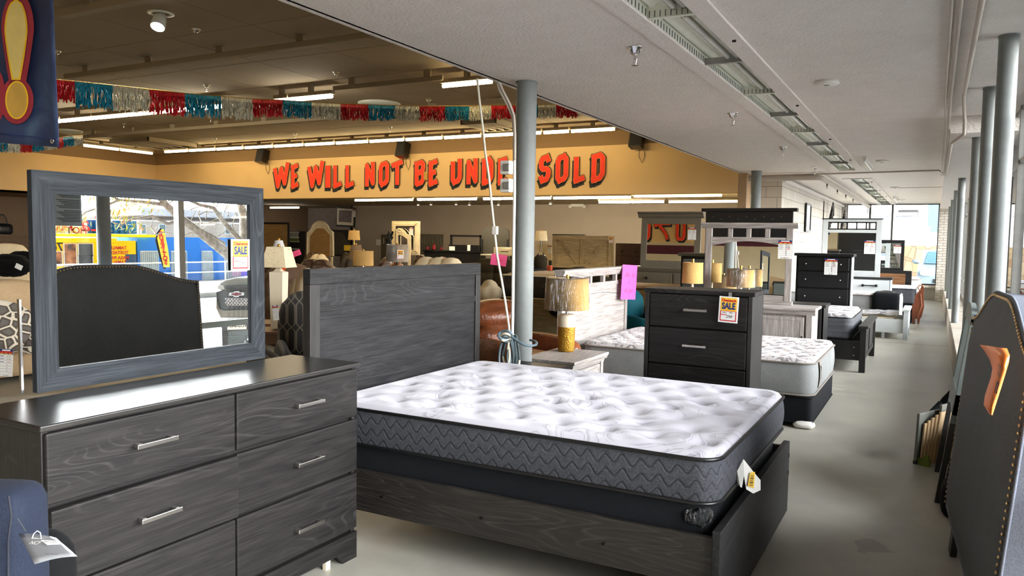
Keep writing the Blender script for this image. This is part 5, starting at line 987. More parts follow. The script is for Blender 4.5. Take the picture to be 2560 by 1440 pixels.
# ---------------------------------------------------------------- white bed
t = thing('bed', 'white twin bed frame with low footboard and bare slats, beyond the black bed', 'bed', (-2.45, 15.0, 0)); simple_foot(t, m_white, 2.08, .98, .50, .12, .075, False)
for s in (-1, 1): b = MB(); b.box(0, 2.05, s*.49-.012, s*.49+.012, .10, .33); b.build('side_rail', m_white, t, .003)
b = MB(); b.box(-.05, 0, -.55, .55, 0, 1.27); b.build('headboard', m_white, t, .004); b = MB(); b.box(1.72, 1.77, -.45, -.40, 0, .11); b.build('centre_leg', m_white, t); b = MB(); [b.box(x, x+.07, -.47, .47, .25, .265) for x in [.1+.15*i for i in range(13)]]; b.build('slat', m_cream, t)
t = thing('wrapped_panel', 'crumpled plastic wrapped pale panel lying inside the white bed frame', 'wrapped panel', (-1.5, 15.0, .27)); b = MB(); b.box(-.8, .95, -.44, .44, 0, .08); b.build('panel', m_cream, t, .01)
b = MB(); random.seed(8); b.grid(lambda u, v: (-.85+1.85*u, -.46+.92*v, .10+.05*random.random()), 22, 12); b.build('plastic_film', m_plast, t)
b = MB(); b.box(-1.105, -1.04, 12.48, 12.56, 0, 1.38); tag(b.build('bed_post_board', m_white, None, .004), 'tall narrow white board standing right beside the black knobbed chest', 'board')
# ---------------------------------------------------------------- mattress, black box, white dresser and mirror
t = thing('mattress', 'grey sided mattress with white striped top behind the white bed', 'mattress', (-1.70, 16.15, 0)); mattress(t, 1.5, .95, .30, .68, m_quilt2, mat('plain_grey_ticking', (132, 132, 132), .9), m_tweedd, .08, .25, .02, .06, .04)
b = MB(); b.box(-.72, .72, -.45, .45, 0, .30); b.build('box_base', m_bsfab, t)
t = thing('foot_pouf', 'black cloth covered box with white end at the foot of the grey sided mattress', 'box', (-.715, 15.95, 0)); b = MB(); b.soft(-.235, .235, -.33, .33, 0, .68, .04, .004); b.build('white_body', m_paper, t); b = MB(); b.soft(-.245, .215, -.345, .345, .16, .70, .05, .006); b.build('black_cover', m_bsfab, t); b = MB(); b.soft(-.15, .1, -.2, .1, .69, .715, .01); b.build('folded_flap', m_black, t)
t = thing('dresser', 'white dresser with dark top and black bar handles farther down the corridor', 'dresser', (-1.47, 17.0, 0)); w = 1.5; case(t, w, .42, .92, .035, m_white, m_edge, .02, .08)
for r_ in range(3):
    for c_ in range(2): o = drawer(t, -.71+c_*.73, -.02+c_*.73, .1+r_*.265, .34+r_*.265, m_white, panel=False); b = MB(); b.cyl((-.365+c_*.73-.14, -.05, .23+r_*.265), (-.365+c_*.73+.14, -.05, .23+r_*.265), .009); [b.ball((-.365+c_*.73+s*.12, -.045, .23+r_*.265), .028, 6) for s in (-1, 1)]; b.build('handle', m_iron, o)
t = thing('dresser_mirror', 'white mirror with five dark framed slots above the glass, on the white dresser', 'mirror', (-1.49, 17.2, .92)); w, h = 1.10, 1.15
for s in (-1, 1): b = MB(); b.box(s*(w/2-.05)-.05, s*(w/2-.05)+.05, 0, .04, 0, h); b.build('post', m_white, t, .003)
b = MB(); b.box(-w/2-.02, w/2+.02, -.02, .05, h, h+.02); b.build('dark_cap', m_edge, t); b = MB(); b.box(-w/2+.1, w/2-.1, 0, .04, 0, .12); b.box(-w/2+.1, w/2-.1, 0, .04, .88, .94); b.box(-w/2+.1, w/2-.1, 0, .04, h-.05, h); b.build('cross_rail', m_white, t, .002)
b = MB(); [b.box(*k) for k in ((-w/2+.1, w/2-.1, .005, .03, .94, .965), (-w/2+.1, w/2-.1, .005, .03, h-.075, h-.05))]; [b.box(x-.012, x+.012, .005, .03, .94, h-.05) for x in [-w/2+.112+i*(w-.224)/5 for i in range(6)]]; b.build('slot_grid', m_black, t)
b = MB(); b.box(-w/2+.1, w/2-.1, .02, .025, .12, .88); b.build('mirror_glass', m_mirror, t)
p = atY(2174, 618, 17.15); price_tag('price card on the right side of the white five slot mirror', FRONT(p.x, 17.17, p.z), .20, .27, ('$ 7', '$ 5', '$ 499'), ''); p = atY(2098, 622, 17.15)
t = thing('dresser_mirror', 'black framed mirror beside the brown striped headboard near the end window', 'mirror', (-.93, 19.0, 1.0), 0, None, (math.radians(-4), 0, 0)); mirror(t, .70, .68, .07, .03, m_black)
for s in (-1, 1): b = MB(); b.box(s*.3-.03, s*.3+.03, 0, .03, -1.0, 0); b.build('leg', m_black, t)
p = atY(2243, 623, 18.9); price_tag('small price card on the black framed mirror by the end window', FRONT(p.x, 19.02, p.z), .15, .18, ('$ 1', '$ 1', '$ 9'), '')
t = thing('bed_headboard', 'black headboard with brown striped wood inset near the end window', 'headboard', (-.93, 18.85, 0)); b = MB(); b.box(-.52, .52, 0, .05, .2, 1.02); b.build('frame', m_black, t, .004); b = MB(); b.box(-.46, .40, -.006, .0, .6, .95); b.build('wood_inset', wood('striped_brown_wood', (104, 70, 42), (160, 112, 70), 'x'), t)
t = thing('mattress', 'white pillow top mattress nearest the end window', 'mattress', (-.9, 19.9, 0)); mattress(t, 1.3, .9, .52, .86, m_quilt, m_paper, m_tweedd, .08, .2, .02, .06, .05); b = MB(); b.box(-.6, .6, -.42, .42, 0, .52); b.build('box_base', m_bsfab, t)
t = thing('mattress', 'white quilted mattress with charcoal side in front of the pillow top one', 'mattress', (-.95, 18.0, 0)); mattress(t, 1.3, .9, .40, .74, m_quilt, m_quiltdk, m_black, .08, .2, .02, .06, .05); b = MB(); b.box(-.6, .6, -.42, .42, 0, .40); b.build('box_base', m_bsfab, t)
t = thing('sleigh_board', 'scrolled reddish brown wooden headboard leaning at the foot of the far mattresses', 'headboard', (-.27, 17.6, 0)); m_rb = wood('reddish_brown_wood', (92, 44, 22), (138, 72, 38), 'z')
pf = [(-.02, 0), (-.09, .0), (-.09, .12), (-.11, .18), (-.10, .38), (-.07, .52), (.0, .62), (.05, .68), (.09, .75), (.13, .78), (.16, .74), (.15, .66), (.16, .5), (.18, .35), (.15, .22), (.12, .12), (.10, .12), (.08, 0), (.04, 0), (.03, .1), (-.02, .1)]
b = MB(); b.prism(pf, -.03, .03, 'y', 0, False, M=Matrix.Diagonal((.75, 1, 1, 1))); b.build('board', m_rb, t, .006); b = MB(); b.tube([(.06+.05*math.cos(a), -.035, .73+.05*math.sin(a)) for a in [i*.5 for i in range(11)]], .012, 8); b.tube([(.03, -.034, .12), (.09, -.036, .38), (.06, -.034, .6)], .008, 6); b.build('carved_scroll', mat('pale_brown_edge', (150, 92, 56), .4), t)
# brick wall hangings
t = thing('wall_mirror', 'narrow black framed mirror hung on the painted block wall', 'mirror', (-2.47, 18.2, 1.82), 90); mirror(t, .72, .62, .04, .03, m_black, 0, -.02)
for y0, z0, w, h, l in ((21.9, 2.0, .6, .5, 'larger coil of black wire decor on the painted block wall'), (24.9, 2.0, .5, .4, 'smaller coil of black wire decor on the painted block wall')):
    t = thing('wire_decor', l, 'wall decor', (-2.47, y0, z0), 90, 'wire wall decor'); 
    for k in range(5): b = MB(); b.tube([(w*(.3+.05*k)*math.cos(a)*.8, -.02-.02*k, .1*k-.1+h*.7*max(0, math.sin(a))) for a in [math.pi*i/16 for i in range(17)]], .012, 6); b.build('wire_hoop', m_iron, t)
# ---------------------------------------------------------------- right side: upholstered headboard
m_hbf = fabric('dark_grey_linen', (98, 103, 109), 300, .8); m_hbs = fabric('slate_blue_linen', (112, 118, 130), 320, .8); m_nail = mat('antique_nail_metal', (188, 160, 118), .3, .85, .05); m_welt = mat('tan_welt_cord', (120, 98, 70), .7)
t = thing('upholstered_headboard', 'slate grey camelback headboard with nailhead trim and an orange card, at the right edge', 'headboard', (.142, 3.78, 0)); t.rotation_euler = (math.radians(-4.8), 0, math.radians(-86.6))
w = 1.66
def camel(x): u = min(1, abs(x)/(w/2)); s = 1-u; return 1.21+.155*(0.5-0.5*math.cos(math.pi*min(1, s/.8)))
X = [-w/2+w*i/40 for i in range(41)]; top = [(x, camel(x)) for x in X]
def board(inset, y0, y1, zb, mi, nm, m, puff=0, par=t, bev=.0):
    q = (w/2-inset)/(w/2); pts = [(x*q, camel(x)-inset) for x in X]; b = MB()
    if puff:
        nv = 16
        def fn(u, v): i = u*40; x = -w/2+w*u; zt = camel(x)-inset; z = zb+(zt-zb)*v; e = min(1, min(u, 1-u)*14)*min(1, min(v, 1-v)*9); return (x*q, y0-puff*math.sqrt(max(0, e)), z)
        b.grid(fn, 40, nv); return b.build(nm, m, par)
    b.prism([(-w/2*q, zb), *pts, (w/2*q, zb)], y0, y1, 'y'); return b.build(nm, m, par, bev, 3)
board(0, .0, .095, .20, 0, 'side_band', m_hbs, bev=.012); board(.012, .0, 0, .22, 0, 'front_panel', m_hbf, .022)
b = MB(); b.tube([(x, .004, z) for x, z in [(-w/2, .2)]+top+[(w/2, .2)]], .0055, 8); b.build('welt_cord', m_hbs, t)
IN = .014
path = [(-w/2+IN, z/1000) for z in range(230, 1195, 26)]+[(x*(w/2-IN)/(w/2), camel(x)-IN) for x in [-w/2+.03+i*.026 for i in range(int((w-.05)/.026)+1)]]+[(w/2-IN, z/1000) for z in range(1190, 230, -26)]
path.reverse()
for i, (x, z) in enumerate(path[:98]): b = MB(); b.ball((x, -.008, z), .0075, 4, sc=(1, .6, 1)); b.build('nailhead', m_nail, t)
b = MB(); [b.ball((x, -.008, z), .0075, 4, sc=(1, .6, 1)) for x, z in path[98:]]; o = b.build('nailhead', m_nail, t); o['kind'] = 'stuff'
for s in (-1, 1): b = MB(); b.box(s*.70-.05, s*.70+.05, .03, .06, .0, .3); b.build('leg', m_edge, t, .004)
# orange card: curling sheet hung on the headboard
t = thing('orange_card', 'curled orange card with a handwritten 99 price taped to the slate headboard', 'sign'); D0 = atX(2500, 950, .17)
PT = [(2450, 862, 2518, 872), (2463, 878, 2524, 888), (2476, 900, 2521, 905), (2482, 922, 2515, 925), (2478, 945, 2509, 945), (2470, 968, 2502, 968), (2463, 990, 2495, 990), (2460, 1012, 2488, 1012), (2475, 1036, 2480, 1038)]
def q(x, y, X): return atX(x, y, X)
b = MB(); n = len(PT)
for i, (xa, ya, xb, yb) in enumerate(PT):
    for k in range(5): f = k/4; Xp = .150-.02*math.sin(math.pi*f)*(.4+i*.06); b.v.append(q(xa+(xb-xa)*f, ya+(yb-ya)*f, .158-.015*math.sin(math.pi*f)))
for i in range(n-1):
    for k in range(4): b.f.append((i*5+k, i*5+k+1, (i+1)*5+k+1, (i+1)*5+k)); b.m.append(0); b.sm.append(True)
o = b.build('card', m_orng, t); s_ = o.modifiers.new('thick', 'SOLIDIFY'); s_.thickness = .0012
b = MB()
for st, px, py, sz in (('99', 2497, 940, .075), ('00', 2510, 932, .028), ('K-HB', 2482, 1002, .034)): c_ = q(px, py, .139); b.text(st, sz, frame_M(c_, (0, -1, 0), (0, 0, 1)) , 0, 0, ital=.2)
for x0, y0, x1, y1 in ((2493, 955, 2487, 982), (2497, 955, 2491, 984)): b.tube([q(x0, y0, .139), q(x1, y1, .139)], .0012, 4)
b.build('handwriting', m_ink, t)
# ---------------------------------------------------------------- slatted headboard and leaning parts
m_gsl = mat('grey_green_paint', (92, 102, 100), .5, var=.05); P1, P2 = atX(2430, 755, .235), atX(2384, 885, .17)
t = thing('slatted_headboard', 'dark grey slatted headboard leaning on the ledge, left of the upholstered one', 'headboard', (.065, 5.72, 0)); t.rotation_euler = (math.radians(-7), 0, math.radians(-90)); w = .80
b = MB(); b.prism([(-w/2, 1.10), *[(-w/2+w*i/12, 1.17+.04*math.sin(math.pi*i/12)) for i in range(13)], (w/2, 1.10)], 0, .03, 'y'); b.build('top_rail', m_gsl, t, .003); b = MB(); b.box(-w/2, w/2, 0, .03, .55, .68); b.build('bottom_rail', m_gsl, t, .003)
for i in range(12): x = -w/2+.08+i*(w-.16)/11; b = MB(); b.box(x-.012, x+.012, .008, .022, .66, 1.12); b.build('slat', m_gsl, t)
for s in (-1, 1): b = MB(); b.box(s*(w/2-.03)-.03, s*(w/2-.03)+.03, 0, .03, .5, 1.15); b.build('stile', m_gsl, t, .003); b = MB(); b.box(s*(w/2-.03)-.02, s*(w/2-.03)+.02, 0, .03, 0, .5); b.build('leg', m_edge, t, .003)
t = thing('white_board', 'pale grey board leaning against the ledge behind the loose panels', 'board', (.13, 5.55, 0)); t.rotation_euler = (math.radians(-8), 0, math.radians(-90)); b = MB(); b.box(-.35, .42, 0, .02, .18, .62); b.build('panel', mat('pale_blue_grey_board', (176, 190, 190), .5), t, .002); b = MB(); b.box(-.35, -.30, .0, .03, 0, .2); b.box(.36, .41, .0, .03, 0, .2); b.build('leg', m_edge, t)
def lean(name, label, loc, rot, sx, sy, sz, m, m2=None, cat='board', grp=None):
    t = thing(name, label, cat, loc, 0, grp); t.rotation_euler = [math.radians(a) for a in rot]; b = MB(); b.box(0, sx, 0, sy, 0, sz); b.build('panel', m, t, .002); return t
m_panel = mat('grey_laminate_panel', (112, 114, 108), .35, var=.08); m_pine = wood('raw_pine', (176, 146, 108), (214, 188, 148), 'z', .7); m_green = mat('green_felt_bracket', (110, 128, 44), .8)
for k, (x, l) in enumerate(((-.06, 'grey laminate panel leaning outermost from the ledge, showing two metal clips'), (.045, 'grey laminate panel leaning behind the outermost one'))):
    t = lean('loose_panel', l, (x+k*.02-.008, 6.20+k*.17, .03), (0, 2+k*2, -27), .018, .42, .34+k*.05, m_panel, grp='loose grey panels'); b = MB(); b.box(-.002, .02, .0, .42, -.025, .0); b.build('dark_edge', m_edge, t)
    b = MB(); [b.box(-.004, 0, y, y+.025, .17, .19) for y in (.10, .28)]; b.build('metal_clip', m_iron, t); b = MB(); b.box(.02, .10, .02, .04, -.04, .02); b.box(.06, .09, .02, .04, .0, .05); b.build('green_bracket', m_green, t)
for k in range(5): lean('pine_slat', 'raw pine slat in the leaning bundle between the grey panels', (-.03+k*.019, 6.22+.02*k, .0), (0, 3+k*.6, -27), .012, .36-.02*k, .30+.02*k, m_pine, cat='slat', grp='bundle of pine slats')
t = thing('black_strap', 'black padded strap lying across the loose grey panels', 'strap'); b = MB(); b.tube([atZ(x, y, z) for x, y, z in ((2316, 1045, .24), (2335, 1025, .28), (2352, 1008, .33))], .022, 8); b.build('strap_end', m_bsfab, t); b = MB(); b.tube([atZ(x, y, z) for x, y, z in ((2350, 1020, .26), (2362, 1000, .33), (2380, 982, .40))], .026, 8); b.build('strap_end', m_bsfab, t)
t = thing('dark_plank', 'dark brown plank propped upright at the right end of the loose panels', 'board', (.17, 6.18, 0), 0); t.rotation_euler = (math.radians(0), math.radians(9), 0); b = MB(); b.box(-.02, .03, 0, .05, 0, .62); b.build('plank', m_brown, t, .003)
t = thing('dark_bundle', 'dark padded bundle on the floor behind the upholstered headboard', 'bundle', (.13, 5.15, 0)); b = MB(); b.soft(-.03, .07, -.1, .1, 0, .2, .04, .01); b.build('body', m_bsfab, t)
# woven mat on the ledge
m_mat, _t, _bb = _new('woven_cream_mat'); _v = _tc(_t); _w1 = _t.nodes.new('ShaderNodeTexBrick'); _w1.inputs['Scale'].default_value = 1; _w1.inputs['Brick Width'].default_value = .02; _w1.inputs['Row Height'].default_value = .045; _w1.inputs['Mortar Size'].default_value = .003
_w1.inputs['Color1'].default_value = lin((206, 192, 164)); _w1.inputs['Color2'].default_value = lin((190, 174, 144)); _w1.inputs['Mortar'].default_value = lin((96, 82, 60)); _t.links.new(_v, _w1.inputs['Vector']); _t.links.new(_w1.outputs[0], _bb.inputs['Base Color']); _bb.inputs['Roughness'].default_value = .9
b = MB(); b.box(.27, .60, 1.2, 4.4, .36, .372); tag(b.build('woven_mat', m_mat), 'cream woven mat lying on the window ledge at the lower right corner', 'mat')
# ---------------------------------------------------------------- lower left corner: navy chair
m_navyf = fabric('navy_velvet', (32, 38, 52), 280, .8); m_blkf = fabric('black_velvet', (14, 15, 16), 280)
t = thing('armchair', 'navy blue upholstered chair with black arm at the lower left corner', 'armchair'); A0, A1 = atD(-140, 1215, 1.9), atD(30, 1205, 1.9)
Mv = frame_M(atD(-70, 1330, 1.9), RT, (0, 0, 1)) 
b = MB(Mv); b.soft(-.20, .108, -.35, .09, -.16, .0, .045, .006, 9); b.build('back_cushion', m_navyf, t); b = MB(Mv); b.tube([(.092, .09, .002), (.099, .04, .004), (.090, -.02, .004), (.088, -.1, .004), (.092, -.3, .004)], .003, 6); b.build('seam_piping', mat('dark_navy_seam', (24, 28, 40), .8), t)
b = MB(frame_M(atD(112, 1440, 2.05), RT, (0, 0, 1))); b.soft(-.22, .03, -.35, .09, -.14, 0, .07, .01, 9); b.build('arm', m_blkf, t); b = MB(frame_M(atD(80, 1440, 2.05), RT, (0, 0, 1))); b.box(-.22, .0, -.62, -.2, -.14, -.02); b.build('base', m_blkf, t, .02)
t = thing('swing_tag', 'glossy grey product tag with white label hanging on the navy chair', 'tag'); q4 = [atD(47, 1335, 1.86), atD(140, 1345, 1.80), atD(193, 1391, 1.72), atD(87, 1411, 1.72)]
b = MB(); b.grid(lambda u, v: tuple((q4[0]*(1-u)+q4[1]*u)*(1-v)+(q4[3]*(1-u)+q4[2]*u)*v+Vector((0, 0, .004*math.sin(math.pi*u)))), 6, 6); o = b.build('card', mat('glossy_grey_card', (150, 152, 156), .12, .1, coat=.6), t); s_ = o.modifiers.new('th', 'SOLIDIFY'); s_.thickness = .001
def onq(u, v, e=.003): return (q4[0]*(1-u)+q4[1]*u)*(1-v)+(q4[3]*(1-u)+q4[2]*u)*v+Vector((0, 0, .004*math.sin(math.pi*u)+e))-FW*e
b = MB(); b.poly([onq(.48, .28), onq(.92, .22), onq(.95, .42), onq(.55, .50)]); b.build('label', m_paper, t)
b = MB(); ux = (onq(.9, .4)-onq(.3, .4)).normalized(); uy = (onq(.5, .1)-onq(.5, .6)).normalized(); uy = (uy-ux*uy.dot(ux)).normalized(); b.text('New Classic', .0085, frame_M(onq(.72, .37, .006), ux, uy), 1); b.text('NCF', .016, frame_M(onq(.30, .42, .006), ux, uy), 0); b.text('fabric colour guide', .005, frame_M(onq(.5, .88, .006), ux, uy), 1); b.build('print', [m_paper, m_ink], t)
b = MB(); b.tube([atD(79, 1349, 1.82), atD(84, 1335, 1.82), atD(93, 1327, 1.82), atD(101, 1332, 1.82), atD(103, 1346, 1.80)], .0012, 6); b.build('string_loop', m_paper, t); b = MB(); b.tube([atD(44, 1296, 1.9), atD(64, 1327, 1.86)], .0007, 5); b.build('thread', m_alu, t)
# ================================================================ SHOWROOM FLOOR (under the tan ceiling)
def sofa(label, px0, px1, py, D, dr, m, n=2, cat='sofa', name='sofa', arm=.24, depth=.95, split=True, m2=None, grp=None, hh=None, wf=1):
    p = atD((px0+px1)/2, py, D); h = hh or min(1.12, max(.85, p.z)); Wd = (px1-px0)/FPX*D*wf; t = thing(name, label, cat, (p.x, p.y, 0), 28.3+dr, grp)
    b = MB(); b.soft(-Wd/2+.04, Wd/2-.04, -.42, .40, .05, .42, .04, .01); b.build('base', m, t)
    iw = Wd-2*arm
    for s in (-1, 1): b = MB(); b.soft(s*Wd/2-(arm if s > 0 else 0), s*Wd/2+(0 if s > 0 else arm), -.46, .36, .06, .64, .09, .025); b.build('arm', m, t)
    for k in range(n):
        x0, x1 = -iw/2+iw*k/n+.005, -iw/2+iw*(k+1)/n-.005
        b = MB(); b.soft(x0, x1, -.48, .18, .36, .52, .06, .03); b.build('seat_cushion', m2 or m, t)
        b = MB()
        if split: b.soft(x0-.03, x1+.03, .10, .44, .46, h*.80, .08, .05, M=RX(0)); b.soft(x0-.05, x1+.05, .16, .48, h*.74, h, .10, .05)
        else: b.soft(x0-.03, x1+.03, .12, .46, .46, h, .10, .05)
        b.build('back_cushion', m2 or m, t)
    b = MB(); b.soft(-Wd/2+arm*.5, Wd/2-arm*.5, .30, .50, .08, h*.93, .07, .02); b.build('back_frame', m, t)
    b = MB(); [b.box(s*(Wd/2-.1)-.03, s*(Wd/2-.1)+.03, y, y+.06, 0, .08) for s in (-1, 1) for y in (-.38, .3)]; b.build('leg', m_edge, t)
    return t
m_lbr = leather('dark_brown_leather', (58, 36, 22)); m_lbr2 = leather('mid_brown_suede', (92, 68, 48), .8); m_oli = fabric('dark_olive_fabric', (48, 42, 28), 160); m_bei = fabric('beige_upholstery', (190, 164, 128), 220); m_crm = fabric('cream_upholstery', (206, 190, 158), 220)
m_cog = leather('cognac_leather', (112, 60, 30), .32); m_blkl = leather('black_leather', (26, 28, 34), .3); m_char2 = fabric('charcoal_fabric', (70, 62, 52), 200); m_teal = fabric('teal_velvet', (18, 88, 100), 200, .6)
# patterned chair
m_hex, _t, _bb = _new('hex_lattice_velvet'); _c = _t.nodes.new('ShaderNodeTexCoord'); _s = _t.nodes.new('ShaderNodeSeparateXYZ'); _t.links.new(_c.outputs['Object'], _s.inputs[0])
_hx = _math(_t, 'PINGPONG', _s.outputs[0], .034); _row = _math(_t, 'PINGPONG', _s.outputs[2], .11); _k = _math(_t, 'ABSOLUTE', _math(_t, 'SUBTRACT', _math(_t, 'ADD', _hx, _math(_t, 'MULTIPLY', _math(_t, 'MAXIMUM', _math(_t, 'SUBTRACT', _row, .077), 0), .8)), .028))
_l = _ramp(_t, _k, [(.0, (1, 1, 1)), (.004, (1, 1, 1)), (.007, (0, 0, 0))]); _t.links.new(_mix(_t, _l, lin((30, 29, 27)), lin((96, 88, 76))), _bb.inputs['Base Color']); _bb.inputs['Roughness'].default_value = .8
sofa('black barrel chair with a hexagon lattice pattern, left of the charcoal headboard', 728, 818, 735, 6.6, 20, m_hex, 1, 'armchair', 'armchair', .10, split=False, hh=1.02, wf=1.75)
sofa('beige sofa seen past the left end of the dresser mirror, with patterned pillows', -160, 120, 740, 8.2, 62, m_bei, 2, hh=.97, split=False, wf=1.5, arm=.26)
for (x, y, D, r, s, l) in ((4, 818, 7.6, 20, .21, 'cream throw pillow with bold grey pebble pattern on the beige sofa, nearer'), (78, 838, 7.9, -14, .14, 'second pebble patterned pillow tucked behind the dresser mirror frame')):
    m_p, _t, _bb = _new('pebble_print_cloth') if 'pebble_print_cloth' not in MATS else (MATS['pebble_print_cloth'], None, None)
    if _t: _v = _t.nodes.new('ShaderNodeTexVoronoi'); _v.feature = 'DISTANCE_TO_EDGE'; _v.inputs['Scale'].default_value = 10; _t.links.new(_tc(_t), _v.inputs['Vector']); _t.links.new(_ramp(_t, _v.outputs[0], [(.06, lin((222, 212, 192))), (.09, lin((70, 62, 54))), (.3, lin((110, 104, 98)))]), _bb.inputs['Base Color']); _bb.inputs['Roughness'].default_value = .9
    p = atD(x, y, D); t = thing('throw_pillow', l, 'pillow', p, 40, 'pebble patterned pillows'); t.rotation_euler = (math.radians(-15), math.radians(r), math.radians(40)); b = MB(); b.soft(-s, s, -.05, .05, -s, s, .045, .05, 8); b.build('cover', m_p, t)
price_tag('white price card on the arm of the beige sofa at the left edge', frame_M(atD(15, 907, 7.2), RT, (0, 0, 1)) @ RZ(-3), .125, .255, ('$ 715', '$ 595', '$ 429'), 'Loveseat')
sofa('pale beige sofa farther back at the left edge carrying black blankets', -160, 88, 632, 12.2, 30, m_crm, 2, hh=1.30, split=False, wf=1.0)
for x, y, s, l in ((20, 662, .24, 'black furry blanket heap on the pale sofa at the left edge'), (62, 650, .2, 'black furry cushion beside the blanket heap')):
    p = atD(x, y, 11.2 if x < 40 else 11.6); s *= 1.1; t = thing('furry_blanket', l, 'blanket', p, 20, 'black furry blankets'); b = MB(); b.soft(-s*1.2, s*1.2, -.12, .12, -s*.5, s*.42, .1, .04, 8, wob=.008); b.build('pile', m_blkf, t)
p = atD(47, 667, 10.8); b = MB(frame_M(p, RT, (0, 0, 1)) @ RZ(-25)); b.box(-.05, .05, -.035, .035, -.001, .001); tag(b.build('paper_label', m_paper), 'small white paper label lying on the black furry blanket', 'label')
# slat shelf and handbag
pz = [atX(20, y, -20.9).z for y in (586, 600, 613)]; 
for k, z in enumerate(pz): b = MB(); b.box(-20.98, -20.7, 6.5, 13.5, z-.03, z); tag(b.build('wall_shelf', m_tanwall), ['top slat shelf on the left wall with a black handbag', 'middle slat shelf on the left wall, bare', 'lowest slat shelf on the left wall, bare'][k], 'shelf', 'left wall slat shelves')
p = atX(8, 585, -20.8); t = thing('handbag', 'black handbag with looped handle on the top wall shelf', 'handbag', (-20.83, p.y, pz[0])); t.rotation_euler = (0, 0, math.radians(90)); b = MB(); b.soft(-.22, .22, -.1, .1, 0, .26, .06, .02); b.build('body', m_blkl, t); b = MB(); b.tube([(.12*math.cos(a), 0, .24+.26*math.sin(a)) for a in [math.pi*i/12 for i in range(13)]], .016, 6); b.build('strap', m_blkl, t)
# sofas and recliners
sofa('dark brown leather sofa with plump backs behind the tall cream lamp', 706, 820, 650, 12.8, -20, m_lbr, 2, wf=1.25)
sofa('mid brown suede recliner with stitched back beside the tall cream lamp', 700, 795, 668, 11.2, 40, m_lbr2, 1, 'recliner', 'recliner', .2, wf=1.6)
sofa('cream recliner mostly hidden behind the left edge of the charcoal headboard', 752, 822, 680, 8.6, 30, m_crm, 1, 'recliner', 'recliner', .16, wf=1.5, split=False, hh=1.14)
sofa('small pale cream recliner in the middle rows, behind the dark leather sofa', 748, 815, 641, 16.8, -10, m_crm, 2, 'recliner', 'recliner', .16)
sofa('dark chocolate sofa in the far row left, with a pink card', 738, 818, 632, 18, 5, m_lbr, 2); sofa('dark olive sofa before the grey octagon board', 824, 882, 633, 19.2, -8, m_oli, 1)
sofa('charcoal fabric sofa behind the cream recliner and drum lamp', 818, 892, 643, 15.0, -22, m_char2, 2, wf=1.3, split=False)
sofa('dark leather sofa between the tan drum lamp and the wrapped lamp', 926, 975, 637, 14.9, -10, m_lbr, 1, wf=1.5); sofa('rust brown recliner below the wrapped sale lamp', 970, 1032, 652, 13.3, 20, m_cog, 1, 'recliner', 'recliner', .16)
sofa('brown leather loveseat in the far row right of the wrapped lamp', 1018, 1076, 636, 17.5, -5, m_lbr, 1, wf=1.2); sofa('dark tan recliner right of the red vases', 1078, 1140, 638, 15.7, 8, m_cog, 1, 'recliner', 'recliner', .14)
sofa('long cream loveseat facing away just behind the charcoal headboard top', 1034, 1222, 657, 11.9, 150, m_crm, 3, wf=1.0, hh=1.22, split=True)
t2 = sofa('dark olive reclining sofa with a pink card on its back, left of the grey column', 1162, 1300, 641, 15.2, -12, m_oli, 2, wf=1.1)
sofa('cream recliner behind the olive sofa, by the white conduit', 1215, 1295, 712, 9.8, 30, m_crm, 1, 'recliner', 'recliner', .14, hh=.98)
t = sofa('black leather recliner peeping out at the right end of the charcoal headboard', 1168, 1264, 733, 8.5, 70, m_blkl, 1, 'recliner', 'recliner', .16, hh=.98)
sofa('cognac leather recliner standing behind the grey column', 1190, 1388, 762, 7.25, 38, m_cog, 1, 'recliner', 'recliner', .2, hh=.93, wf=1.25)
sofa('teal velvet chair between the pink card and the tall charcoal chest', 1560, 1640, 735, 9.6, 30, m_teal, 1, 'armchair', 'armchair', .1, hh=.92, split=False, wf=1.4)
m_ppk = mat('pink_price_card', (250, 90, 150), .6)
for x, y, D, r, s, l in ((1247, 650, 14.75, -8, .15, 'bright pink card on the dark olive reclining sofa'), (742, 633, 17.6, 20, .09, 'pink triangular card on the dark chocolate sofa at far left')):
    b = MB(frame_M(atD(x, y, D), RT, (0, 0, 1)) @ RZ(r)); b.box(-s, s, -s*.7, s*.7, -.002, .002); o = tag(b.build('pink_card', m_ppk), l, 'sign', 'pink cards on sofas'); b = MB(frame_M(atD(x, y, D-.01), RT, (0, 0, 1)) @ RZ(r)); b.text('Sale', s*.5, TR((0, 0, .004)), 0, ital=.3); b.build('writing', m_red, o); o.children[0].matrix_parent_inverse = Matrix()
def sidetable(px, py, D, w, h, label, m, rz=28, d=None):
    p = atD(px, py, D); t = thing('side_table', label, 'side table', (p.x, p.y, 0), rz); d = d or w; b = MB(); b.box(-w/2, w/2, -d/2, d/2, h-.03, h); b.build('top', m, t, .004); b = MB(); b.box(-w/2+.02, w/2-.02, -d/2+.02, d/2-.02, .15, .18); b.build('shelf', m, t)
    for sx in (-1, 1):
        for sy in (-1, 1): b = MB(); b.box(sx*(w/2-.03)-.02, sx*(w/2-.03)+.02, sy*(d/2-.03)-.02, sy*(d/2-.03)+.02, 0, h-.03); b.build('leg', m, t)
    b = MB(); b.box(-w/2+.03, w/2-.03, -d/2+.012, -d/2+.02, h-.12, h-.03); b.build('apron', m, t); return t
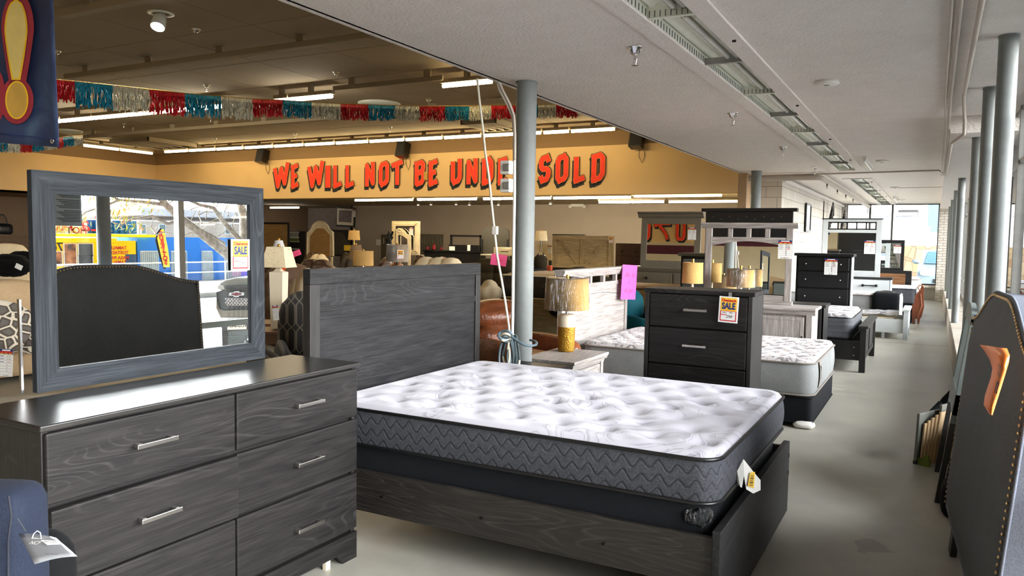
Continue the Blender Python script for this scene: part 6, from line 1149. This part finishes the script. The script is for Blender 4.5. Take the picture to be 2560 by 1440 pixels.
# lamps
def tlamp(px, y0, y1, D, w0, w1, label, m, base='stem', mb=None, sq=False, zb=.62, rz=0):
    p, q = atD(px, y1, D), atD(px, y0, D); f = D/FPX/2; t = thing('table_lamp', label, 'lamp', (p.x, p.y, zb), rz); k = 1.414 if sq else 1; lamp_shade(t, w0*f*k, w1*f*k, p.z-zb, q.z-zb, m, 32, sq)
    b = MB(); hh = p.z-zb
    if base == 'stem': b.cyl((0, 0, 0), (0, 0, q.z-zb-.02), .012); b.lathe([(0, 0), (.08, 0), (.08, .02), (.03, .04), (.02, max(.06, hh*.6)), (.012, hh)])
    elif base == 'tower': b.lathe([(.076, 0), (.08, 0), (.094, hh*.92), (.05, hh*.94), (.02, hh)], n=4); b.cyl((0, 0, hh*.9), (0, 0, q.z-zb-.02), .01)
    elif base == 'glass': b.lathe([(.05, 0), (.12, .08), (.13, .15), (.08, .24), (.03, .3), (.02, hh)]); b.cyl((0, 0, .2), (0, 0, q.z-zb-.02), .01)
    b.build('lamp_base', mb or m_brass, t); b = MB(); b.ball((0, 0, q.z-zb+.01), .018, 5); b.build('finial', m_brass, t); return t
tlamp(697, 617, 668, 7.5, 66, 44, 'tall cream lamp with square shade and tapered tower base beside the dresser mirror', m_shade2, 'tower', m_cream, True, zb=.66, rz=20)
tlamp(697, 601, 637, 8.6, 42*1.0, 19, 'white empire shade lamp just behind the tall square shade lamp', mat('white_linen_shade', (206, 204, 200), .9), 'stem', m_chrome, zb=.6)
tlamp(908, 627, 664, 11.5, 51, 50, 'tan drum shade lamp above the charcoal headboard, left of centre', m_shade, 'stem', m_chrome, zb=.6)
tl = tlamp(993, 612, 654, 10.8, 54, 51, 'taupe drum lamp in shiny plastic wrap with a SALE card', mat('taupe_shade', (150, 132, 108), .9), 'stem', m_iron, zb=.6); p, q = atD(993, 654, 10.8), atD(993, 612, 10.8); b = MB(); b.lathe([(.154, p.z-.61), (.149, q.z-.595)], n=50); b.build('plastic_wrap', m_plast, tl)
sidetable(885, 640, 17.5, .4, 1.0, 'tall dark stand under the small glowing lamp', m_edge); sidetable(1353, 650, 15.5, .4, 1.02, 'tall dark stand under the clear glass base lamp', m_edge); tlamp(885, 576, 600, 17.5, 30, 26, 'small glowing tan shade lamp beside the grey octagon board', m_shade, 'stem', m_brass, zb=1.0)
tlamp(890, 612, 648, 12.9, 38*1.1, 24, 'brown bell shade lamp behind the tan drum lamp', mat('brown_bell_shade', (122, 96, 66), .9), 'stem', m_iron, zb=.6)
tlamp(1353, 577, 602, 15.5, 32, 26, 'cream shade lamp with clear glass base right of the grey column', m_shade2, 'glass', m_glass, zb=1.02)
sale_sign('small SALE card stuck on the plastic wrapped taupe drum lamp', frame_M(atD(1001, 636, 10.6), RT, (0, 0, 1)), .088, '349', '179')
t = thing('vase', 'orange glass vase on a brass foot between the cream lamp and brown sofa', 'vase', atD(704, 676, 8.5) - Vector((0, 0, .1))); b = MB(); b.lathe([(.03, .10), (.06, .14), (.085, .22), (.07, .27), (.05, .28)]); b.build('bowl', mat('orange_glass', (190, 60, 14), .15), t); b = MB(); b.lathe([(0, 0), (.06, 0), (.05, .02), (.02, .06), (.03, .10), (0, .10)]); b.build('foot', m_brass, t)
m_wal = wood('walnut_brown', (70, 42, 26), (112, 72, 44), 'x', .35)
sidetable(692, 745, 7.5, .42, .65, 'walnut side table under the tall square shade lamp', m_wal); sidetable(668, 800, 5.1, .42, .52, 'low reddish walnut side table just behind the dresser mirror edge', m_wal); sidetable(690, 690, 8.6, .45, .6, 'dark side table carrying the white empire lamp and orange vase', m_wal)
sidetable(908, 700, 11.5, .42, .6, 'walnut side table under the tan drum lamp', m_wal); sidetable(993, 700, 10.8, .42, .6, 'walnut side table under the plastic wrapped taupe lamp', m_wal); sidetable(890, 690, 12.9, .4, .6, 'walnut side table under the brown bell lamp', m_wal)
t = sofa('grey ottoman with a knitted cushion top left of the lattice chair', 640, 684, 770, 6.0, 30, fabric('mid_grey_fabric', (84, 78, 72), 200), 1, 'ottoman', 'ottoman', .06, split=False, hh=.72)
price_tag('colourful price card hanging on the grey ottoman', frame_M(atD(689, 782, 5.75), RT, (0, 0, 1)) @ RZ(5), .042, .11, ('$ 399', '$ 299', '$ 198'))
# back wall furniture: boards, mirrors, headboards standing up
def slab2(name, label, cat, x0, y0, x1, y1, Y, d, m, grp=None, bev=.004, part='panel'):
    p, q = atY(x0, y1, Y), atY(x1, y0, Y); t = thing(name, label, cat, ((p.x+q.x)/2, Y, p.z), 0, grp); w, h = q.x-p.x, q.z-p.z; b = MB(); b.box(-w/2, w/2, 0, d, 0, h); b.build(part, m, t, bev)
    if p.z > .3 and cat not in ('picture',):
        for s in (-1, 1): b = MB(); b.box(s*(w/2-.05)-.03, s*(w/2-.05)+.03, .005, max(.03, d-.01), -p.z, 0); b.build('leg', m_edge, t)
    return t, w, h
def stilts(t, x0, x1, Y, z, m):
    for x in (x0, x1): b = MB(); b.box(x-.03, x+.03, Y, Y+.05, 0, z); b.build('leg', m, t)
m_tanp = wood('tan_hardboard', (150, 112, 60), (176, 136, 80), 'x', .8, 0); m_dkg = mat('dark_olive_grey_board', (62, 58, 48), .6); m_iv = mat('ivory_paint', (222, 206, 170), .6)
t, w, h = slab2('board_back', 'tan hardboard back of a big dark framed board under the maroon wall', 'board', 636, 556, 722, 645, 17.5, .04, m_edge); b = MB(); b.box(-w/2+.04, w/2-.06, -.01, 0, .0, h-.06); b.build('hardboard', m_tanp, t)
t, w, h = slab2('display_rack', 'white rack with coloured boxes between the tan board and the brown wall corner', 'rack', 724, 578, 747, 625, 19, .3, m_edge); b = MB(); [b.box(-w/2-.01, w/2+.01, -.02, .0, h*f, h*f+.05) for f in (.02, .42, .62, .9)]; b.build('shelf_edge', m_plwhite, t); b = MB(); [b.box(-w/2+.03+i*w/6, -w/2+.03+i*w/6+.02, -.03, -.01, h*.68, h*.9) for i in range(6)]; b.build('rack_bar', m_plwhite, t); b = MB(); b.box(-w/2, w/2, -.03, -.005, h*.47, h*.6); b.build('green_box_row', mat('green_boxes', (110, 130, 60), .7), t)
t = thing('arched_mirror', 'ivory arched mirror seen from its tan back, standing in the far row', 'mirror'); Y = 17.2; P = lambda pts, Y=Y: [(q.x, q.z) for q in (atY(x, y, Y) for x, y in pts)]
oo = [(768, 640), (769, 582), (777, 575), (783, 562), (790, 556), (800, 553), (811, 556), (819, 564), (823, 574), (832, 580), (833, 640)]; ii = [(775, 642), (776, 590), (792, 571), (810, 571), (825, 588), (825, 642)]
b = MB(); b.prism(P(oo), Y, Y+.05, 'y'); b.build('frame', m_iv, t, .006); b = MB(); b.prism(P(ii), Y-.012, Y, 'y'); b.build('back_panel', m_tanp, t)
stilts(t, atY(774, 640, Y).x, atY(828, 640, Y).x, Y, atY(774, 640, Y).z, m_iv); b = MB(); b.tube([(*[(q.x, Y-.01, q.z) for q in [atY(x, y, Y)]][0],) for x, y in oo], .02, 6); b.build('moulding', m_iv, t)
t, w, h = slab2('octagon_board', 'dark grey board with a lighter octagon back, behind the arched mirror', 'board', 826, 575, 874, 640, 17.9, .05, m_edge); b = MB(); p = [(-w*.45, .05), (w*.2, .05), (w*.47, h*.45), (w*.15, h*.9), (-w*.45, h*.93)]; b.prism(p, -.012, 0, 'y'); b.build('octagon_back', m_dkg, t)
b = MB(); p = atY(868, 620, 17.87); b.box(p.x-.12, p.x+.12, 17.87, 17.885, p.z-.08, p.z+.08); tag(b.build('yellow_card', m_yel), 'small yellow card on the dark octagon board', 'sign')
# framed picture
t, w, h = slab2('framed_picture', 'black framed abstract picture with cream mat on the brown back wall', 'picture', 839, 518, 886, 567, 20.9, .05, m_edge, part='frame'); t.rotation_euler = (0, math.radians(2.5), 0)
b = MB(); b.box(-w/2+.05, w/2-.05, -.006, 0, .06, h-.05); b.build('mat_board', m_cream, t); m_art, _t, _bb = _new('abstract_print'); _v = _t.nodes.new('ShaderNodeTexVoronoi'); _v.inputs['Scale'].default_value = 9; _t.links.new(_tc(_t), _v.inputs['Vector'])
_t.links.new(_ramp(_t, _math(_t, 'FRACT', _math(_t, 'MULTIPLY', _v.outputs[0], 5)), [(0, lin((24, 20, 26))), (.4, lin((60, 40, 56))), (.6, lin((190, 150, 150))), (.8, lin((40, 44, 70))), (1, lin((220, 210, 200)))]), _bb.inputs['Base Color']); b = MB(); b.box(-w*.34, w*.34, -.01, -.005, h*.24, h*.84); b.build('print', m_art, t)
price_tag('tiny price card hanging on the black framed picture', FRONT(*(atY(885, 533, 20.88))), .14, .26)
# ivory framed mirror with carved piece reflected
t, w, h = slab2('wall_mirror', 'silver ivory stepped frame mirror above the wrapped lamp', 'mirror', 979, 553, 1048, 636, 16.9, .06, m_iv, part='outer_frame')
for k, f in enumerate((.05, .09)): b = MB(); [b.box(*q) for q in ((-w/2+f, w/2-f, -.02-.01*k, 0, h-f-.035, h-f), (-w/2+f, w/2-f, -.02-.01*k, 0, f, f+.035), (-w/2+f, -w/2+f+.035, -.02-.01*k, 0, f, h-f), (w/2-f-.035, w/2-f, -.02-.01*k, 0, f, h-f))]; b.build('frame_step', m_iv, t, .006)
b = MB(); b.box(-w/2+.12, w/2-.12, -.012, -.008, .12, h-.12); b.build('mirror_glass', m_mirror, t)
price_tag('price card at the upper right of the silver ivory mirror', FRONT(*(atY(1028, 578, 16.85))), .13, .2)
t = thing('arched_headboard', 'ivory carved arch headboard corner standing in front of the silver ivory mirror', 'headboard'); Y = 16.8; b = MB(); b.prism(P([(990, 632), (990, 574), (996, 570), (1003, 571), (1010, 576), (1015, 584), (1024, 588), (1026, 592), (1026, 632), (1019, 632), (1018, 598), (1010, 592), (1004, 588), (996, 587), (993, 590), (993, 632)], Y), Y, Y+.04, 'y'); b.build('carved_frame', m_iv, t, .006); stilts(t, atY(991.5, 632, Y).x, atY(1022, 632, Y).x, Y, atY(1000, 632, Y).z+.01, m_iv); b = MB(); [b.ball((atY(x, y, Y).x, Y-.005, atY(x, y, Y).z), .025, 5) for x, y in ((992, 575), (996, 573), (1000, 574), (1004, 576), (1007, 580), (996, 579), (1001, 580))]; b.build('carved_ornament', m_iv, t)
# grey slatted headboards
for x0, x1, n, l in ((952, 980, 3, 'grey slatted headboard left of the silver ivory mirror'), (1048, 1106, 8, 'grey slatted headboard right of the silver ivory mirror')):
    t, w, h = slab2('slatted_headboard', l, 'headboard', x0, 610, x1, 650, 18.6, .04, m_dkg, 'far grey slatted headboards'); p, q = atY(x0, 610, 18.6), atY(x1, 587, 18.6); H = q.z-p.z; b = MB(); b.box(-w/2, w/2, 0, .04, h+H-.1, h+H); b.build('top_rail', m_dkg, t)
    for i in range(n+1): x = -w/2+.03+(w-.06)*i/n; b = MB(); b.box(x-.03, x+.03, .005, .035, h, h+H-.1); b.build('slat', m_dkg, t)
b = MB(); p = atY(948, 606, 20.95); b.box(p.x-.12, p.x+.12, 20.93, 20.99, p.z-.1, p.z+.1); tag(b.build('switch_plate', m_plwhite, None, .004), 'white double switch plate on the brown back wall', 'switch')
# potted branch decor
t = thing('wire_sculpture', 'tall dark wire plant sculpture left of the silver ivory mirror', 'sculpture'); random.seed(6); pb = atD(972, 632, 15.6); b = MB(); b.cyl((pb.x, pb.y, 0), (pb.x, pb.y, .02), .16); b.cyl((pb.x, pb.y, 0), (pb.x, pb.y, pb.z), .025); b.build('stand', m_iron, t)
for k in range(9): x = 972+random.uniform(-10, 8); b = MB(); b.tube([atD(972+random.uniform(-2, 2), 632, 15.6), atD(x, 605, 15.6+random.uniform(-.2, .2)), atD(x+random.uniform(-9, 9), 578+random.uniform(0, 30), 15.6)], .02, 5); b.build('branch', m_iron, t)
# red vases
for x, y0, y1, w_, l in ((1069, 618, 640, 9, 'left small red textured vase on the far table'), (1085, 609, 645, 14, 'tall middle red textured vase on the far table'), (1104, 619, 632, 8, 'right small red textured vase on the far table')):
    p, q = atY(x, 640, 17.42), atY(x, y0, 17.42); p.z = atY(1150, 632, 17.3).z+.04; hh = max(.12, q.z-p.z); r = w_/2/FPX*18.5; t = thing('red_vase', l, 'vase', p, 0, 'red textured vases'); b = MB(); b.lathe([(0, 0), (r*.7, 0), (r, hh*.3), (r*.9, hh*.55), (r*.4, hh*.75), (r*.5, hh*.88), (r*.15, hh), (0, hh)]); b.build('body', mat('red_ceramic', (120, 10, 20), .25, var=.6, vs=40, bump=.8, bs=30, bd=.03), t)
# console, tv board, arched dark board, drawer
t, w, h = slab2('console_table', 'long black console table behind the red vases', 'console', 1060, 632, 1200, 690, 17.3, .26, m_black); b = MB(); b.box(-w/2-.03, w/2+.03, -.03, .27, h, h+.04); b.build('top', m_black, t)
t = thing('open_frame', 'thin black open rectangular frame standing on the console table', 'frame'); p, q = atY(1125, 632, 17.5), atY(1203, 588, 17.5); b = MB(); [b.box(*k) for k in ((p.x, q.x, 17.5, 17.54, q.z-.05, q.z), (p.x, p.x+.05, 17.5, 17.54, p.z+.03, q.z), (q.x-.05, q.x, 17.5, 17.54, p.z+.03, q.z))]; b.build('rails', m_black, t)
t, w, h = slab2('black_board', 'low black board with paper tags leaning on the console table', 'board', 1121, 613, 1196, 633, 17.4, .04, m_black); b = MB(); [b.box(-w/2+a*w, -w/2+c*w, -.01, -.003, h*z0, h*z1) for a, c, z0, z1 in ((.03, .22, .2, .8), (.64, .74, .1, 1))]; b.build('paper_tag', m_paper, t)
t = thing('arched_board', 'dark grey board with gently arched top left of the grey column', 'board'); Y = 17; b = MB(); b.prism(P([(1204, 640), (1204, 575), (1212, 570), (1226, 567), (1240, 566), (1256, 568), (1266, 572), (1272, 577), (1272, 640)], Y), Y, Y+.05, 'y'); b.build('panel', m_dkg, t, .006); stilts(t, atY(1209, 640, Y).x, atY(1267, 640, Y).x, Y, atY(1240, 640, Y).z, m_edge); b = MB(); [b.prism(P([(x, 640), (x, 598), (x+3, 598), (x+3, 640)], Y), Y-.03, Y, 'y') for x in (1204, 1268)]; b.build('side_bracket', m_edge, t)
t, w, h = slab2('drawer_unit', 'cream drawer front with black pull left of the grey column', 'cabinet', 1234, 619, 1282, 639, 16.4, .4, m_iv); b = MB(); b.box(-.03, w/2-.02, -.02, 0, .03, h-.03); o = b.build('drawer', m_iv, t, .006); bar_pull(o, w*.12, -.02, h*.5, .22, m_iron); b = MB(); b.box(-w*1.2, -w/2, .0, .4, -.0, .03); b.build('pale_top', m_cream, t)
# right of the column: barn door headboard, chest, cream cabinet, rustic bed top
t, w, h = slab2('barn_door_headboard', 'weathered oak headboard with barn door braces and a small SALE card', 'headboard', 1381, 590, 1534, 668, 15.5, .05, wood('weathered_oak', (150, 132, 96), (190, 172, 134), 'x', .6, .3)); m_oak = MATS['weathered_oak']; m_oakz = wood('weathered_oak_upright', (136, 118, 84), (182, 164, 126), 'z', .6)
for s in (-1, 1): b = MB(); b.box(s*(w/2-.05)-.05, s*(w/2-.05)+.05, -.03, 0, 0, h); b.build('post', m_oakz, t, .003)
b = MB(); b.box(-w/2, w/2, -.035, 0, h-.09, h); b.box(-w/2+.1, w/2-.1, -.03, 0, 0, .08); b.build('rail', m_oak, t, .003); b = MB(); b.box(-.04, .04, -.028, 0, .08, h-.09); b.build('centre_brace', m_oakz, t, .002)
for s in (-1, 1): b = MB(); b.prism([(s*(w/2-.12), h-.09), (s*(w/2-.20), h-.09), (s*.04, .08), (s*.12, .08)][::s], -.024, 0, 'y'); b.build('diagonal_brace', m_oakz, t, .002)
sale_sign('small SALE card at the upper right corner of the barn door headboard', FRONT(*(atY(1527, 599, 15.46))), .10, '699', '399')
b = MB(); p, q = atY(1381, 585, 15.9), atY(1460, 588, 15.9); b.box(p.x, q.x, 15.9, 16, 0, p.z); tag(b.build('dark_rail', m_edge, None, .004), 'dark rail end showing above the barn door headboard', 'rail')
t, w, h = slab2('drawer_chest', 'dark mahogany chest of drawers between barn door headboard and grey mirror', 'chest of drawers', 1535, 609, 1610, 785, 15.8, .5, wood('mahogany', (38, 20, 14), (66, 34, 22), 'x', .3))
for k in range(6): z1 = h-.08-k*.21; b = MB(); b.box(-w/2+.03, w/2-.03, -.02, 0, z1-.19, z1) ; o = b.build('drawer', MATS['mahogany'], t, .006); [knob(o, s*w*.25, -.02, z1-.09, m_iron, .02) for s in (-1, 1)]
t, w, h = slab2('cream_cabinet', 'cream panelled cabinet behind the glass lamp, beside the barn door headboard', 'cabinet', 1342, 609, 1380, 650, 16.2, .4, m_iv); b = MB(); b.box(-w/2-.03, w/2+.03, -.04, .4, h-.04, h); b.build('top', m_cream, t); price_tag('price card on the cream cabinet door', FRONT(*(atY(1374, 623, 16.1))), .10, .17)
t, w, h = slab2('dark_vase_jug', 'dark round shouldered jug below the glass base lamp', 'jug', 1342, 664, 1345, 668, 14, .02, m_iron); p = atD(1350, 672, 14); b = MB(); b.lathe([(0, 0), (.10, 0), (.12, .1), (.11, .2), (.06, .25), (0, .25)], c=(p.x-t.location.x, p.y-t.location.y, p.z-t.location.z)); b.build('body', m_oli, t)
t = thing('bed_mattress', 'bare mattress with dark side stripe to the right of the grey column', 'mattress', (*atD(1382, 690, 10.4).xy, 0), 0); mattress(t, .95, 1.1, .80, 1.12, m_bei, m_black, m_iv, .08, .3, .01, .08, .03); b = MB(); b.box(-.44, .44, -.52, .52, 0, .8); b.build('grey_wood_base', m_oak, t)
t = thing('rolled_blanket', 'dark striped curved blanket roll behind the whitewashed headboard', 'blanket', atD(1455, 690, 9.2)); b = MB(); b.tube([(-.42+.84*i/16, 0, -.28+.30*math.sin(math.pi*min(1, (.08+i/16)*.92))) for i in range(17)], .09, 10, M=RZ(28)); b.soft(-.38, .42, -.05, .4, -.5, -.02, .1, .02, M=RZ(28)); b.build('roll', m_oli, t)
# grey mirror and dresser
t = thing('dresser', 'warm grey dresser with black knobs below the grey cornice mirror', 'dresser', (atY(1675, 668, 12.6).x+.05, 12.6, 0)); DW = 1.74; DH = atY(1675, 668, 12.6).z; case(t, DW, .45, DH, .03, m_greyp, m_greyp, .04, .08)
b = MB(); b.prism([(-.035, DH-.03), (-.005, DH-.08), (.01, DH-.08), (.01, DH-.03)], -DW/2-.03, DW/2+.03, 'x'); b.build('cornice', m_greyp, t, .003)
for i in range(2): o = drawer(t, -DW/2+.04+i*(DW/2-.03), -DW/2+.01+(i+1)*(DW/2-.03)+.02, DH-.28, DH-.10, m_greyp, panel=True); knob(o, -DW*.25+i*DW*.5, -.024, DH-.19, m_iron, .025)
for i in range(3): o = drawer(t, -DW/2+.04+i*(DW-.08)/3, -DW/2+.03+(i+1)*(DW-.08)/3, DH-.52, DH-.31, m_greyp, panel=True); knob(o, -DW/3+i*DW/3, -.024, DH-.42, m_iron, .025)
p, q = atY(1600, 668, 12.8), atY(1752, 545, 12.8); w, h = q.x-p.x, q.z-DH
t = thing('dresser_mirror', 'large warm grey mirror with heavy cornice standing on the warm grey dresser', 'mirror', ((p.x+q.x)/2, 12.8, DH)); t.rotation_euler = (math.radians(-1.9), 0, 0); mirror(t, w, h, .10, .05, m_greyp); b = MB(); b.prism([(-.10, h+.10), (-.10, h+.08), (-.06, h+.06), (-.05, h+.03), (-.02, h), (.06, h), (.06, h+.10)], -w/2-.05, w/2+.05, 'x'); b.build('cornice', m_greyp, t, .004)
price_tag('price card hanging inside the glass of the warm grey mirror', FRONT(*(atY(1730, 584, 12.79))), .135, .205, ('$ 899', '$ 699', '$ 599'), 'Dresser')
p = atY(1745, 600, 9.85); t = thing('grey_cabinet', 'pale blue grey cabinet with dark side beside the tan drum lamp', 'cabinet', (p.x, 9.85, 0)); case(t, .42, .38, atY(1745, 633, 9.85).z, .04, m_edge, m_greyp, .03); b = MB(); b.box(-.18, .20, -.012, 0, .1, 1.34); b.build('door', mat('pale_blue_grey_door', (136, 146, 152), .5), t, .004)
t = thing('mattress', 'beige woven mattress lying behind the teal chair and tall charcoal chest', 'mattress', (*atD(1615, 725, 11.6).xy, 0), 0); mattress(t, 1.6, 1.0, .62, .92, m_bei, m_bei, m_tweedd, .1, .3, .01, .08, .04); b = MB(); b.box(-.75, .75, -.45, .45, 0, .62); b.build('box_base', m_lbr2, t)
p = atD(1374, 668, 13.2); sidetable(1374, 700, 13.2, .2, p.z-.06, 'tall dark stand carrying the orange tin right of the grey column', m_edge); t = thing('orange_tin', 'small orange tin box right of the grey column', 'box', p); b = MB(); b.box(-.04, .04, -.04, .04, -.06, .03); b.build('box', mat('orange_tin', (180, 70, 30), .4), t, .01)
# ---- things behind the camera that only the mirrors show
t = thing('upholstered_headboard', 'tufted beige headboard by the cream wall, reflected in the arched mirror', 'headboard', (-4.0, -3.9, 0), 180); b = MB(); b.prism([(-.85, .3), *[(-.85+1.7*i/16, 1.2+.2*math.sin(math.pi*i/16)) for i in range(17)], (.85, .3)], 0, .1, 'y'); b.build('panel', m_bei, t, .02); b = MB(); [b.ball((-.6+.2*i, -.0, .8+.15*j), .02, 4) for i in range(7) for j in range(3)]; b.build('tuft_button', m_bei, t)
for k in range(3): t = thing('stacked_headboard', 'grey panel headboard in the leaning stack reflected in the arched mirror', 'headboard', (-3.0+.03*k, -3.6+.12*k, 0), 180, 'leaning grey headboards'); b = MB(); b.box(-.75, .75, 0, .05, .1, 1.15+.03*k); b.build('panel', m_gsl, t, .004); b = MB(); b.box(-.77, .77, -.01, .07, 1.15+.03*k, 1.2+.03*k); b.build('top_rail', m_edge, t)
t = thing('floor_mirror', 'grey framed leaning floor mirror reflected in the arched mirror', 'mirror', (-1.8, -3.3, 0), 160); mirror(t, .6, 1.6, .09, .04, m_gsl)
